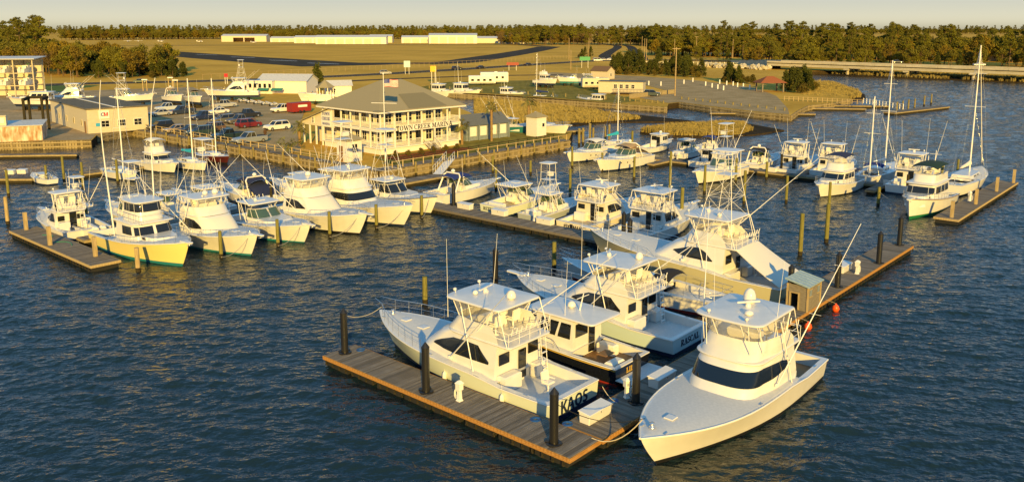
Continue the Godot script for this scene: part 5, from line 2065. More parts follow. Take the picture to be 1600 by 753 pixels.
	tl.box(V3(0, 6.1, -2.0), V3(3.6, .5, .4))
	part("frame", tl, M.wet_wood, root)

func other_buildings() -> void:
	# white house with porch and awnings behind the car park
	var h := gable_house("bungalow", "low white bungalow with pale metal roof and green awnings behind the car park", "building", Vector3(-66.45, 1.3, -250.21), -.15, V3(15, 3.6, 9), 1.7, "white_wall", "tin_roof")
	bx("annex", h, "white_wall", V3(-6.5, 1.8, 5.2), V3(9, 3.6, 3.0))
	bx("annex_roof", h, "trim", V3(-6.5, 3.68, 5.2), V3(9.4, .16, 3.4))
	for k in 6:
		window(h, V3(-10.2 + k * 1.5, 2.3, 6.7), .8, 1.2, "z+", "glass", "white_wall", false)
	for k in 2:
		bx("awning", h, "awning_green", V3(-4.5 + k * 4.2, 1.35, 7.4), V3(3.4, .1, 1.6), Basis(Vector3.RIGHT, .35))
	var g := thing("gazebo", "small hexagonal gazebo with shingled cone roof beside the cedar", "gazebo", Vector3(-50.86, 1.3, -229.28))
	var gr := Sh.new()
	gr.lathe([[2.7, 2.9], [2.7, 3.0], [.05, 4.9]], Vector3.ZERO, 6, Basis.IDENTITY, false)
	part("roof", gr, M.shingle, g)
	for k in 6:
		bx("post", g, "trim", V3(cos(TAU * k / 6) * 2.2, 1.45, sin(TAU * k / 6) * 2.2), V3(.2, 2.9, .2))
	bx("floor", g, "plank2", V3(0, .15, 0), V3(4.2, .3, 4.2))
	var w1 := gable_house("cottage", "small white cottage behind the gazebo, left of the clubhouse roof", "building", Vector3(-48.72, 1.3, -235.86), .3, V3(7, 3.0, 5), 1.3, "white_wall", "tin_roof")
	window(w1, V3(-1.5, 1.7, 2.5), .9, 1.1, "z+")
	# hut by the seawall
	var hu := thing("hut", "narrow white hut with brown door beside the seawall at the car park", "hut", mar(74.6, 45.6, LAND), turn_to(U))
	bx("wall", hu, "white_wall", V3(0, 1.55, 0), V3(2.6, 3.1, 2.4))
	var hr := Sh.new()
	hr.lathe([[2.25, 3.05], [2.25, 3.15], [.05, 4.0]], Vector3.ZERO, 4, Basis(Vector3.UP, PI / 4), false)
	part("roof", hr, M.shingle, hu)
	bx("door", hu, "teak", V3(-1.32, 1.15, -.2), V3(.06, 2.2, .8))
	window(hu, V3(0, 1.9, 1.2), .9, 1.2, "z+")
	# bar hut with shutters right of the clubhouse
	var bh := gable_house("bar_hut", "grey-roofed bar hut with white shutters right of the clubhouse", "hut", Vector3(-5.77, 1.3, -144.96), .72, V3(9.5, 2.6, 5), 1.5, "blue_grey_wall", "slate")
	for k in 4:
		bx("shutter", bh, "white_wall", V3(-3.4 + k * 2.2, 1.55, 2.54), V3(1.7, 1.6, .08))
	for k in 5:
		bx("post", bh, "blue_grey_wall", V3(-4.4 + k * 2.2, 1.3, 2.9), V3(.2, 2.6, .2))
	var ih := thing("ice_house", "small square white ice house with olive hip roof between palm and boat lifts", "hut", Vector3(4.29, 1.3, -147.60), .8)
	bx("wall", ih, "white_wall", V3(0, 1.7, 0), V3(2.5, 3.4, 2.5))
	var ir := Sh.new()
	ir.lathe([[2.1, 3.35], [2.1, 3.45], [.05, 4.3]], Vector3.ZERO, 4, Basis(Vector3.UP, PI / 4), false)
	part("roof", ir, M.shingle, ih)
	window(ih, V3(.4, 2.0, 1.25), .6, .6, "z+", "glass", "trim", false)
	# trailer office and ramp side houses
	var tr := thing("trailer_office", "long flat-roofed beige trailer office on the creek bank", "building", Vector3(32.02, 1.3, -245.24), -.32)
	bx("wall", tr, "metal_wall", V3(0, 1.9, 0), V3(13, 3.2, 4.5))
	bx("skirting", tr, "plank2", V3(0, .2, 0), V3(12.8, .5, 4.3))
	bx("roof", tr, "slate", V3(0, 3.58, 0), V3(13.4, .18, 4.9))
	for k in 4:
		window(tr, V3(-1.5 + k * 1.7, 2.2, 2.25), .9, 1.1, "z+")
	railing("ramp_railing", tr, V3(-2, .6, 3.4), V3(7, .6, 3.4), 1.0, .4, "plank2")
	bx("ramp_deck", tr, "plank2", V3(2.5, .5, 3.2), V3(9.2, .15, 1.6))
	var sh := gable_house("garage", "small tan garage with brown gable roof above the creek bank", "building", Vector3(34.13, 1.3, -317.59), .9, V3(5.5, 3.0, 7), 1.6, "metal_wall", "brown_roof", .35, false)
	window(sh, V3(0, 1.6, 3.5), 1.0, 1.0, "z+")
	var pv := thing("picnic_pavilion", "open picnic pavilion with red-brown hip roof near the boardwalk", "pavilion", Vector3(77.29, 1.3, -252.77), .1)
	for x in [-3.2, 3.2]:
		for z in [-2.4, 2.4]:
			bx("post", pv, "plank2", V3(x, 1.4, z), V3(.35, 2.8, .35))
	var pr := Sh.new()
	var e := [V3(-4.2, 2.7, 3.2), V3(4.2, 2.7, 3.2), V3(4.2, 2.7, -3.2), V3(-4.2, 2.7, -3.2)]
	pr.quad(e[0], V3(-1.0, 4.6, 0), V3(1.0, 4.6, 0), e[1])
	pr.tri(e[1], V3(1.0, 4.6, 0), e[2])
	pr.quad(e[2], V3(1.0, 4.6, 0), V3(-1.0, 4.6, 0), e[3])
	pr.tri(e[3], V3(-1.0, 4.6, 0), e[0])
	pr.quad(e[0], e[1], e[2], e[3])
	part("roof", pr, M.red_roof, pv)
	# hangars across the field
	var hs := [["cream hangar with dark open doors at the left of the airfield", Vector3(-376.11, 1.3, -1203.83), 0, 62, 8, 24, "metal_wall", true], ["small white hangar beside parked aircraft on the far apron", Vector3(-311.73, 1.3, -1175.75), 0, 40, 5, 18, "white_wall", false], ["long white row hangar in the middle of the far apron", Vector3(-243.52, 1.3, -1098.86), 0, 70, 7, 24, "white_wall", false], ["long pale hangar with many bays in front of the row hangars", Vector3(-193.74, 1.3, -1031.38), 0, 84, 8, 22, "white_wall", false], ["beige hangar at the right end of the middle hangars", Vector3(-172.14, 1.3, -1123.35), 0, 30, 8, 24, "metal_wall", false], ["low white hangar left of the big pale hangar", Vector3(-119.70, 1.3, -1098.86), 0, 44, 7, 22, "white_wall", false], ["big pale hangar with high door panels", Vector3(-74.33, 1.3, -1075.41), 0, 60, 10, 30, "white_wall", false], ["low grey-white hangar right of the big pale hangar", Vector3(-31.37, 1.3, -1098.86), 0, 40, 6, 24, "metal_wall", false], ["twin-gabled hangar at the right end of the airfield", Vector3(0.00, 1.3, -1052.94), 0, 34, 8, 26, "white_wall", false]]
	for k in hs:
		var at: Vector3 = k[1]
		var g2 := gable_house("hangar", k[0], "hangar", at, .05, V3(k[3], k[4], k[5]), 2.4, k[6], "tin_roof", .4, at.x < -10.0, 2 if k[7] else 0)
		if not k[7]:
			for j in int(k[3] / 11.0):
				bx("door", g2, "metal_wall", V3(-k[3] * .5 + 7.0 + j * 11.0, k[4] * .42, k[5] * .5 + .06), V3(8.6, k[4] * .78, .2))
	var ho := [["pale roofed house half hidden in the right-hand forest edge", Vector3(148.89, 1.3, -663.80), 0, "white_wall"], ["cream house among trees right of the highway junction", Vector3(148.09, 1.3, -630.45), 0, "cream_wall"], ["dark roofed house behind the bridge at far right", Vector3(279.96, 1.3, -493.76), 0, "metal_wall"]]
	for k in ho:
		var at: Vector3 = k[1]
		var g3 := gable_house("house", k[0], "building", at, .2, V3(16, 4.0, 9), 2.4, k[3], "slate" if at.x > 180.0 else "tin_roof")
		window(g3, V3(-3, 2.2, 4.5), 1.6, 1.4, "z+")
		window(g3, V3(3, 2.2, 4.5), 1.6, 1.4, "z+")

func road_bridge() -> void:
	var root := thing("road_bridge", "long low concrete road bridge across the river mouth", "bridge", Vector3.ZERO)
	var a := Vector3(127.79, 1.3, -484.20)
	var b := Vector3(122.65, 3.5, -396.51)
	var c := Vector3(198.17, 4.2, -312.20)
	var e := c + (c - b).normalized() * 90.0
	b.y = 0
	c.y = 0
	e.y = 0
	var d := (e - b).normalized()
	var s := V3(-d.z, 0, d.x)
	var L := b.distance_to(e)
	var bas := Basis(d, Vector3.UP, s)
	var y := 4.4
	var dk := Sh.new()
	dk.box(b + d * L * .5 + V3(0, y - .15, 0), V3(L, .3, 12), bas)
	part("deck", dk, M.asphalt, root)
	for k in [-1.0, 1.0]:
		var gi := Sh.new()
		gi.box(b + d * L * .5 + s * k * 5.6 + V3(0, y - .85, 0), V3(L, 1.1, .6), bas)
		part("girder", gi, M.concrete, root)
		var n := int(L / 12.0)
		for i in n:
			var pa := Sh.new()
			pa.box(b + d * (i + .5) * L / n + s * k * 6.1 + V3(0, y + .42, 0), V3(L / n - .12, .85, .3), bas, .04)
			part("parapet_panel", pa, M.concrete, root)
	var np := int(L / 24.0)
	for i in np:
		var o := b + d * (i + .5) * L / np
		var pi := Sh.new()
		pi.box(o + V3(0, y - 1.8, 0), V3(2.2, 1.0, 11.5), bas, .2)
		for k in [-1.0, 1.0]:
			pi.tube([o + s * k * 4.0 + V3(0, -1, 0), o + s * k * 4.0 + V3(0, y - 1.4, 0)], .6, 10)
		part("pier", pi, M.concrete, root)
	var rp := Sh.new()
	ribbon(rp, [Vector2(a.x, a.z) - Vector2(20, -4), Vector2(a.x, a.z)], 12.0, LAND + .2)
	rp.quad(V3(a.x, LAND + .08, a.z) - s * 6, V3(a.x, LAND + .08, a.z) + s * 6, b + s * 6 + V3(0, y, 0), b - s * 6 + V3(0, y, 0))
	part("approach", rp, M.asphalt, root)
	for k in [-1.0, 1.0]:
		var w := Sh.new()
		w.quad(V3(a.x, LAND, a.z) + s * k * 6.1, V3(a.x, LAND + .9, a.z) + s * k * 6.1, b + s * k * 6.1 + V3(0, y + .85, 0), b + s * k * 6.1)
		part("wing_wall", w, M.concrete, root)
	var rr := RandomNumberGenerator.new()
	rr.seed = 4
	var rk := Sh.new()
	for i in 260:
		var q := b - d * rr.randf_range(-3, 34) + s * rr.randf_range(6.5, 13) + V3(0, LAND + rr.randf_range(0, 1.6), 0)
		rk.box(q, V3(rr.randf_range(.8, 1.8), rr.randf_range(.6, 1.2), rr.randf_range(.8, 1.6)), Basis(V3(rr.randfn(), rr.randfn(), rr.randfn()).normalized(), rr.randf() * 3.0))
	var riprap := part("abutment_rocks", rk, M.concrete, self)
	tag(riprap, "pale rock riprap at the foot of the road bridge", "rocks")
	riprap.set_meta("kind", "stuff")

func build_buildings() -> void:
	mottled("cream_wall", lin(.62, .55, .38), lin(.70, .63, .46), .7, .4, .02, 31, 0.0, .5)
	mottled("white_wall", lin(.66, .64, .58), lin(.76, .73, .67), .7, .4, .02, 32, 0.0, .5)
	mottled("trim", lin(.70, .68, .62), lin(.78, .76, .70), .6, .6, .02, 33, 0.0, .5)
	mottled("metal_wall", lin(.52, .46, .33), lin(.60, .54, .41), .5, .3, .02, 34, 0.0, .5)
	mottled("blue_grey_wall", lin(.16, .20, .23), lin(.22, .26, .29), .7, .4, .02, 35)
	mottled("rust_white", lin(.33, .18, .08), lin(.70, .66, .57), .75, .18, .03, 36, 0.0, .28, V3(1, .3, 1))
	mottled("tin_roof", lin(.48, .48, .46), lin(.64, .63, .60), .45, .3, .02, 37, 0.0, .4)
	mottled("flat_roof", lin(.13, .115, .085), lin(.20, .18, .14), .9, .3, .02, 38, 0.0, .4)
	mottled("shingle", lin(.26, .225, .14), lin(.35, .305, .195), .9, .5, .06, 39, 0.0, .4)
	mottled("dark_shingle", lin(.185, .165, .105), lin(.24, .215, .14), .9, .5, .06, 40, 0.0, .4)
	mottled("slate", lin(.10, .11, .115), lin(.17, .18, .19), .8, .4, .05, 41, 0.0, .4)
	mottled("brown_roof", lin(.14, .085, .05), lin(.20, .13, .08), .9, .4, .05, 42)
	mottled("red_roof", lin(.24, .085, .04), lin(.32, .12, .06), .9, .4, .05, 43)
	mottled("rack_steel", lin(.42, .36, .24), lin(.54, .47, .33), .6, .4, .03, 44)
	mat("sign_white", lin(.76, .74, .68), .5)
	mat("flag_red", lin(.45, .02, .03), .8)
	mat("blue_sign", lin(.05, .35, .60), .5)
	mat("awning_green", lin(.02, .20, .15), .8)
	clubhouse()
	flagpole()
	yard_buildings()
	other_buildings()
	road_bridge()

func build_boats() -> void:
	# foreground berths, bows up-left
	sportfisher("white KAOS sport fishing yacht with pale green hull beside the T-head dock", {"at": mar(11.25, 4.85), "dir": U, "L": 15.7, "B": 4.8, "ss": 1.15, "sb": 1.92, "house": .43, "slope": 1.3, "step": .18, "step_at": .27, "hull": "seafoam", "bottom": "navy_paint", "boot": .3, "text": "KAOS", "text_h": .72, "text_m": "navy_paint", "text_italic": true, "chair": true, "pulpit": false, "domes": [[.05, .82, .27, 1.2], [-.35, .35, .16]], "bars": [[0.0, .4, .2]], "fenders": [[.5, -1.0], [.2, -1.0]], "rail_h": .75, "whips": [[-.95, .1, 4.6], [.95, .15, 4.2]]})
	cabin_boat("navy hulled down-east cruiser with white cabin and swim platform", {"at": mar(9.9, 10.7), "dir": U, "L": 12.6, "B": 3.9, "ss": 1.05, "sb": 1.85, "hull": "navy_hull", "bottom": "red_paint", "boot": .08, "cock": .26, "house": .38, "seats": true, "roof": 3.05, "frake": 1.3, "round": 1.1, "brow": .3, "roof_aft": 1.5, "wlo": .42, "whi": .86, "stripe": "gold", "platform": true, "platformm": "nonskid", "solem": "teak", "text": "LILLY", "text_h": .32, "mast_h": 1.2, "radar_up": .1, "panes": [[-.46, -.17], [-.155, .155], [.17, .46], [.54, .66], [.68, .80], [.83, .97], [-.54, -.66], [-.68, -.80], [-.83, -.97]]}, "motor_cruiser")
	sportfisher("white RASCAL sport fishing yacht with pale blue hull", {"at": mar(10.7, 17.0), "dir": U, "L": 14.6, "B": 4.8, "ss": 1.1, "sb": 1.95, "house": .42, "slope": 1.2, "step": .15, "step_at": .27, "hull": "ice_blue", "bottom": "navy_paint", "text": "RASCAL", "text_h": .42, "text_m": "navy_paint", "text_serif": true, "text_italic": true, "domes": [[.3, .8, .26, 1.3]], "bars": [[0.0, .3, .5]], "whips": [[-.95, .05, 4.2], [.6, .05, 4.0]], "top_tilt": .05, "curtains": false})
	sailboat("grey white motor sailer with black canvas hood between two fishing yachts", {"at": mar(12.0, 24.2), "dir": U, "L": 14.6, "B": 3.9, "ss": 1.1, "sb": 1.55, "bottom": "red_paint", "dodger": "black_canvas", "deckm": "nonskid"})
	sportfisher("big cream hulled sport fishing yacht with tall tower and cockpit awning", {"at": mar(11.9, 30.7), "dir": U, "L": 18.8, "B": 5.2, "ss": 1.3, "sb": 2.35, "step": .2, "step_at": .28, "hull": "olive_hull", "bottom": "navy_paint", "mask": "eye", "awning": true, "tower": 8.9, "roof": 3.45, "hk": 1.1, "slope": 1.5, "bars": [[0.0, .35, .3]], "domes": [[-.5, .7, .2]], "rig_len": 12.0, "rig_up": .72, "rig_aft": .65, "rig_out": .35, "rail_h": .55})
	sportfisher("large white sport fishing yacht with dark wraparound windscreen in the foreground", {"at": mar(-2.65, 9.9), "dir": -V, "L": 16.2, "B": 5.1, "ss": 1.2, "sb": 1.6, "bowp": 2.6, "step": .2, "step_at": .27, "hull": "gelcoat", "bottom": "black_paint", "mask": "wrap", "glass": "blue_glass", "roof": 3.15, "house": .34, "slope": .62, "pulpit": false, "bow_rail": false, "domes": [[.1, .72, .34, 1.5], [-.35, .3, .24, .7]], "bars": [[-.05, .55, .9]], "rig_up": .75, "rig_aft": .4, "rig_out": .2, "rig_len": 9.5, "top_fwd": -.35, "top_aft": .0, "open": 1.15, "deckm": "nonskid", "solem": "teak", "rub_r": .06})
	# berths behind the dark plank dock, sterns to the camera
	express("white express cruiser with blue canvas at the left end of the dark plank dock", {"at": mar(47.9, 42.2), "dir": V, "L": 10.8, "B": 3.8, "ss": 1.25, "sb": 1.6, "hardtop": false, "arch": true, "bimini": "blue_canvas", "platform": true, "bottom": "navy_paint", "cock": .4}, "express_cruiser")
	express("RETRIEVER express fishing boat with pale green hull and white hardtop", {"at": mar(39.0, 42.8), "dir": V, "L": 11.2, "B": 4.2, "ss": 1.0, "sb": 1.9, "hull": "seafoam", "bottom": "navy_paint", "text": "RETRIEVER", "text_h": .36, "riggers": true, "deckm": "nonskid", "solem": "tan_deck", "top_len": 3.4})
	express("small white express boat with rod-lined T-top behind the dark plank dock", {"at": mar(33.6, 41.6), "dir": V, "L": 9.4, "B": 3.4, "ss": .85, "sb": 1.5, "hull": "grey_hull", "bottom": "navy_paint", "top_len": 2.4, "tower": 4.2, "house": .26, "pulpit": false})
	sportfisher("cream MAG sport fishing yacht moored stern-to", {"at": mar(27.5, 42.6), "dir": V, "L": 12.4, "B": 4.6, "ss": 1.0, "sb": 1.9, "hull": "cream", "housem": "cream", "bottom": "navy_paint", "mask": "split", "text": "PIK★MAG", "text_h": .36, "text_m": "black_paint", "roof": 2.75, "solem": "tan_deck", "curtains": false, "bars": [[0.0, .4, .4]], "riggers": false, "whips": [[-.95, .8, 3.5], [.95, .8, 4.0]]})
	sportfisher("white flybridge convertible with grey sides moored stern-to beside the MAG yacht", {"at": mar(21.2, 43.1), "dir": V, "L": 12.6, "B": 4.7, "ss": 1.0, "sb": 2.0, "bottom": "navy_paint", "mask": "split", "roof": 2.75, "curtains": false, "bars": [[0.0, .45, 1.0]], "riggers": true, "rig_len": 7.0, "open": 1.2})
	# left row, bows to the camera
	workboat()
	build_basin_boats()
	sportfisher("white sport fishing yacht with blank white front next to the yellow workboat", {"at": mar(49.6, 10.7), "dir": -U, "L": 13.6, "B": 4.9, "ss": 1.1, "sb": 2.15, "bottom": "teal_paint", "front_cover": "white_canvas", "roof": 2.85, "domes": [[-.4, .35, .3], [.1, .4, .26]], "curtains": false, "slope": 1.1, "riggers": true})
	express("white express fishing boat with green-tinted windscreen in the left row", {"at": mar(49.4, 16.4), "dir": -U, "L": 12.8, "B": 4.7, "ss": 1.05, "sb": 2.0, "bottom": "teal_paint", "bars": [[0.2, .5, .6]], "house": .28, "screen": .8, "screen_fwd": 1.0, "riggers": true})
	sportfisher("white sport fishing yacht with enclosed bridge and cream front cover", {"at": mar(49.0, 22.0), "dir": -U, "L": 14.8, "B": 5.1, "ss": 1.15, "sb": 2.3, "bottom": "black_paint", "front_cover": "white_canvas", "mask": "split", "roof": 3.0, "domes": [[0.0, .5, .3]], "slope": 1.15})
	sportfisher("white sport fishing yacht with black wraparound windscreen and tall tower", {"at": mar(48.9, 27.3), "dir": -U, "L": 16.0, "B": 5.3, "ss": 1.2, "sb": 2.4, "bottom": "navy_paint", "mask": "wrap", "roof": 3.1, "house": .32, "slope": .7, "tower": 8.2, "bow_rail": true, "pulpit": false, "bars": [[0.0, .5, .6]]})
	express("white express boat with pipe tower at the end of the left row", {"at": mar(49.5, 33.0), "dir": -U, "L": 12.4, "B": 4.6, "ss": 1.1, "sb": 2.1, "bottom": "navy_paint", "rub": "navy_paint", "tower": 7.0, "bars": [[0.0, .3, .6]], "screen": .9, "open": .4, "riggers": false, "glass": "glass", "pulpit": false})
	sportfisher("small white convertible with roofed flybridge moored at the left floating dock", {"at": mar(66.2, 3.2), "dir": U, "L": 9.4, "B": 3.5, "ss": .9, "sb": 1.7, "hk": .8, "roof": 2.5, "bottom": "navy_paint", "riggers": false, "open": 1.35, "whips": [], "mask": "side", "domes": []})

func workboat() -> void:
	var root := cabin_boat("yellow hulled workboat with white pilothouse and tall curved outriggers", {"at": mar(51.5, 5.0), "dir": -U, "L": 14.8, "B": 5.0, "ss": 1.2, "sb": 2.3, "hull": "pale_yellow", "bottom": "teal_paint", "boot": .22, "cock": .36, "house": .26, "roof": 3.1, "frake": .55, "round": .55, "wlo": .45, "whi": .85, "roof_aft": .6, "brow": .35, "whips": [], "radar": false, "trunk_h": .35, "panes": [[-.47, -.27], [-.255, -.01], [.01, .255], [.27, .47], [.55, .8], [-.55, -.8]]}, "workboat")
	# upper helm station with its own panes
	var f := [[3.15, -1.2, 1.6, 1.35, .8], [3.95, -1.05, 1.6, 1.3, .8], [4.85, -.85, 1.6, 1.22, .75]]
	house_shell(f, "wheelhouse", M.gelcoat, root)
	for c in [[-.95, -.7], [-.68, -.5], [-.48, -.18], [-.16, .16], [.18, .48], [.5, .68], [.7, .95]]:
		pane(f, "window_pane", M.glass, root, c[0], c[1], [4.05, 4.05], [4.75, 4.75], 6)
	top_slab("wheelhouse_roof", -1.2, 1.9, 1.42, .7, 4.97, .1, M.gelcoat, root)
	var rl := Sh.new()
	for y in [3.5, 3.95]:
		rl.tube([V3(-1.6, y, 2.2), V3(-1.6, y, -2.0), V3(1.6, y, -2.0), V3(1.6, y, 2.2)], .018, 4)
	for z in [-2.0, -1.0, 0.0, 1.0, 2.2]:
		for x in [-1.6, 1.6]:
			rl.tube([V3(x, 3.15, z), V3(x, 3.95, z)], .018, 4)
	part("roof_rail", rl, M.steel, root)
	for sd in [-1.0, 1.0]:
		var o := Sh.new()
		var pts := []
		for i in 10:
			var k := i / 9.0
			pts.append(V3(sd * (1.9 + .5 * k) , 1.6 + 14.0 * k, 2.4 + .6 * k - 1.6 * pow(k, 5)))
		o.tube(pts, .085, 6, .03)
		part("outrigger", o, M.alu, root)
	whip(root, V3(-.6, 4.9, 1.2), V3(-.6, 8.5, 1.5))
	whip(root, V3(.8, 4.9, 1.2), V3(.9, 8.0, 1.4))

func build_basin_boats() -> void:
	var D := -V
	express("white express cruiser with dark windscreen nearest the seawall's outer end", {"at": mar(54.6, 76.2), "dir": D, "L": 11.2, "B": 3.7, "ss": 1.1, "sb": 1.7, "bottom": "navy_paint", "hardtop": false, "bimini": "white_canvas", "arch": false, "ports": [.55, .65], "platform": true}, "express_cruiser")
	express("white express cruiser with tan canvas enclosure in the middle basin", {"at": mar(46.4, 73.1), "dir": D, "L": 12.4, "B": 4.0, "ss": 1.35, "sb": 1.85, "bottom": "navy_paint", "hardtop": false, "bimini": "tan_canvas", "cover": "tan_canvas", "arch": true, "ports": [.5, .6, .7], "platform": true, "whips": []}, "express_cruiser")
	express("white express fishing boat with slanted windscreen frames and open tower, middle basin", {"at": mar(31.2, 73.3), "dir": D, "L": 11.8, "B": 4.0, "ss": 1.2, "sb": 1.85, "bottom": "black_paint", "top_len": 3.2, "tower": 5.6, "screen": .9, "open": .7, "bars": [[0.0, .4, .5]], "riggers": true, "rig_len": 6.5, "rig_up": .9, "rig_aft": .3})
	cabin_boat("white flybridge cruiser with navy blue canvas bridge top, bow to camera", {"at": mar(15.9, 74.8), "dir": D, "L": 10.8, "B": 4.0, "ss": 1.1, "sb": 1.75, "bottom": "black_paint", "boot": .1, "roof": 2.75, "fly": true, "flytop": "navy_canvas", "fly_back": .3, "frake": .9, "glass": "blue_glass", "cockpit_top": "navy_canvas", "radar": false, "whips": [], "house": .4, "cock": .28})
	cabin_boat("white trawler yacht with green waterline and dark green bimini at the far right dock", {"at": mar(4.3, 70.8), "dir": D, "L": 12.6, "B": 4.2, "ss": 1.2, "sb": 2.25, "sheerp": 1.3, "bottom": "green_paint", "boot": .3, "roof": 3.3, "frake": .45, "round": .3, "fly": true, "flytop": "green_canvas", "flycurtain": false, "rub": "teak", "cock": .28, "house": .44, "rake": .7, "mast_h": 2.2, "wlo": .5, "whi": .86, "whips": [], "ladder": true}, "trawler_yacht")
	cabin_boat("little white pilothouse boat with square windows beside the middle dock", {"at": mar(51.6, 91.4), "dir": V, "L": 8.6, "B": 3.0, "ss": .9, "sb": 1.5, "house": .26, "cock": .46, "roof": 2.7, "frake": .25, "round": .25, "trunk": false, "radar": true, "bow_rail": true, "whips": [[.8, 0.0, 3.0]]}, "pilothouse_boat")
	express("white cuddy boat with curtained hardtop left of the blue bimini boat", {"at": mar(44.4, 89.6), "dir": V, "L": 8.8, "B": 3.1, "ss": .95, "sb": 1.5, "top_len": 2.4, "motors": 2, "whips": [[.9, .3, 2.5]]})
	cabin_boat("white cabin boat with bright blue bimini and cover in the middle basin", {"at": mar(37.6, 84.0), "dir": V, "L": 9.2, "B": 3.2, "ss": 1.0, "sb": 1.5, "roof": 2.4, "house": .34, "cock": .36, "frake": 1.0, "fly": true, "flytop": "blue_canvas", "flycurtain": false, "radar": false, "whips": [], "ladder": false})
	express("white express boat with black bimini right of the express fishing boat", {"at": mar(30.6, 86.4), "dir": V, "L": 9.6, "B": 3.4, "ss": 1.1, "sb": 1.7, "hardtop": false, "bimini": "black_canvas", "arch": true, "hull": "gelcoat", "whips": []}, "express_cruiser")
	sportfisher("white flybridge convertible with clear bridge curtains moored stern-to, right basin", {"at": mar(25.2, 86.6), "dir": V, "L": 10.8, "B": 3.9, "ss": 1.0, "sb": 1.75, "hk": .84, "roof": 2.6, "mask": "split", "bars": [[0.0, .5, .0]], "riggers": true, "rig_len": 5.6, "rig_up": .9, "rig_aft": .25, "open": 1.3, "chair": false})
	sportfisher("white flybridge convertible with open rod-filled bridge behind the navy-canvas cruiser", {"at": mar(20.7, 88.4), "dir": V, "L": 10.8, "B": 4.0, "ss": 1.0, "sb": 1.75, "hk": .86, "roof": 2.6, "mask": "split", "curtains": false, "riggers": true, "rig_len": 6.2, "rig_up": .95, "rig_aft": .2, "open": 1.25})
	sailboat("white ketch with two masts and blue sail tie between the convertibles and the flybridge trawler", {"at": mar(14.7, 87.8), "dir": V, "L": 12.6, "B": 3.7, "ss": 1.25, "sb": 1.7, "mast": 15.8, "mizzen": 11.4, "mast_at": .1, "bottom": "black_paint", "dodger": "blue_canvas", "trunk": .34})
	sportfisher("white flybridge fishing boat with black bridge frame left of the green trawler", {"at": mar(9.3, 84.6), "dir": V, "L": 12.2, "B": 4.1, "ss": 1.05, "sb": 1.95, "hk": .92, "roof": 2.75, "mask": "split", "curtains": false, "riggers": true, "rig_len": 8.0, "rig_up": .95, "rig_aft": .25, "rig_out": .25, "open": 1.2, "bars": [[0, .5, .2]], "whips": [[-.9, .5, 5.0], [.9, .5, 5.5]]})
	sailboat("tall-masted white sloop with green cockpit cover at the far right dock", {"at": mar(4.6, 89.4), "dir": V, "L": 15.6, "B": 4.3, "ss": 1.35, "sb": 1.75, "mast": 17.9, "mast_at": .3, "bottom": "black_paint", "deckm": "nonskid", "cover": "white_canvas", "boom": .3, "furl": "white_canvas"})
	sailboat("small sloop with turquoise sail cover behind the express cruisers", {"at": mar(58.2, 88.6), "dir": V, "L": 9.0, "B": 3.0, "ss": .95, "sb": 1.2, "mast": 10.2, "cover": "turquoise_canvas"})
	# left basin
	sailboat("tiny white sailing boat without mast at the left edge basin", {"at": mar(97.2, 12.6), "dir": U, "L": 6.6, "B": 2.4, "ss": .75, "sb": .95, "bottom": "navy_paint"})
	sailboat("white sloop with blue trimmed deck and bare mast in the left basin", {"at": mar(92.4, 20.8), "dir": -U, "L": 9.0, "B": 3.0, "ss": .95, "sb": 1.2, "mast": 12.0, "hatchm": "blue_canvas", "deckm": "ice_blue"})
	cabin_boat("white cabin cruiser with white canvas bridge top in the left basin", {"at": mar(94.6, 27.3), "dir": -U, "L": 9.8, "B": 3.5, "ss": 1.0, "sb": 1.6, "roof": 2.5, "frake": .9, "fly": true, "flytop": "white_canvas", "flycurtain": true, "radar": false, "whips": [[.8, 0, 3.5]]})
	sailboat("white sloop with turquoise sail cover in the left basin", {"at": mar(92.8, 31.0), "dir": -U, "L": 9.0, "B": 3.0, "ss": 1.0, "sb": 1.3, "mast": 13.0, "cover": "turquoise_canvas"})
	sailboat("dark red hulled sloop with wooden trim close to the left seawall", {"at": mar(96.6, 36.8), "dir": -U, "L": 8.8, "B": 2.9, "ss": .9, "sb": 1.2, "mast": 12.6, "hull": "maroon", "bottom": "black_paint", "rub": "teak"})
	# berths behind the left row, sterns turned away
	express("white fishing boat with pipe tower behind the yellow workboat", {"at": mar(65.6, 9.6), "dir": U, "L": 9.4, "B": 3.3, "ss": .95, "sb": 1.6, "tower": 4.8, "motors": 2, "top_len": 2.6})
	express("white fishing boat with high pipe tower behind the green-tinted express boat", {"at": mar(65.4, 17.4), "dir": U, "L": 10.5, "B": 3.6, "ss": 1.0, "sb": 1.7, "tower": 6.4, "top_len": 3.0, "riggers": true})
	express("cruiser under dark navy canvas behind the left row of yachts", {"at": mar(65.8, 23.6), "dir": U, "L": 10.4, "B": 3.6, "ss": 1.05, "sb": 1.6, "cover": "navy_canvas", "hardtop": false, "arch": true, "bimini": "navy_canvas"}, "express_cruiser")
	express("white express boat tucked behind the tower yacht by the seawall", {"at": mar(64.9, 29.6), "dir": U, "L": 9.0, "B": 3.2, "ss": .95, "sb": 1.5, "top_len": 2.6})
	centre_console("open white boat with tall outriggers behind the small convertible", {"at": mar(65.4, 4.6), "dir": U, "L": 8.4, "B": 2.9, "ss": .9, "sb": 1.4, "riggers": true, "tower": 4.0})
	centre_console("open white boat with T-top between the two tower boats behind the left row", {"at": mar(64.8, 13.6), "dir": U, "L": 8.6, "B": 2.9, "ss": .9, "sb": 1.4, "riggers": true})
	centre_console("open white boat with T-top nearest the seawall behind the left row", {"at": mar(64.2, 34.2), "dir": U, "L": 8.2, "B": 2.8, "ss": .9, "sb": 1.4, "riggers": true})
	# creek and lifts
	var e1 := Vector3(-19.16, 0, -252.26)
	var e2 := Vector3(25.60, 0, -224.32)
	var C := (e2 - e1).normalized()
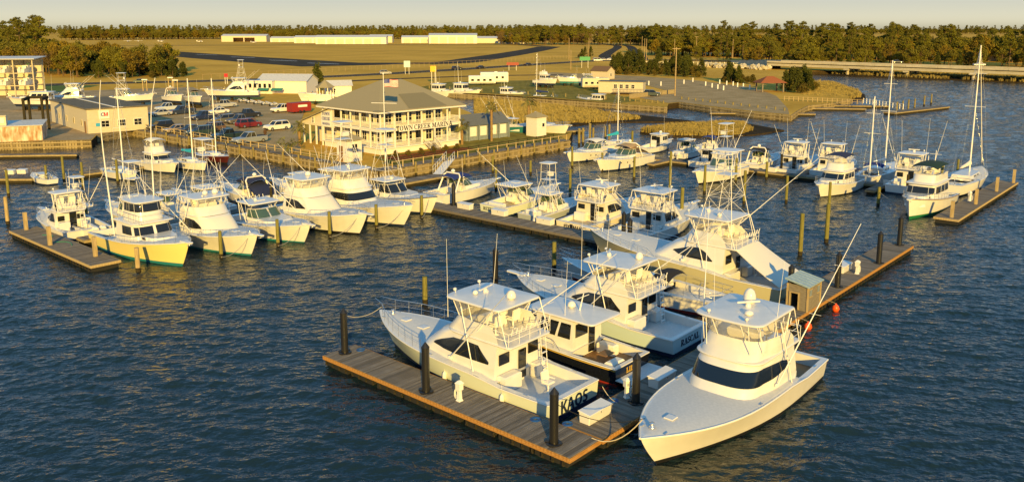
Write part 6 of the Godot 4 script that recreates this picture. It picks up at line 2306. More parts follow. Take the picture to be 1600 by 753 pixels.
	cabin_boat("white shrimp trawler with pipe frames at the left end of the creek", {"at": Vector3(-22.39, 0, -249.87), "dir": C, "L": 13.0, "B": 4.4, "ss": 1.2, "sb": 2.2, "house": .25, "cock": .45, "roof": 3.8, "mast_h": 5.0, "frake": .2, "round": .3}, "fishing_trawler")
	cabin_boat("white trawler with green nets hung from its booms in the creek", {"at": Vector3(-15.18, 0, -249.87), "dir": C, "L": 14.0, "B": 4.6, "ss": 1.2, "sb": 2.4, "house": .25, "cock": .4, "roof": 4.0, "mast_h": 6.0, "frake": .2, "round": .3}, "fishing_trawler")
	cabin_boat("white lobster boat with mast and boom lying along the creek bulkhead", {"at": Vector3(-1.86, 0, -245.22), "dir": C, "L": 12.5, "B": 3.9, "ss": 1.0, "sb": 1.9, "house": .25, "cock": .42, "roof": 3.0, "mast_h": 5.0, "frake": .4, "round": .3}, "fishing_trawler")
	sailboat("white sloop with blue sail cover lying along the creek bulkhead", {"at": Vector3(7.73, 0, -236.41), "dir": -C, "L": 11.0, "B": 3.3, "ss": 1.0, "sb": 1.3, "mast": 13.2, "cover": "blue_canvas"})
	cabin_boat("white cabin boat with red waterline at the right of the creek", {"at": Vector3(22.35, 0, -224.32), "dir": -C, "L": 10.5, "B": 3.5, "ss": 1.0, "sb": 1.7, "bottom": "red_paint", "boot": .3, "house": .3, "roof": 2.7, "frake": .4, "round": .3, "radar": false, "whips": []})
	express("white motor cruiser with radar arch raised on the boat lift behind the ice house", {"at": Vector3(5.89, 1.1, -153.86) , "dir": -U, "L": 11.5, "B": 3.8, "ss": 1.2, "sb": 1.8, "hardtop": false, "arch": true, "bimini": "tan_canvas", "ports": [.5, .6]}, "express_cruiser")
	centre_console("dark hulled centre console raised on the boat lift behind the palms", {"at": Vector3(0.00, 1.1, -153.86), "dir": -U, "L": 9.0, "B": 3.0, "ss": 1.0, "sb": 1.6, "hull": "teal_paint", "riggers": true})
	centre_console("white hulled open boat on the lift beside the bar hut", {"at": Vector3(-3.11, 0.9, -162.62), "dir": -U, "L": 7.5, "B": 2.6, "ss": .9, "sb": 1.3, "riggers": true})
	# hauled out on shore
	var yard := [
		["white flybridge cruiser with red trim hauled out in the boatyard", Vector3(-107.74, 1.3, -202.81), Vector3(-.95, 0, .3), 13.0, "sf", {}],
		["long white yacht with maroon stripe hauled out beside the steel rack", Vector3(-109.47, 1.3, -194.76), Vector3(-1, 0, .1), 13.5, "cb", {"stripe": "red_paint"}],
		["white tower boat hauled out behind the cream workshop", Vector3(-92.60, 1.3, -204.50), Vector3(.97, 0, -.2), 10.5, "ex", {"tower": 5.0, "riggers": true}],
		["white express cruiser with dark arch hauled out left of the car park", Vector3(-82.17, 1.3, -204.50), Vector3(.7, 0, .7), 9.0, "ex", {"hardtop": false, "arch": true, "bimini": "tan_canvas"}],
		["white cabin cruiser hauled out at the car park's left corner", Vector3(-75.79, 1.3, -201.15), Vector3(.6, 0, .8), 9.0, "ex", {"hardtop": false, "cover": "tan_canvas"}],
		["large white sport fishing yacht with tower hauled out behind the car park", Vector3(-73.59, 1.3, -221.05), Vector3(-.98, 0, .15), 14.0, "sf", {"tower": 7.4}],
		["white trawler on stands above the creek bank", Vector3(10.82, 1.3, -269.29), Vector3(.7, 0, .6), 9.0, "cb", {"fly": true}],
		["white boat with teal bottom on a trailer near the tan garage", Vector3(19.62, 1.3, -278.37), Vector3(-1, 0, .1), 9.5, "ex", {"bottom": "teal_paint", "hardtop": false}],
		["white boat on stands beside the motor home", Vector3(25.52, 1.3, -269.29), Vector3(.8, 0, .5), 8.0, "ex", {}],
		["open white skiff lying behind the food trailer", Vector3(-49.14, 1.3, -209.73), Vector3(-1, 0, .05), 8.5, "cc", {"ttop": false, "whips": [], "bottom": "white_paint"}]]
	for k in yard:
		var p: Dictionary = {"at": k[1] + V3(0, 1.3, 0), "dir": k[2], "L": k[3], "B": k[3] * .31, "ss": 1.0, "sb": 1.8, "bottom": "navy_paint", "boot": .2}
		p.merge(k[5], true)
		var o: Node3D
		match k[4]:
			"sf":
				o = sportfisher(k[0], p)
			"cb":
				o = cabin_boat(k[0], p)
			"ex":
				o = express(k[0], p)
			_:
				o = centre_console(k[0], p)
		var st := Sh.new()
		for t in [.2, .5, .75]:
			st.box(V3(0, -.85, k[3] * (.5 - t)), V3(1.4, .95, .5))
			for sd in [-1.0, 1.0]:
				var q := hull_at(p, t, -.1, sd)
				st.tube([q + V3(sd * .5, -1.2, 0), q + V3(0, .05, 0)], .06, 5)
		part("boat_stand", st, M.wet_wood, o)

# ---------------------------------------------------------------- trees
func leaf_clump(sh: Sh, c: Vector3, r: float, n: int, s: float, g: RandomNumberGenerator, flat := 0.8) -> void:
	for i in n:
		var d := Vector3(g.randfn(), g.randfn() * flat, g.randfn()).normalized() * r * pow(g.randf(), .4)
		var o := c + Vector3(d.x, d.y * flat, d.z)
		var a := Vector3(g.randfn(), g.randfn() * .7, g.randfn()).normalized()
		var b := a.cross(Vector3(g.randfn(), g.randfn(), g.randfn())).normalized()
		var q := s * g.randf_range(.6, 1.25)
		sh.quad(o - a * q - b * q * .35, o - a * q * .2 + b * q * .6, o + a * q + b * q * .2, o + a * q * .1 - b * q * .65)

func limb(sh: Sh, a: Vector3, b: Vector3, r0: float, r1: float) -> void:
	sh.tube([a, a.lerp(b, .5) + V3(0, a.distance_to(b) * .06, 0), b], r0, 5, r1)

# kinds: pine, oak, cedar, bare, shrub, brown
func tree_meshes(kind: String, sd: int) -> Array:
	var g := RandomNumberGenerator.new()
	g.seed = sd
	var t := Sh.new()
	var l := Sh.new()
	if kind == "pine":
		var h := g.randf_range(17.0, 20.0)
		t.tube([V3(0, -.3, 0), V3(g.randf_range(-.3, .3), h * .5, 0), V3(0, h * .96, 0)], .30, 6, .06)
		for i in 24:
			var y := h * g.randf_range(.38, 1.0)
			var rr := lerpf(3.2, .8, (y / h - .5) * 2.0) * g.randf_range(.6, 1.1)
			var a := g.randf() * TAU
			var e := V3(cos(a) * rr, y + .4, sin(a) * rr)
			limb(t, V3(0, y - .8, 0), e, .08, .02)
			leaf_clump(l, e, 1.25, 85, .33, g, .6)
	elif kind == "oak" or kind == "brown":
		var h := g.randf_range(11.0, 13.5)
		t.tube([V3(0, -.3, 0), V3(.1, h * .3, .1), V3(0, h * .8, 0)], .34, 6, .08)
		for i in 30:
			var a := g.randf() * TAU
			var k := g.randf()
			var y := h * lerpf(.28, .98, k)
			var rr := h * .36 * sin(PI * clampf(k * .85 + .12, 0, 1)) * g.randf_range(.45, 1.05)
			var e := V3(cos(a) * rr, y, sin(a) * rr)
			limb(t, V3(0, y * .7, 0), e, .1, .02)
			leaf_clump(l, e, 1.5, 75, .34, g, .8)
	elif kind == "cedar":
		var h := g.randf_range(7.0, 8.5)
		t.tube([V3(0, -.3, 0), V3(0, h * .9, 0)], .18, 6, .03)
		for i in 34:
			var k := pow(g.randf(), .8)
			var y := h * lerpf(.06, .98, k)
			var rr := lerpf(2.1, .15, k) * g.randf_range(.5, 1.05)
			var a := g.randf() * TAU
			leaf_clump(l, V3(cos(a) * rr, y, sin(a) * rr), .75, 55, .22, g, 1.0)
	elif kind == "shrub":
		t.tube([V3(0, -.2, 0), V3(.1, 1.4, 0)], .1, 5, .03)
		for i in 15:
			var a := g.randf() * TAU
			var k := g.randf()
			var rr := 1.6 * sin(PI * clampf(k * .7 + .28, 0, 1)) * g.randf_range(.3, 1.0)
			leaf_clump(l, V3(cos(a) * rr, lerpf(.35, 2.5, k), sin(a) * rr), .75, 55, .2, g, .9)
	elif kind == "bare":
		var h := g.randf_range(13.0, 15.0)
		t.tube([V3(0, -.3, 0), V3(.2, h * .5, 0), V3(0, h * .95, 0)], .28, 6, .04)
		for i in 26:
			var a := g.randf() * TAU
			var y := h * g.randf_range(.3, .85)
			var e := V3(cos(a), g.randf_range(.7, 1.3), sin(a)) * g.randf_range(2.0, 4.2) + V3(0, y, 0)
			limb(t, V3(0, y, 0), e, .09, .025)
			for j in 8:
				var s := V3(0, y, 0).lerp(e, g.randf_range(.35, 1.0))
				l.tube([s, s + V3(g.randfn() * .8, g.randf_range(.4, 1.5), g.randfn() * .8)], .035, 3, .012)
	return [t.mesh(), l.mesh()]

func joined(a: Array) -> ArrayMesh:
	var m := ArrayMesh.new()
	for k in 2:
		m.add_surface_from_arrays(Mesh.PRIMITIVE_TRIANGLES, a[k].surface_get_arrays(0))
	return m

var protos := {}
func proto(kind: String, n: int) -> Array:
	var key := "%s%d" % [kind, n]
	if not protos.has(key):
		protos[key] = tree_meshes(kind, 100 + n * 7 + hash(kind) % 50)
	return protos[key]

func leaf_material(kind: String, n: int) -> Material:
	return M["leaf_" + {"pine": "pine", "oak": "oak", "cedar": "cedar", "shrub": "shrub", "brown": "brown", "bare": "twig"}[kind] + str(n % 2)]

func tree(kind: String, n: int, at: Vector3, s: float, label: String, group := "") -> Node3D:
	var called: String = {"pine": "pine_tree", "oak": "oak_tree", "cedar": "cedar_tree", "shrub": "shrub", "brown": "oak_tree", "bare": "bare_tree"}[kind]
	var root := thing(called, label, "shrub" if kind == "shrub" else "tree", at, rng.randf() * TAU, group)
	root.scale = Vector3.ONE * s * V3(rng.randf_range(.9, 1.15), rng.randf_range(.92, 1.08), rng.randf_range(.9, 1.15))
	var a := proto(kind, n)
	mesh_part("trunk", a[0], M.bark, root, Transform3D.IDENTITY)
	mesh_part("crown", a[1], leaf_material(kind, n), root, Transform3D.IDENTITY)
	return root

# a far wood that reads as one mass
func wood_mass(label: String, kind: String, n: int, spots: Array) -> void:
	var a := proto(kind, n)
	var mm := MultiMesh.new()
	mm.transform_format = MultiMesh.TRANSFORM_3D
	var jm := joined(a)
	jm.surface_set_material(0, M.bark)
	jm.surface_set_material(1, leaf_material(kind, n))
	mm.mesh = jm
	mm.instance_count = spots.size()
	for i in spots.size():
		var s: float = spots[i][1]
		mm.set_instance_transform(i, Transform3D(Basis(Vector3.UP, rng.randf() * TAU).scaled(V3(s * rng.randf_range(.9, 1.25), s, s * rng.randf_range(.9, 1.25))), spots[i][0]))
	var o := MultiMeshInstance3D.new()
	o.multimesh = mm
	o.name = numbered("forest")
	add_child(o)
	tag(o, label, "forest")
	o.set_meta("kind", "stuff")

func palm(label: String, at: Vector3, h: float, low := false) -> void:
	var root := thing("palm_tree", label, "tree", at, rng.randf() * TAU)
	var g := RandomNumberGenerator.new()
	g.seed = int(h * 100 + at.x * 10)
	var t := Sh.new()
	if not low:
		var pr := []
		for i in 14:
			pr.append([.2 + (.04 if i % 2 else 0.0) + (.06 if i > 11 else 0.0), h * i / 13.0])
		t.lathe(pr, Vector3.ZERO, 9)
		part("trunk", t, M.palm_bark, root)
	var l := Sh.new()
	var nf := 34 if not low else 22
	for i in nf:
		var a := TAU * i / nf * 3.0 + g.randf() * .5
		var el := g.randf_range(-.5, 1.25)
		var d := V3(cos(a) * cos(el), sin(el), sin(a) * cos(el))
		var base := V3(0, h, 0)
		var len := g.randf_range(1.3, 1.9)
		var mid := base + d * len * .55
		var tip := base + d * len + V3(0, -.35 * len * cos(el), 0)
		var side := d.cross(Vector3.UP).normalized()
		l.tube([base, mid], .02, 3)
		for k in 11:
			var f := (k / 10.0 - .5) * 2.4
			var e := mid + (tip - mid).rotated(side.cross(d).normalized(), f * .75) * g.randf_range(.8, 1.0) + V3(0, -absf(f) * .15, 0)
			var w := side * .05 + V3(0, .02, 0)
			l.tri(mid - w, e, mid + w)
	part("crown", l, M.leaf_palm, root)

func scatter(px: Array, n: int, kinds: Array, s0: float, s1: float, label_of: Dictionary, group: String, y := LAND) -> void:
	var o := PackedVector2Array(px)
	var lo := o[0]
	var hi := o[0]
	for q in o:
		lo = lo.min(q)
		hi = hi.max(q)
	var i := 0
	while i < n:
		var q := Vector2(rng.randf_range(lo.x, hi.x), rng.randf_range(lo.y, hi.y))
		if not Geometry2D.is_point_in_polygon(q, o):
			continue
		var k: String = kinds[rng.randi() % kinds.size()]
		tree(k, rng.randi() % 3, V3(q.x, y, q.y), rng.randf_range(s0, s1), label_of[k], group)
		i += 1

func band(label: String, px: Array, rows: int, step: float, depth: float, kinds: Array, s0: float, s1: float) -> void:
	var lists := {}
	for i in px.size() - 1:
		var a: Vector2 = px[i]
		var b: Vector2 = px[i + 1]
		var n := int(a.distance_to(b) / step)
		for k in n:
			for r in rows:
				var q := a.lerp(b, (k + rng.randf()) / n) + Vector2(rng.randf_range(-2, 2), -r * depth - rng.randf() * depth)
				var kd: String = kinds[rng.randi() % kinds.size()]
				var key := [kd, rng.randi() % 3]
				if not lists.has(key):
					lists[key] = []
				lists[key].append([V3(q.x, LAND, q.y), rng.randf_range(s0, s1)])
	for key in lists:
		wood_mass(label % {"pine": "tall pines", "oak": "evergreen oaks", "brown": "brown-leaved oaks", "bare": "bare hardwoods", "cedar": "cedars", "shrub": "scrub"}[key[0]], key[0], key[1], lists[key])

func build_trees() -> void:
	for k in 2:
		var f := 1.0 + .25 * k
		mottled("leaf_pine%d" % k, lin(.085 * f, .088 * f, .015), lin(.165 * f, .15 * f, .028), .8, .3, .03, 11 + k)
		mottled("leaf_oak%d" % k, lin(.092 * f, .092 * f, .015), lin(.19 * f, .165 * f, .03), .8, .3, .03, 13 + k)
		mottled("leaf_cedar%d" % k, lin(.040 * f, .050 * f, .012), lin(.09 * f, .092 * f, .022), .8, .4, .03, 15 + k)
		mottled("leaf_shrub%d" % k, lin(.070 * f, .060 * f, .014), lin(.15 * f, .115 * f, .03), .8, .4, .03, 17 + k)
		mottled("leaf_brown%d" % k, lin(.13 * f, .095 * f, .016), lin(.22 * f, .16 * f, .03), .85, .3, .03, 19 + k)
		mottled("leaf_twig%d" % k, lin(.14 * f, .095 * f, .05), lin(.24 * f, .165 * f, .09), .9, .3, .03, 21 + k)
	for n in M.keys():
		if n.begins_with("leaf_") and not n.begins_with("leaf_twig"):
			M[n].backlight_enabled = true
			M[n].backlight = lin(.05, .045, .008)
	mottled("leaf_palm", lin(.09, .10, .02), lin(.19, .17, .035), .6, .4, .03, 25)
	mottled("bark", lin(.09, .06, .035), lin(.19, .13, .08), .9, .4, .03, 23)
	mottled("palm_bark", lin(.20, .13, .06), lin(.34, .23, .11), .9, .6, .03, 24)
	# wood at far left, tall behind and lower in front
	var kn := {"pine": "tall pine in the dense wood at far left behind the boatyard", "oak": "rounded evergreen oak in the dense wood at far left behind the boatyard", "brown": "brown-leaved oak in the dense wood at far left behind the boatyard", "cedar": "dark cedar in the tree belt between boatyard and runway", "shrub": "low shrub at the edge of the tree belt beside the runway", "bare": "bare pale tree beside the dry-stack boat rack"}
	scatter([Vector2(-249.20, -392.80), Vector2(-219.53, -392.80), Vector2(-247.88, -466.15), Vector2(-319.32, -572.84), Vector2(-397.81, -600.27)], 120, ["pine", "oak", "brown", "oak"], .95, 1.25, kn, "trees of the wood at far left")
	scatter([Vector2(-220.65, -339.27), Vector2(-174.47, -339.27), Vector2(-186.99, -380.80), Vector2(-221.51, -419.20), Vector2(-272.14, -419.20)], 60, ["oak", "brown", "oak"], .8, 1.05, kn, "trees of the wood at far left")
	for k in ["oak", "brown"]:
		kn[k] = kn[k].replace("dense wood at far left behind the boatyard", "tree belt between boatyard and runway")
	scatter([Vector2(-175.07, -325.93), Vector2(-147.95, -325.93), Vector2(-137.21, -334.71), Vector2(-147.42, -369.50), Vector2(-183.74, -405.58), Vector2(-211.30, -405.58)], 80, ["cedar", "cedar", "oak", "brown"], .72, 1.05, kn, "trees of the belt between yard and runway")
	scatter([Vector2(-157.21, -319.64), Vector2(-124.14, -321.71), Vector2(-131.85, -348.79), Vector2(-153.57, -369.50), Vector2(-169.06, -343.97)], 44, ["shrub", "cedar"], .7, 1.0, kn, "trees of the belt between yard and runway")
	for k in 3:
		tree("bare", k, [Vector3(-191.92, 1.3, -339.27), Vector3(-186.32, 1.3, -334.71), Vector3(-185.76, 1.3, -339.27)][k], .72, kn.bare, "bare trees by the boat rack")
	tree("cedar", 1, Vector3(-59.50, 1.3, -258.05), 1.05, "single broad dark cedar between the white house and the gazebo")
	# creek and ramp side
	var kr := {"cedar": "dark evergreen shrub in the thicket above the boat ramp lot", "shrub": "olive shrub in the thicket above the boat ramp lot", "oak": "small rounded oak in the thicket above the boat ramp lot", "brown": "brown shrub oak in the ramp lot thicket"}
	scatter([Vector2(39.55, -348.79), Vector2(69.04, -325.93), Vector2(75.46, -321.71), Vector2(79.58, -369.50), Vector2(46.74, -386.70)], 80, ["shrub", "cedar", "shrub"], .75, 1.35, kr, "shrubs of the thicket above the ramp lot")
	var kp := {"cedar": "dense dark cedar clump beside the picnic pavilion", "shrub": "low green shrub near the picnic pavilion"}
	scatter([Vector2(80.69, -250.21), Vector2(84.34, -240.46), Vector2(93.94, -260.77), Vector2(93.44, -281.54)], 24, ["cedar", "shrub", "cedar"], .75, 1.1, kp, "greenery beside the pavilion")
	scatter([Vector2(73.71, -294.94), Vector2(81.07, -281.54), Vector2(86.47, -302.13), Vector2(78.32, -313.58)], 26, ["shrub", "cedar", "shrub"], .6, 1.1, {"cedar": "small dark cedar above the row of white posts", "shrub": "low shrub above the row of white posts"}, "shrubs above the white posts")
	scatter([Vector2(41.53, -524.83), Vector2(49.44, -524.83), Vector2(55.15, -600.27), Vector2(47.47, -600.27)], 7, ["cedar", "oak", "shrub"], .6, .95, {"cedar": "dark cedar left of the highway junction", "oak": "rounded oak left of the highway junction", "shrub": "shrub left of the highway junction"}, "trees left of the junction")
	scatter([Vector2(142.40, -419.20), Vector2(189.86, -419.20), Vector2(241.64, -380.80), Vector2(279.80, -441.44), Vector2(214.94, -475.00), Vector2(118.66, -524.83), Vector2(104.24, -493.76), Vector2(128.84, -449.38)], 130, ["oak", "brown", "oak", "cedar", "oak", "pine"], .55, .95, {"oak": "rounded evergreen oak at the front of the right-hand forest", "brown": "golden brown oak at the front of the right-hand forest", "pine": "tall pine at the front of the right-hand forest", "cedar": "dark cedar at the front of the right-hand forest"}, "front trees of the right-hand forest")
	# far forests
	band("forest of %s along the right-hand horizon", [Vector2(99.25, -572.84), Vector2(144.46, -547.79), Vector2(193.74, -514.05), Vector2(248.28, -484.20), Vector2(303.78, -457.61)], 7, 4.6, 9.0, ["oak", "oak", "brown", "oak", "pine"], .85, 1.2)
	band("forest of %s behind the highway curve", [Vector2(-14.60, -971.69), Vector2(71.65, -953.29), Vector2(140.64, -935.58), Vector2(161.10, -764.88)], 6, 6.5, 12.0, ["pine", "bare", "oak", "pine", "brown"], .85, 1.1)
	band("forest of %s behind the hangars", [Vector2(-709.49, -1330.89), Vector2(-558.42, -1487.85), Vector2(-276.16, -1533.04), Vector2(31.64, -1405.01), Vector2(99.06, -1098.86)], 6, 5.5, 12.0, ["oak", "brown", "pine", "oak"], .95, 1.25)
	band("hazy forest of %s on the skyline", [Vector2(-1798.71, -2665.06), Vector2(-632.88, -2813.31), Vector2(421.92, -2813.31), Vector2(1798.71, -2665.06)], 4, 9.0, 60.0, ["pine", "oak", "oak"], 1.2, 1.5)
	# palms and planting by the clubhouse
	palm("tall palm nearest the shuttered bar hut", Vector3(-3.43, 1.3, -139.93), 5.6)
	palm("tall palm in front of the small white ice house", Vector3(2.99, 1.3, -150.35), 6.0)
	palm("short palm at the right front corner of the clubhouse", Vector3(-8.14, 1.3, -136.00), 3.2)
	palm("leafy low palm beside the small white hut by the car park", Vector3(-34.39, 1.3, -126.05), 1.4, true)
	palm("leafy taller palm between car park and clubhouse porch", Vector3(-34.26, 1.3, -134.48), 3.0)
	palm("low palm clump left of the white hut", Vector3(-33.08, 1.3, -127.38), 1.3, true)
	for k in 6:
		tree("shrub", k % 3, mar(72.0 - k * .25, 52.0 + k * 2.3, LAND + .04), .34, "small clipped shrub in the red mulch bed before the clubhouse", "shrubs before the clubhouse")

# ---------------------------------------------------------------- vehicles: local -z is forward
func car_paint(c: Color) -> StandardMaterial3D:
	var m := StandardMaterial3D.new()
	m.resource_name = "car_paint"
	m.albedo_color = c
	m.roughness = .25
	m.clearcoat_enabled = true
	m.clearcoat = .8
	return m

func car(called: String, label: String, category: String, kind: String, c: Color, at: Vector3, dir: Vector3, group := "") -> Node3D:
	var root := thing(called, label, category, at, turn_to(dir), group)
	var paint := car_paint(c)
	# kind: [length, width, belt height, roof height, hood end, roof front, roof back, cabin end]
	var k: Array = {"sedan": [4.7, 1.82, .92, 1.45, -1.05, -.35, .95, 1.55], "suv": [4.75, 1.88, 1.08, 1.72, -1.1, -.45, 1.95, 2.28], "pickup": [5.7, 1.98, 1.12, 1.86, -1.25, -.6, .55, .75], "van": [5.2, 1.98, 1.15, 2.0, -1.7, -1.0, 2.3, 2.55]}[kind]
	var hl: float = k[0] * .5
	var hw: float = k[1] * .5
	var b := Sh.new()
	b.profile(PackedVector2Array([Vector2(-hl, .38), Vector2(-hl + .05, .78), Vector2(-hl + .25, k[2] - .1), Vector2(k[4], k[2]), Vector2(k[7], k[2] + .02), Vector2(hl - .08, k[2]), Vector2(hl, .8), Vector2(hl - .03, .4), Vector2(hl - .3, .28), Vector2(-hl + .3, .28)]), -hw, hw, Transform3D.IDENTITY, .09)
	part("body", b, paint, root)
	# greenhouse: glass band under a painted roof
	var lo := [V3(-hw + .1, k[2], k[4]), V3(hw - .1, k[2], k[4]), V3(hw - .1, k[2], k[7]), V3(-hw + .1, k[2], k[7])]
	var hi := [V3(-hw + .26, k[3] - .06, k[5]), V3(hw - .26, k[3] - .06, k[5]), V3(hw - .26, k[3] - .06, k[6]), V3(-hw + .26, k[3] - .06, k[6])]
	for i in 4:
		var g := Sh.new()
		var j := (i + 1) % 4
		g.quad(lo[i], lo[j], hi[j], hi[i])
		part(["windscreen", "side_window", "rear_window", "side_window"][i], g, M.glass, root)
	var r := Sh.new()
	r.box(V3(0, k[3] - .03, (k[5] + k[6]) * .5), V3(k[1] - .46, .09, k[6] - k[5] + .1), Basis.IDENTITY, .03)
	for i in 4:
		r.tube([lo[i], hi[i]], .055, 5)
	for x in [-1.0, 1.0]:
		r.tube([V3(x * (hw - .1), k[2], lerpf(k[4], k[7], .5)), V3(x * (hw - .26), k[3] - .05, lerpf(k[5], k[6], .5))], .05, 5)
	part("roof", r, paint, root)
	if kind == "pickup":
		var bd := Sh.new()
		bd.box(V3(0, k[2] + .01, (k[7] + hl) * .5), V3(k[1] - .3, .03, hl - k[7] - .25))
		part("truck_bed", bd, M.rubber, root)
	for z in [-hl + .85, hl - .95]:
		for x in [-1.0, 1.0]:
			var w := Sh.new()
			var rb := Basis(Vector3.BACK, PI * .5)
			w.lathe([[.2, -.11], [.33, -.11], [.35, -.07], [.35, .07], [.33, .11], [.2, .11]], V3(x * (hw - .1), .35, z), 14, rb)
			var wh := part("wheel", w, M.rubber, root)
			var rm := Sh.new()
			rm.lathe([[.001, x * -.115], [.2, x * -.115], [.21, x * -.1]], V3(x * (hw - .1), .35, z), 10, rb)
			part("rim", rm, M.steel, wh)
	for x in [-1.0, 1.0]:
		bx("headlight", root, "gelcoat", V3(x * (hw - .32), .74, -hl + .06), V3(.4, .16, .12), Basis.IDENTITY, .03)
		bx("tail_light", root, "red_paint", V3(x * (hw - .2), .85, hl - .03), V3(.2, .3, .1), Basis.IDENTITY, .03)
	bx("bumper", root, "rubber", V3(0, .45, -hl + .02), V3(k[1] - .3, .16, .1), Basis.IDENTITY, .03)
	return root

func build_vehicles() -> void:
	var g := "cars parked in the marina car park"
	var list := [
		["pickup_truck", "pale blue and white pickup truck at the shaded left edge of the car park", "truck", "pickup", lin(.5, .55, .6), Vector3(-78.97, 1.35, -192.70), -V],
		["pickup_truck", "dark blue pickup truck next to the pale pickup at the left edge", "truck", "pickup", lin(.02, .03, .06), Vector3(-72.92, 1.35, -185.39), -V],
		["pickup_truck", "navy pickup truck facing left in the far row of the car park", "truck", "pickup", lin(.012, .02, .07), Vector3(-63.82, 1.35, -173.52), -V],
		["suv", "dark grey sport utility vehicle beside the navy pickup, far row", "car", "suv", lin(.12, .12, .12), Vector3(-57.70, 1.35, -167.55), -V],
		["pickup_truck", "long black pickup truck at the back of the car park", "truck", "pickup", lin(.015, .016, .02), Vector3(-56.20, 1.35, -177.95), V],
		["pickup_truck", "grey-brown pickup truck behind the dark red wagon", "truck", "pickup", lin(.10, .09, .08), Vector3(-54.01, 1.35, -166.40), -V],
		["station_wagon", "dark red station wagon in the middle of the car park", "car", "suv", lin(.16, .012, .014), Vector3(-50.33, 1.35, -159.83), V],
		["suv", "white sport utility vehicle near the clubhouse end of the car park", "car", "suv", lin(.75, .73, .68), Vector3(-43.83, 1.35, -155.73), -V],
		["sedan", "tan sedan at the left of the near parked row", "car", "sedan", lin(.34, .27, .19), Vector3(-60.87, 1.35, -151.83), -V],
		["sedan", "dark blue sedan between tan sedan and green vehicle, near row", "car", "sedan", lin(.02, .03, .06), Vector3(-58.37, 1.35, -151.35), -V],
		["suv", "dark green sport utility vehicle with pale lettering on its windscreen", "car", "suv", lin(.02, .045, .045), Vector3(-55.05, 1.35, -147.66), -V],
		["pickup_truck", "dark teal pickup truck parked close to the seawall fence", "truck", "pickup", lin(.012, .03, .035), Vector3(-48.46, 1.35, -142.44), -V],
		["pickup_truck", "blue-grey pickup truck nearest the seawall fence", "truck", "pickup", lin(.22, .25, .30), Vector3(-43.25, 1.35, -137.57), -V],
		["pickup_truck", "white pickup truck towing the red trailer", "truck", "pickup", lin(.75, .73, .68), Vector3(-51.75, 1.35, -189.71), -V],
		["pickup_truck", "white pickup truck parked beside the low bungalow's roof", "truck", "pickup", lin(.75, .73, .68), Vector3(-83.86, 1.35, -297.69), V]]
	list += [["sedan", "silver sedan behind the pale blue pickup at the shaded yard edge", "car", "sedan", lin(.4, .4, .4), Vector3(-76.02, 1.35, -181.26), -V],
		["suv", "black sport utility vehicle at the left end of the near row", "car", "suv", lin(.015, .015, .018), Vector3(-65.50, 1.35, -155.73), -V],
		["sedan", "white sedan between the navy pickup and the long black pickup", "car", "sedan", lin(.7, .69, .66), Vector3(-65.00, 1.35, -185.39), -V],
		["suv", "brown sport utility vehicle left of the teal pickup", "car", "suv", lin(.12, .07, .04), Vector3(-54.94, 1.35, -152.78), -V],
		["pickup_truck", "silver pickup truck beside the boat trailers", "truck", "pickup", lin(.4, .41, .42), Vector3(-68.72, 1.35, -200.61), V]]
	for k in list:
		car(k[0], k[1], k[2], k[3], k[4], k[5], k[6], g)
	var road := [
		["sedan", "olive hatchback driving on the shaded road beyond the boatyard", "sedan", lin(.10, .13, .08), Vector3(-128.33, 1.4, -291.63), Vector3(1, 0, -.1)],
		["suv", "silver sport utility vehicle on the highway behind the clubhouse roof", "suv", lin(.35, .36, .37), Vector3(-51.93, 1.4, -346.92), Vector3(1, 0, -.35)],
		["suv", "dark sport utility vehicle on the highway, leftmost of three dark cars", "suv", lin(.02, .02, .025), Vector3(-24.99, 1.4, -384.64), Vector3(1, 0, -.6)],
		["sedan", "black sedan on the highway, middle of three dark cars", "sedan", lin(.012, .012, .018), Vector3(-14.39, 1.4, -396.95), Vector3(1, 0, -.6)],
		["sedan", "black sedan on the highway near the red roadside sign", "sedan", lin(.012, .014, .03), Vector3(8.39, 1.4, -427.74), Vector3(1, 0, -.6)],
		["van", "white van waiting at the highway junction", "van", lin(.7, .69, .66), Vector3(49.14, 1.4, -486.32), Vector3(1, 0, -.2)],
		["sedan", "silver sedan waiting at the highway junction", "sedan", lin(.5, .5, .5), Vector3(53.37, 1.4, -495.03), Vector3(1, 0, -.2)],
		["sedan", "white sedan waiting at the highway junction's right", "sedan", lin(.7, .69, .66), Vector3(57.93, 1.4, -499.00), Vector3(1, 0, -.2)],
		["suv", "dark green sport utility vehicle parked by the trailer office", "suv", lin(.02, .04, .045), Vector3(39.12, 1.35, -235.23), Vector3(1, 0, .2)],
		["sedan", "white car crossing the road bridge at far right", "sedan", lin(.7, .69, .66), Vector3(195.61, 4.45, -354.54), Vector3(-1, 0, -.1)],
		["sedan", "dark car crossing the road bridge behind the ketch masts", "sedan", lin(.03, .04, .07), Vector3(174.68, 4.45, -384.04), Vector3(1, 0, .1)]]
	for k in road:
		car(k[0], k[1], "car", k[2], k[3], k[4], k[5])
	# trailers and campers
	var t := thing("box_trailer", "red box trailer behind the white pickup truck", "trailer", Vector3(-47.77, 1.35, -188.25), turn_to(-V))
	bx("body", t, "red_paint", V3(0, 1.35, 0), V3(2.2, 2.0, 5.0), Basis.IDENTITY, .06)
	bx("lettering_panel", t, "sign_white", V3(-1.13, 1.6, .2), V3(.03, .5, 2.4))
	for z in [-.5, .5]:
		for x in [-1.0, 1.0]:
			var w := Sh.new()
			w.lathe([[.001, -.1], [.33, -.1], [.33, .1], [.001, .1]], V3(x * 1.1, .33, z), 12, Basis(Vector3.BACK, PI * .5))
			part("wheel", w, M.rubber, t)
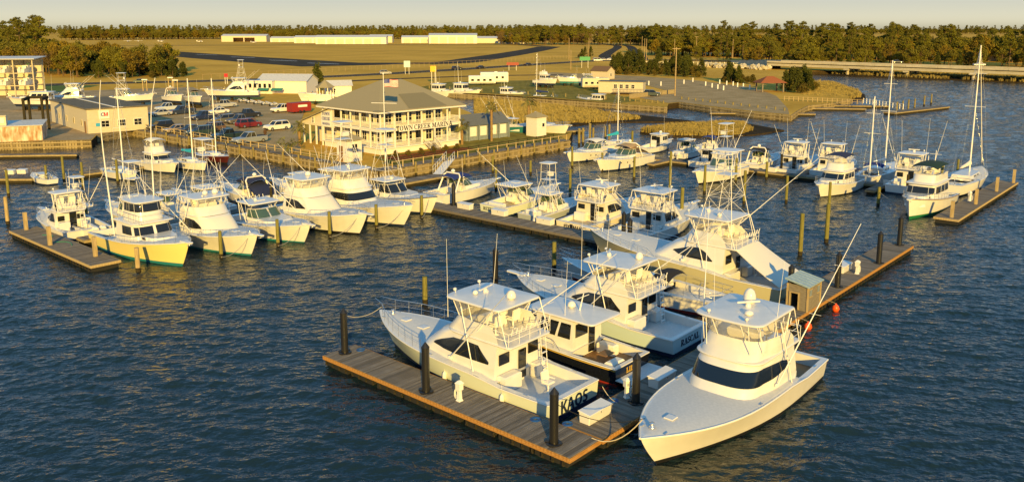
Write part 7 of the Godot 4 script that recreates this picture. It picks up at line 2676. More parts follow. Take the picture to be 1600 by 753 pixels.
	for c in [["white travel trailer with window band on the creek bank", Vector3(-10.03, 1.3, -281.54), 9.0, 2.9], ["tall white fifth-wheel camper behind the travel trailer", Vector3(-6.11, 1.3, -288.09), 9.5, 3.7], ["tan and grey motor home near the trailer office", Vector3(25.98, 1.3, -263.55), 8.5, 3.2]]:
		var r := thing("camper", c[0], "camper", c[1], .12)
		bx("body", r, "gelcoat" if c[2] > 8.6 else "metal_wall", V3(0, c[3] * .5 + .45, 0), V3(c[2], c[3] - .3, 2.5), Basis.IDENTITY, .2)
		for k in 4:
			window(r, V3(-c[2] * .36 + k * c[2] * .22, c[3] * .62, 1.25), .9, .7, "z+", "glass", "gelcoat", false)
		bx("stripe", r, "brown_roof", V3(0, 1.0, 1.26), V3(c[2] * .9, .16, .03))
		bx("roof_unit", r, "white_paint", V3(.6, c[3] + .35, 0), V3(1.0, .3, .8), Basis.IDENTITY, .05)
		for x in [-.6, .6]:
			var w2 := Sh.new()
			w2.lathe([[.001, -.1], [.36, -.1], [.36, .1], [.001, .1]], V3(x, .36, 1.1), 12, Basis(Vector3.RIGHT, PI * .5))
			part("wheel", w2, M.rubber, r)
	# aircraft on the far apron
	for k in 5:
		var a := thing("light_aircraft", ["white light aircraft alone on the apron at far left", "white light aircraft second from left on the far apron", "white light aircraft in the middle of the far apron", "white light aircraft parked left of the cream hangar", "white light aircraft taxiing before the cream hangar"][k], "aircraft", [Vector3(-518.67, 1.3, -1148.96), Vector3(-504.86, 1.3, -1148.96), Vector3(-468.27, 1.3, -1133.46), Vector3(-411.79, 1.3, -1123.35), Vector3(-319.60, 1.3, -1052.94)][k], .6 * k)
		var f := Sh.new()
		f.lathe([[.05, -4.5], [.35, -3.0], [.75, 0], [.8, 1.5], [.5, 3.0], [.05, 3.4]], V3(0, 1.6, 0), 10, Basis(Vector3.RIGHT, PI * .5))
		part("fuselage", f, M.gelcoat, a)
		bx("wing", a, "gelcoat", V3(0, 2.3, .6), V3(11, .18, 1.6), Basis.IDENTITY, .04)
		bx("tail_plane", a, "gelcoat", V3(0, 1.8, -4.0), V3(3.4, .12, .9), Basis.IDENTITY, .03)
		bx("fin", a, "gelcoat", V3(0, 2.5, -4.0), V3(.12, 1.5, 1.0), Basis.IDENTITY, .03)
		for x in [-1.0, 1.0]:
			bx("landing_gear", a, "rubber", V3(x, .5, .4), V3(.15, 1.0, .5))

# ---------------------------------------------------------------- small things
func fence_run(label: String, a: Vector3, b: Vector3, n: int, h: float, m: String, rails := [1.0, .5], called := "post_and_rail_fence", w := .14) -> void:
	var root := thing(called, label, "fence", a)
	var d := b - a
	for k in n + 1:
		bx("post", root, m, d * k / n + V3(0, h * .5, 0), V3(w, h, w))
	var y := -atan2(d.z, d.x)
	for r in rails:
		bx("rail", root, m, d * .5 + V3(0, h * r - .06, 0), V3(d.length(), .1, .06), Basis(Vector3.UP, y))

func seawall(label: String, a: Vector3, b: Vector3, y: float, deck_w: float, inward: Vector3) -> void:
	var root := thing("seawall", label, "seawall", a)
	var d := b - a
	var l := d.length()
	var bs := Basis(d.normalized(), Vector3.UP, d.normalized().cross(Vector3.UP))
	var n := mini(int(l / .45), 150)
	var shp := Sh.new()
	shp.box(Vector3.ZERO, V3(l / n - .07, y + 1.0, .1), Basis.IDENTITY, .015)
	var me := shp.mesh()
	var r := RandomNumberGenerator.new()
	r.seed = int(l * 10)
	for k in n:
		mesh_part("sheet_board", me, M["wall_wood%d" % (r.randi() % 3)], root, Transform3D(bs, d * (k + .5) / n + V3(0, (y - 1.0) * .5, 0) - inward * (.08 + r.randf() * .02)))
	for yy in [y - .25, y - .95]:
		bx("wale", root, "wall_wood1", d * .5 + V3(0, yy, 0) - inward * .2, V3(l, .22, .14), bs)
	if deck_w > 0.0:
		var np := mini(int(l / .3), 250)
		var ps := Sh.new()
		ps.box(Vector3.ZERO, V3(l / np - .02, .05, deck_w), Basis.IDENTITY, .008)
		var pm := ps.mesh()
		for k in np:
			mesh_part("plank", pm, M["plank%d" % (r.randi() % 5)], root, Transform3D(bs, d * (k + .5) / np + V3(0, y + .06, 0) + inward * (deck_w * .5 - .25)))

func gangway(label: String, a: Vector3, b: Vector3, w := 1.2) -> void:
	var root := thing("gangway", label, "gangway", a)
	var d := b - a
	var s := V3(-d.z, 0, d.x).normalized() * w * .5
	var dk := Sh.new()
	dk.quad(-s, d - s, d + s, s)
	dk.quad(-s - V3(0, .12, 0), d - s - V3(0, .12, 0), d - s, -s)
	dk.quad(s - V3(0, .12, 0), d + s - V3(0, .12, 0), d + s, s)
	part("deck", dk, M.alu, root)
	for k in [-1.0, 1.0]:
		var r := Sh.new()
		for y in [.55, 1.05]:
			r.tube([s * k + V3(0, y, 0), d + s * k + V3(0, y, 0)], .03, 5)
		for i in 7:
			r.tube([s * k + d * i / 6.0, s * k + d * i / 6.0 + V3(0, 1.05, 0)], .025, 5)
		part("handrail", r, M.alu, root)

func pole(called: String, label: String, category: String, at: Vector3, h: float, r := .14, m := "pole_wood") -> Node3D:
	var root := thing(called, label, category, at)
	var sh := Sh.new()
	sh.tube([Vector3.ZERO, V3(0, h, 0)], r, 8, r * .7)
	part("pole", sh, M[m], root)
	return root

func road_sign(label: String, at: Vector3, w: float, h: float, y: float, m: String, turn := 0.0) -> void:
	var root := thing("road_sign", label, "sign", at, turn)
	for x in [-w * .3, w * .3]:
		bx("post", root, "alu", V3(x, y * .5, 0), V3(.14, y, .14))
	bx("panel", root, m, V3(0, y + h * .5 - .1, .1), V3(w, h, .06))

func dock_simple(label: String, o: Vector3, d: Vector3, e: Vector3, l: float, w: float) -> void:
	var root := thing("finger_dock", label, "dock", o, turn_to(-e))
	var sx := 1.0 if root.basis.x.dot(d) > 0.0 else -1.0
	var n := int(l / .32)
	var shp := Sh.new()
	shp.box(Vector3.ZERO, V3(l / n - .02, .05, w), Basis.IDENTITY, .008)
	var me := shp.mesh()
	for i in n:
		mesh_part("plank", me, M["plank%d" % (rng.randi() % 5)], root, Transform3D(Basis.IDENTITY, V3(sx * (i + .5) * l / n, DECK - .03, w * .5)))
	bx("fascia_board", root, "wall_wood1", V3(sx * l * .5, DECK - .17, w * .5), V3(l + .02, .22, w + .02))
	bx("float", root, "wet_wood", V3(sx * l * .5, .1, w * .5), V3(l - .3, .6, w - .3))

func person() -> void:
	var root := thing("person", "person in dark brown clothes walking across the car park", "person", Vector3(-42.37, 1.35, -143.28), .5)
	# one body surface: a field of tapered bones meshed as surface nets
	var bones := [[V3(0, 1.50, 0), V3(0, 1.62, -.01), .06, .06], [V3(0, 1.67, -.01), V3(0, 1.74, -.02), .095, .10], [V3(0, 1.0, 0), V3(0, 1.4, 0), .15, .17], [V3(-.16, 1.42, 0), V3(.16, 1.42, 0), .08, .08], [V3(-.19, 1.42, 0), V3(-.25, 1.14, .03), .06, .05], [V3(-.25, 1.14, .03), V3(-.24, .90, -.08), .05, .04], [V3(.19, 1.42, 0), V3(.26, 1.14, -.02), .06, .05], [V3(.26, 1.14, -.02), V3(.24, .9, -.12), .05, .04],
		[V3(-.09, .95, 0), V3(-.11, .52, -.10), .10, .07], [V3(-.11, .52, -.10), V3(-.11, .10, -.08), .07, .05], [V3(-.11, .06, -.06), V3(-.11, .05, -.22), .05, .04], [V3(.09, .95, 0), V3(.11, .52, .06), .10, .07], [V3(.11, .52, .06), V3(.11, .12, .22), .07, .05], [V3(.11, .07, .24), V3(.11, .05, .10), .05, .04]]
	var c := .03
	var lo := V3(-.42, -.02, -.36)
	var nx := 28
	var ny := 64
	var nz := 26
	var f := PackedFloat32Array()
	f.resize(nx * ny * nz)
	for i in nx:
		for j in ny:
			for k in nz:
				var p := lo + V3(i, j, k) * c
				var m := 1.0
				for b in bones:
					var ab: Vector3 = b[1] - b[0]
					var t := clampf((p - b[0]).dot(ab) / ab.length_squared(), 0, 1)
					var d: float = p.distance_to(b[0] + ab * t) - lerpf(b[2], b[3], t)
					var h := maxf(.05 - absf(m - d), 0.0) / .05
					m = minf(m, d) - h * h * .05 * .25
				f[(i * ny + j) * nz + k] = m
	var at := func(i: int, j: int, k: int) -> float: return f[(i * ny + j) * nz + k]
	var vert := {}
	for i in nx - 1:
		for j in ny - 1:
			for k in nz - 1:
				var s := Vector3.ZERO
				var n := 0
				for e in [[0, 0, 0, 1, 0, 0], [0, 0, 0, 0, 1, 0], [0, 0, 0, 0, 0, 1], [1, 1, 1, 0, 1, 1], [1, 1, 1, 1, 0, 1], [1, 1, 1, 1, 1, 0], [1, 0, 0, 1, 1, 0], [1, 0, 0, 1, 0, 1], [0, 1, 0, 1, 1, 0], [0, 1, 0, 0, 1, 1], [0, 0, 1, 1, 0, 1], [0, 0, 1, 0, 1, 1]]:
					var a: float = at.call(i + e[0], j + e[1], k + e[2])
					var b: float = at.call(i + e[3], j + e[4], k + e[5])
					if (a < 0.0) != (b < 0.0):
						s += V3(e[0], e[1], e[2]).lerp(V3(e[3], e[4], e[5]), a / (a - b))
						n += 1
				if n:
					vert[Vector3i(i, j, k)] = lo + (V3(i, j, k) + s / n) * c
	var sh := Sh.new()
	for i in range(1, nx - 1):
		for j in range(1, ny - 1):
			for k in range(1, nz - 1):
				var a: float = at.call(i, j, k)
				for ax in 3:
					var d := Vector3i(1 if ax == 0 else 0, 1 if ax == 1 else 0, 1 if ax == 2 else 0)
					var b: float = at.call(i + d.x, j + d.y, k + d.z)
					if (a < 0.0) != (b < 0.0):
						var u := Vector3i(d.y, d.z, d.x)
						var w := Vector3i(d.z, d.x, d.y)
						var o := Vector3i(i, j, k)
						if vert.has(o) and vert.has(o - u) and vert.has(o - u - w) and vert.has(o - w):
							if a < 0.0:
								sh.quad(vert[o], vert[o - w], vert[o - u - w], vert[o - u])
							else:
								sh.quad(vert[o], vert[o - u], vert[o - u - w], vert[o - w])
	part("body", sh, M.brown_cloth, root)
	var hr := Sh.new()
	hr.lathe([[.105, 1.70], [.115, 1.76], [.09, 1.83], [.001, 1.86]], V3(0, 0, .01), 10)
	part("hair", hr, M.black_canvas, root)

func build_details() -> void:
	for k in 3:
		var g: float = [.85, 1.15, .55][k]
		mottled("wall_wood%d" % k, lin(.22 * g, .175 * g, .095 * g), lin(.35 * g, .285 * g, .165 * g), .9, .35, .02, 60 + k, 0.0, .4)
	mottled("pole_wood", lin(.30, .22, .12), lin(.42, .32, .18), .9, .3, .02, 64)
	mat("brown_cloth", lin(.08, .04, .02), .9)
	mat("sign_green", lin(.02, .28, .12), .5)
	# timber pilings
	var pl := [
		["timber piling off the left floating dock, nearest the picture edge", Vector3(-52.36, 2.88, -85.09), .2, "square_post"], ["timber piling standing in open water at the left edge basin", Vector3(-61.07, 3.21, -99.97), .17, "green_piling"],
		["timber piling behind the small convertible's stern", Vector3(-45.38, 2.42, -87.47), .17, "green_piling"], ["timber piling right of the tiny mastless sailing boat", Vector3(-59.56, 3.35, -109.92), .17, "green_piling"], ["timber piling in front of the tiny mastless sailing boat", Vector3(-60.84, 2.47, -108.06), .17, "green_piling"],
		["timber piling between mastless boat and blue-decked sloop", Vector3(-54.50, 3.36, -104.93), .17, "green_piling"], ["timber piling before the blue-decked sloop", Vector3(-51.77, 3.14, -108.52), .17, "green_piling"],
		["pale wrapped timber piling at the yellow workboat's near side", Vector3(-31.26, 2.05, -67.83), .2, "square_post"], ["olive timber piling off the bow of the yacht beside the yellow workboat", Vector3(-25.81, 2.40, -72.22), .17, "green_piling"], ["olive timber piling off the bow of the green-tinted express boat", Vector3(-21.86, 2.53, -76.23), .17, "green_piling"],
		["olive timber piling off the bow of the cream-fronted yacht", Vector3(-17.75, 2.52, -79.65), .17, "green_piling"], ["olive timber piling off the bow of the black-screened tower yacht", Vector3(-13.80, 2.44, -83.38), .17, "green_piling"], ["olive timber piling at the right end of the left row", Vector3(-9.67, 2.43, -88.08), .17, "green_piling"],
		["dark timber piling between the two cream-fronted and express boats", Vector3(-27.46, 2.88, -94.01), .17, "wet_wood"], ["yellow-topped timber piling behind the KAOS yacht's bow rail", Vector3(-6.42, 2.05, -59.54), .2, "green_piling"], ["yellow-topped timber piling beside the motor sailer's bow", Vector3(3.56, 2.34, -68.59), .19, "green_piling"],
		["timber piling behind the blue-canvas cruiser", Vector3(-2.01, 2.92, -103.65), .17, "green_piling"], ["timber piling behind the RETRIEVER boat's hardtop", Vector3(-2.70, 2.39, -116.45), .17, "green_piling"], ["short timber piling off the seawall near the palms", Vector3(2.58, 1.93, -115.40), .18, "green_piling"],
		["timber piling behind the rod-lined T-top boat", Vector3(7.05, 3.36, -99.97), .17, "green_piling"], ["timber piling by the first express cruiser's bow", Vector3(8.76, 3.12, -120.85), .17, "green_piling"], ["timber piling before the tan-canvas cruiser's bow", Vector3(12.78, 2.68, -117.52), .17, "green_piling"], ["timber piling at the tan-canvas cruiser's stern quarter", Vector3(16.43, 3.05, -111.37), .17, "green_piling"],
		["tall timber piling in the channel behind the white convertible", Vector3(19.59, 5.08, -102.39), .18, "green_piling"], ["timber piling before the express fishing boat's bow", Vector3(23.69, 3.49, -101.57), .17, "green_piling"], ["timber piling beside the express fishing boat's stern", Vector3(29.49, 3.24, -108.98), .17, "green_piling"], ["capped timber piling right of the white convertible's bow", Vector3(17.47, 3.96, -84.51), .2, "green_piling"],
		["timber piling in front of the white convertible with curtains", Vector3(32.03, 3.16, -96.16), .17, "green_piling"], ["tall capped timber piling left of the shed in open water", Vector3(25.87, 3.79, -73.07), .2, "green_piling"], ["capped timber piling standing before the navy-canvas cruiser", Vector3(29.91, 3.71, -77.66), .2, "green_piling"], ["timber piling off the navy-canvas cruiser's bow", Vector3(35.84, 2.99, -92.97), .17, "green_piling"],
		["timber piling in the channel before the flybridge fishing boat", Vector3(41.85, 2.23, -94.01), .18, "green_piling"], ["dark timber piling at the trawler yacht's bow", Vector3(48.64, 2.33, -101.57), .17, "wet_wood"], ["timber piling behind the convertible with curtains", Vector3(37.50, 2.81, -115.40), .17, "wet_wood"], ["timber piling between ketch and open-bridge convertible", Vector3(49.55, 2.20, -120.85), .17, "green_piling"],
		["timber piling left of the tall-masted sloop", Vector3(62.08, 2.11, -115.40), .17, "green_piling"], ["timber piling behind the trawler yacht's bimini", Vector3(56.62, 2.41, -108.98), .17, "green_piling"], ["timber piling beside the black-bimini boat", Vector3(34.25, 2.37, -111.37), .17, "green_piling"], ["timber piling behind the tower yacht's tower", Vector3(26.90, 3.87, -95.43), .18, "green_piling"],
		["tall brown piling left in the cluster beside the small sloop", Vector3(14.08, 3.18, -150.53), .22, "piling"], ["brown piling second in the cluster beside the small sloop", Vector3(14.57, 2.49, -149.66), .22, "piling"], ["brown piling in the cluster just left of the sloop's mast", Vector3(16.66, 2.92, -148.80), .22, "piling"], ["brown piling close beside the sloop's mast", Vector3(17.44, 3.05, -149.66), .22, "piling"], ["brown piling right of the small sloop in open water", Vector3(20.98, 2.42, -145.45), .22, "green_piling"],
		["thick brown piling at the seawall's outer end, left", Vector3(11.72, 2.86, -145.45), .25, "piling"], ["thick brown piling at the seawall's outer end, right", Vector3(12.45, 2.87, -146.27), .25, "piling"]]
	for k in pl:
		var at: Vector3 = k[1]
		timber_piling(k[0], at, at.y, k[2], k[3])
	for k in [["square timber post on the left floating dock's outer end", 67.0, .2, 2.35], ["square timber post in the middle of the left floating dock", 58.9, -.6, 2.35], ["square timber post at the near end of the left floating dock", 51.9, .5, 2.35], ["square timber post at the near corner of the far right dock", .4, 65.9, 2.35], ["square timber post second along the far right dock", .2, 75.0, 2.35], ["square timber post third along the far right dock", .2, 85.0, 2.35], ["square timber post at the far end of the far right dock", -.1, 92.8, 2.35]]:
		var root := thing("dock_post", k[0], "post", mar(k[1], k[2], 0), turn_to(U))
		bx("shaft", root, "square_post", V3(0, k[3] * .5 - .4, 0), V3(.3, k[3] + .8, .3), Basis.IDENTITY, .02)
	# seawalls and boardwalks
	seawall("timber seawall with narrow boardwalk along the car park", mar(135.8, 42.4), mar(64.4, 42.4), LAND, 1.6, V)
	seawall("timber seawall with wide boardwalk before the clubhouse lawn", mar(64.3, 42.4), mar(64.3, 84.0), LAND, 2.2, U)
	seawall("tan seawall below the corrugated shed", Vector3(-92.72, 1.3, -137.39) * V3(1, 0, 1), Vector3(-71.39, 1.3, -141.57) * V3(1, 0, 1), LAND, 0.0, Vector3(0, 0, -1))
	seawall("short seawall beside the workshop slip", Vector3(-73.90, 1.3, -148.51) * V3(1, 0, 1), mar(135.9, 42.5), LAND, 0.0, Vector3(-.4, 0, -.9))
	seawall("timber bulkhead along the far bank of the creek", Vector3(-25.89, 1.3, -252.77) * V3(1, 0, 1), Vector3(26.55, 1.3, -211.54) * V3(1, 0, 1), LAND, 0.0, Vector3(.05, 0, -1))
	seawall("timber bulkhead below the trailer office", Vector3(26.55, 1.3, -211.54) * V3(1, 0, 1), Vector3(37.36, 1.3, -201.97) * V3(1, 0, 1), LAND, 0.0, Vector3(.05, 0, -1))
	var bk := [Vector3(42.88, 1.3, -215.24), Vector3(48.16, 1.3, -202.81), Vector3(55.07, 1.3, -190.22), Vector3(60.87, 1.3, -183.11), Vector3(65.64, 1.3, -193.22), Vector3(72.49, 1.3, -206.21), Vector3(81.14, 1.3, -213.38), Vector3(90.66, 1.3, -225.09)]
	for k in bk.size() - 1:
		seawall(["timber bulkhead left of the boat ramp", "timber bulkhead along the middle of the ramp lot", "timber bulkhead at the right corner of the ramp lot", "short bulkhead turning the ramp lot's corner", "bulkhead below the picnic pavilion", "bulkhead along the boardwalk's start", "bulkhead behind the reed point"][k], bk[k] * V3(1, 0, 1), bk[k + 1] * V3(1, 0, 1), LAND, 0.0, (bk[k + 1] - bk[k]).cross(Vector3.UP).normalized() * -1.0)
	fence_run("post and rail fence on the car park seawall", mar(134, 43.9, LAND), mar(75, 43.9, LAND), 26, 1.0, "square_post")
	fence_run("post and rail fence on the clubhouse boardwalk", mar(64.6, 45, LAND), mar(64.6, 54.5, LAND), 5, 1.05, "square_post", [.95])
	fence_run("post and rail fence on the boardwalk right of the gangway", mar(64.6, 57.5, LAND), mar(64.6, 83.5, LAND), 12, 1.05, "square_post", [.95])
	fence_run("dark railing between boardwalk and clubhouse lawn", mar(67.0, 46, LAND), mar(67.0, 83, LAND), 16, 1.0, "wet_wood", [.95])
	for k in 12:
		timber_piling("thick support piling of the clubhouse seawall", mar(64.0, 45.5 + 3.2 * k), 1.9, .17, "piling", "support pilings of the clubhouse seawall")
	for k in 16:
		timber_piling("thick support piling of the car park seawall", mar(70.0 + 4.0 * k, 42.05), 1.9, .17, "piling", "support pilings of the car park seawall")
	gangway("aluminium gangway sloping from the boardwalk to the floating dock", mar(64.6, 56.0, LAND + .1), mar(59.6, 48.6, DECK + .05))
	dock_simple("grey floating landing below the gangway", mar(60.4, 36.8), V, -U, 13.5, 2.2)
	dock_simple("dock linking the dark plank dock to the landing", mar(46.9, 34.2), U, V, 13.6, 2.0)
	dock_simple("walkway behind the sterns of the left row", mar(58.4, 2.2), V, U, 33.5, 1.8)
	dock_simple("narrow walkway between the two rows of the middle basin", mar(56.0, 79.9), -U, V, 51.0, 1.8)
	dock_simple("short finger dock beside the tan-canvas cruiser", mar(43.6, 75.6), V, -U, 4.4, 1.1)
	dock_simple("short finger dock beside the navy-canvas cruiser", mar(12.6, 75.8), V, -U, 4.2, 1.1)
	dock_simple("long narrow dock along the left quay", Vector3(-85.12, 0.6, -128.74) * V3(1, 0, 1), Vector3(1, 0, -.08).normalized(), Vector3(-.08, 0, -1).normalized(), 17.0, 1.4)
	dock_simple("small dock with white lockers at the left edge", Vector3(-67.56, 0.6, -108.50) * V3(1, 0, 1), Vector3(1, 0, 0), Vector3(0, 0, -1), 4.6, 1.3)
	dock_simple("low dock beside the mastless sailing boat", mar(96, 16.4), -V * -1.0, U, 10.0, 1.2)
	dock_simple("dock across the left basin behind the blue-decked sloop", mar(97.6, 18.0), V, U, 22.0, 1.4)
	dock_box("white locker on the small dock at the left edge", Vector3(-67.82, 0.6, -111.94), 0.0, 1.2)
	dock_box("second white locker on the small dock at the left edge", Vector3(-66.47, 0.6, -112.44), 0.0, 1.2)
	dock_box("white dock box behind the curtained convertible", mar(26.8, 80.6, DECK), turn_to(-V), 1.4)
	dock_box("white dock box behind the flybridge fishing boat", mar(11.0, 80.6, DECK), turn_to(-V), 1.8)
	dock_box("white dock box behind the cuddy boat", mar(47.0, 80.6, DECK), turn_to(-V), 1.5)
	# lift platform right of the ice house
	dock_simple("timber boat lift platform behind the ice house", Vector3(-3.56, 0.6, -155.02) * V3(1, 0, 1), Vector3(.93, 0, -.36), Vector3(-.36, 0, -.93), 19.0, 1.6)
	for k in 6:
		timber_piling("timber piling of the boat lift behind the palms", Vector3(-3.01, 0, -163.84).lerp(Vector3(11.00, 0, -171.40), k / 5.0), 3.0, .16, "piling", "pilings of the boat lifts")
	# shed on the long dock
	var sd := thing("dock_shed", "small grey shingled shed with blue metal roof on the long dock", "shed", mar(.6, 28.0, DECK), turn_to(V))
	sd.scale = Vector3.ONE * .86
	for q in [[V3(-.81, 1.05, 0), V3(.08, 2.1, 2.6)], [V3(.81, 1.05, 0), V3(.08, 2.1, 2.6)], [V3(0, 1.05, -1.26), V3(1.54, 2.1, .08)], [V3(-.67, 1.05, 1.26), V3(.2, 2.1, .08)], [V3(.42, 1.05, 1.26), V3(.7, 2.1, .08)], [V3(-.25, 1.76, 1.26), V3(.64, .68, .08)]]:
		bx("wall", sd, "shake", q[0], q[1])
	for x in [-.85, .85]:
		for z in [-1.3, 1.3]:
			bx("corner_board", sd, "square_post", V3(x, 1.06, z), V3(.13, 2.12, .13))
	bx("roof", sd, "shed_roof", V3(0, 2.3, 0), V3(2.1, .08, 3.1), Basis(Vector3.BACK, -.2))
	for k in 6:
		bx("roof_rib", sd, "shed_roof", V3(0, 2.35, -1.4 + .56 * k), V3(2.1, .05, .05), Basis(Vector3.BACK, -.2))
	bx("door_frame", sd, "square_post", V3(-.25, 1.44, 1.34), V3(.86, .1, .08))
	for x in [-.62, .12]:
		bx("door_frame", sd, "square_post", V3(x, .72, 1.34), V3(.1, 1.35, .08))
	for z in [-.85, .75]:
		bx("window", sd, "blue_grey_wall", V3(.87, 1.5, z), V3(.03, .55, .4))
		bx("window_frame", sd, "square_post", V3(.875, 1.18, z), V3(.08, .08, .55))
		bx("window_frame", sd, "square_post", V3(.875, 1.82, z), V3(.08, .08, .55))
	for k in [["orange mooring buoy at the shed's near corner", -.85, 25.4], ["orange mooring buoy at the shed's far corner", -.85, 30.4]]:
		var bu := thing("mooring_buoy", k[0], "buoy", mar(k[1], k[2], .12))
		var bs := Sh.new()
		bs.lathe([[.001, -.28], [.17, -.22], [.27, 0], [.2, .2], [.08, .3], [.05, .38], [.001, .4]], Vector3.ZERO, 14)
		part("float", bs, M.orange, bu)
		var br := Sh.new()
		br.tube([V3(0, .38, 0), mar(-.05, k[2] + .1, DECK) - mar(k[1], k[2], .12)], .015, 4)
		part("line", br, M.rope, bu)
	# ropes
	rope("mooring_line", "mooring line from the left end piling to the KAOS yacht's bow", mar(18.0, 1.1, 3.0), mar(18.7, 4.6, 2.45), .35)
	rope("mooring_line", "cream mooring line from dock corner to the foreground yacht's bow", mar(.35, 2.2, DECK + .03), mar(-2.2, 2.6, 2.25), .55, "rope", .028)
	rope("mooring_line", "dark mooring line from corner piling to the foreground yacht's bow", mar(1.4, .7, 2.6), mar(-2.3, 2.7, 2.3), .5, "black_canvas", .018)
	rope("mooring_line", "mooring line from the KAOS yacht's stern to the dock", mar(2.7, 6.4, 1.15), mar(1.6, 6.2, DECK + .03), .15, "rope", .02)
	rope("mooring_line", "mooring line from channel piling to the trawler yacht's bow", Vector3(41.85, 1.73, -94.01), mar(4.9, 65.0, 2.0), .5)
	rope("mooring_line", "mooring line looping from seawall to the first express cruiser", mar(64.0, 78.0, 1.0), mar(54.6, 71.0, 1.6), 1.2)
	for k in [["coil of blue rope at the dock's left end piling", 17.6, 2.0], ["coil of blue rope beside the KAOS yacht's near stern", 3.6, 1.9], ["coil of blue rope by the KAOS yacht's dock box", 2.1, 2.6], ["coil of blue rope at the foreground power pedestal", 1.9, 6.3]]:
		var co := thing("rope_coil", k[0], "rope", mar(k[1], k[2], DECK + .01))
		var cs := Sh.new()
		var pts := []
		for i in 40:
			var a := TAU * i / 10.0
			pts.append(V3(cos(a) * (.1 + .005 * i), .015 + .001 * (i % 3), sin(a) * (.1 + .005 * i)))
		cs.tube(pts, .014, 4)
		part("coil", cs, M.blue_rope, co)
	var hs := thing("water_hose", "green water hose lying on the left floating dock", "hose", mar(60.5, .4, DECK + .02), turn_to(U))
	var hp := Sh.new()
	var hq := []
	for i in 30:
		var a := i / 29.0
		hq.append(V3(.5 * sin(a * 9.0), .015, -3.0 + 6.0 * a + .3 * sin(a * 14.0)))
	hp.tube(hq, .025, 5)
	part("hose", hp, M.green_rope, hs)
	# signs, poles and lights
	road_sign("pale blue information sign beside the highway behind the clubhouse", Vector3(-43.25, 1.3, -348.79), 2.6, 2.6, 3.0, "ice_blue")
	road_sign("green and blue direction sign at the highway junction", Vector3(34.91, 1.3, -405.58), 5.0, 1.8, 3.6, "sign_green")
	road_sign("red and white banner sign beside the highway", Vector3(0.29, 1.3, -380.80), 5.5, 1.3, 2.4, "red_paint")
	road_sign("yellow square sign above the creek trawlers", Vector3(-26.84, 1.3, -288.09), 2.0, 2.0, 4.2, "yellow_paint")
	road_sign("red stop sign at the car park entrance", Vector3(-97.55, 1.3, -288.09), 1.2, 1.2, 2.4, "flag_red")
	for k in [["wooden lamp pole beside the boat ramp lot", Vector3(45.67, 1.3, -235.86), 13.5], ["utility pole left of the highway junction", Vector3(33.80, 1.3, -503.70), 13.0], ["utility pole at the highway junction's left", Vector3(46.50, 1.3, -514.05), 13.0], ["left pole of three at the junction's right", Vector3(78.66, 1.3, -514.05), 14.0], ["middle pole of three at the junction's right", Vector3(75.58, 1.3, -484.20), 13.0], ["right pole of three at the junction's right", Vector3(75.23, 1.3, -475.00), 13.0], ["utility pole before the right-hand forest", Vector3(102.61, 1.3, -536.06), 12.0], ["utility pole with crossarm before the right-hand forest", Vector3(109.36, 1.3, -503.70), 14.0], ["slim pole beside the green direction sign", Vector3(26.87, 1.3, -386.70), 9.0], ["pole above the right-hand forest road", Vector3(139.37, 1.3, -536.06), 12.0]]:
		var po := pole("utility_pole", k[0], "pole", k[1], k[2], .2)
		if k[0].contains("crossarm") or k[0].contains("lamp"):
			bx("crossarm", po, "pole_wood", V3(0, k[2] - .4, 0), V3(2.2, .2, .2))
	for k in [["double post lamp near the boatyard road, left", Vector3(-107.86, 1.3, -266.39)], ["double post lamp near the boatyard road, right", Vector3(-100.88, 1.3, -252.77)], ["timber sign frame at the boatyard road", Vector3(-111.21, 1.3, -255.38)]]:
		var fr := thing("gate_sign", k[0], "frame", k[1])
		for x in [-.6, .6]:
			bx("post", fr, "square_post", V3(x, 1.7, 0), V3(.25, 3.4, .25))
		bx("crossbar", fr, "white_paint", V3(0, 3.4, 0), V3(1.7, .3, .3))
	for k in 14:
		var wp: Vector3 = [Vector3(58.70, 1.3, -288.09), Vector3(63.97, 1.3, -298.49), Vector3(63.92, 1.3, -278.37), Vector3(63.90, 1.3, -269.29), Vector3(64.35, 1.3, -263.55), Vector3(64.79, 1.3, -258.05), Vector3(70.93, 1.3, -288.09), Vector3(71.68, 1.3, -281.54), Vector3(72.99, 1.3, -278.37), Vector3(72.85, 1.3, -272.25), Vector3(73.90, 1.3, -269.29), Vector3(45.65, 1.3, -281.54), Vector3(49.15, 1.3, -278.37), Vector3(73.57, 1.3, -260.77)][k]
		var wr := thing("bollard", "white round bollard in the boat ramp lot", "bollard", wp, 0, "white bollards of the boat ramp lot")
		var ws := Sh.new()
		ws.lathe([[.22, 0], [.22, 1.3], [.15, 1.42], [.001, 1.46]], Vector3.ZERO, 10)
		part("shaft", ws, M.white_paint, wr)
	for k in 4:
		var ba: Vector3 = [Vector3(31.59, 1.3, -227.16), Vector3(37.97, 1.3, -234.74), Vector3(42.72, 1.3, -240.46), Vector3(47.47, 1.3, -245.24)][k]
		if k < 3:
			var bb: Vector3 = [Vector3(31.59, 1.3, -227.16), Vector3(37.97, 1.3, -234.74), Vector3(42.72, 1.3, -240.46), Vector3(47.47, 1.3, -245.24)][k + 1]
			var wl := thing("retaining_wall", ["tan timber barrier beside the trailer office, left length", "tan timber barrier beside the trailer office, middle length", "tan timber barrier beside the trailer office, right length"][k], "barrier", ba)
			var dd := bb - ba
			bx("board", wl, "wall_wood1", dd * .5 + V3(0, .6, 0), V3(dd.length() - .5, 1.2, .25), Basis(Vector3.UP, -atan2(dd.z, dd.x)))
	fence_run("long chain of fence posts between airfield and highway", Vector3(-114.38, 1.3, -302.13) + V3(0, 0, -10), Vector3(36.36, 1.3, -536.06), 70, 2.0, "pole_wood", [.98], "airfield_fence", .09)
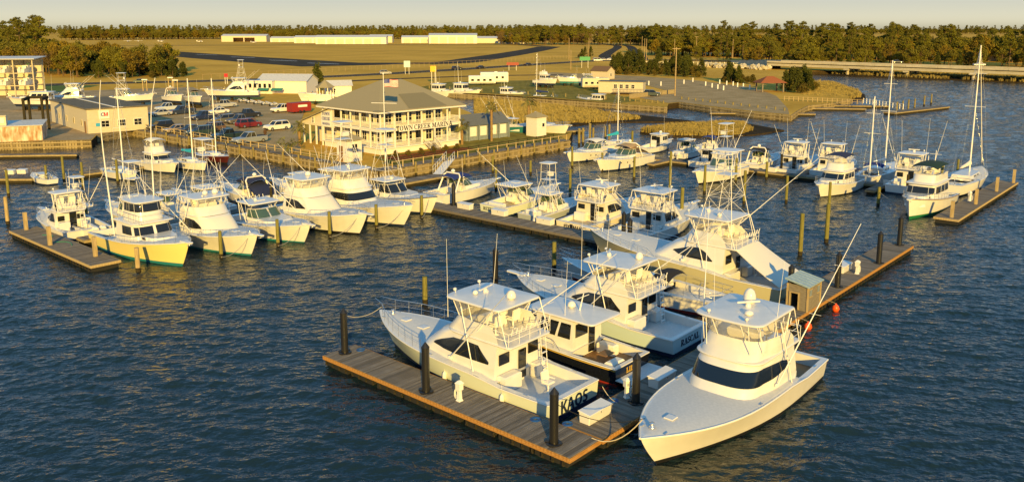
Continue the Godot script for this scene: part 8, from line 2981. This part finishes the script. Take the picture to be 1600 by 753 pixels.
	fence_run("grey guard rail along the highway right of the junction", Vector3(73.84, 1.3, -466.15), Vector3(127.14, 1.3, -449.38), 24, .9, "white_paint", [.85], "guard_rail", .2)
	# ramp piers and the fishing boardwalk
	dock_simple("low timber ramp pier with dark supports", Vector3(46.26, 0.6, -195.82) * V3(1, 0, 1), (Vector3(61.03, 0.6, -181.79) - Vector3(46.26, 0.6, -195.82)).normalized() * V3(1, 0, 1), Vector3(.1, 0, -1).normalized(), 24.0, 1.6)
	dock_simple("second timber ramp pier ending in open water", Vector3(61.16, 0.6, -208.67) * V3(1, 0, 1), (Vector3(70.79, 0.6, -194.32) - Vector3(61.16, 0.6, -208.67)).normalized() * V3(1, 0, 1), Vector3(.1, 0, -1).normalized(), 26.0, 1.5)
	dock_simple("timber walkway behind the ramp piers", Vector3(69.35, 0.9, -216.06) * V3(1, 0, 1), (Vector3(80.55, 0.9, -195.81) - Vector3(69.35, 0.9, -216.06)).normalized() * V3(1, 0, 1), Vector3(.1, 0, -1).normalized(), 27.0, 1.6)
	fence_run("boardwalk railing beside the reed point", Vector3(71.58, 1.3, -221.05), Vector3(87.43, 1.3, -209.73), 16, 1.2, "square_post", [.95, .5])
	dock_simple("fishing dock at the end of the aluminium walkway", Vector3(89.53, 0.6, -195.82) * V3(1, 0, 1), (Vector3(111.73, 0.6, -223.30) - Vector3(89.53, 0.6, -195.82)).normalized() * V3(1, 0, 1), Vector3(-.6, 0, -.8), 26.0, 3.0)
	fence_run("white aluminium railing of the walkway to the fishing dock", Vector3(90.68, 1, -216.80), Vector3(94.43, 0.7, -202.61), 12, 1.3, "white_paint", [.95, .5])
	for k in 6:
		timber_piling("tan piling beside the fishing dock", [Vector3(92.61, 0, -201.88), Vector3(95.44, 0, -205.04), Vector3(98.36, 0, -208.30), Vector3(101.53, 0, -211.66), Vector3(108.24, 0, -220.55), Vector3(112.89, 0, -226.25)][k], 2.6, .22, "piling", "pilings of the fishing dock")
	for k in 16:
		timber_piling("tan piling of the creek bulkhead", Vector3(-27.07, 0, -266.25).lerp(Vector3(27.41, 0, -222.42), (k + .3) / 16.0), 2.3, .24, "piling", "pilings of the creek bulkhead")
	for k in 14:
		timber_piling("tan piling of the boat ramp bulkhead", Vector3(45.09, 0, -226.25).lerp(Vector3(63.69, 0, -191.53), (k + .3) / 14.0), 2.0, .22, "piling", "pilings of the boat ramp bulkhead")
	for k in 9:
		timber_piling("tan piling of the trailer office bulkhead", Vector3(27.92, 0, -222.42).lerp(Vector3(39.16, 0, -211.66), (k + .3) / 9.0), 2.0, .22, "piling", "pilings of the trailer office bulkhead")
	# bow lines of the left row down to their pilings
	var bl := [["the yacht beside the yellow workboat", 42.9, 10.7], ["the green-tinted express boat", 43.2, 16.4], ["the cream-fronted yacht", 41.8, 22.0], ["the black-screened tower yacht", 41.1, 27.3], ["the last express boat", 43.5, 33.0]]
	var bp := [Vector3(-23.87, 1.5, -66.80), Vector3(-20.22, 1.5, -70.51), Vector3(-16.42, 1.5, -73.68), Vector3(-12.76, 1.5, -77.13), Vector3(-8.95, 1.5, -81.47)]
	for k in 5:
		rope("mooring_line", "bow line from piling to " + bl[k][0], bp[k], mar(bl[k][1] + 1.0, bl[k][2], 2.0), .5, "rope", .025)
	for k in 5:
		var tr := thing("boat_trailer", "low boat trailer with white bunks in the row behind the car park", "trailer", Vector3(-69.07, 1.3, -215.24).lerp(Vector3(-58.20, 1.3, -204.50), k / 4.0), .5, "boat trailers behind the car park")
		for x in [-.8, .8]:
			bx("frame_rail", tr, "alu", V3(x, .55, 0), V3(.12, .14, 5.0))
			bx("bunk", tr, "white_paint", V3(x * .7, .8, 0), V3(.16, .2, 3.4))
			bx("wheel", tr, "rubber", V3(x * 1.2, .32, .6), V3(.2, .64, .64), Basis.IDENTITY, .12)
		bx("crossbar", tr, "alu", V3(0, .55, .6), V3(2.0, .12, .12))
	person()
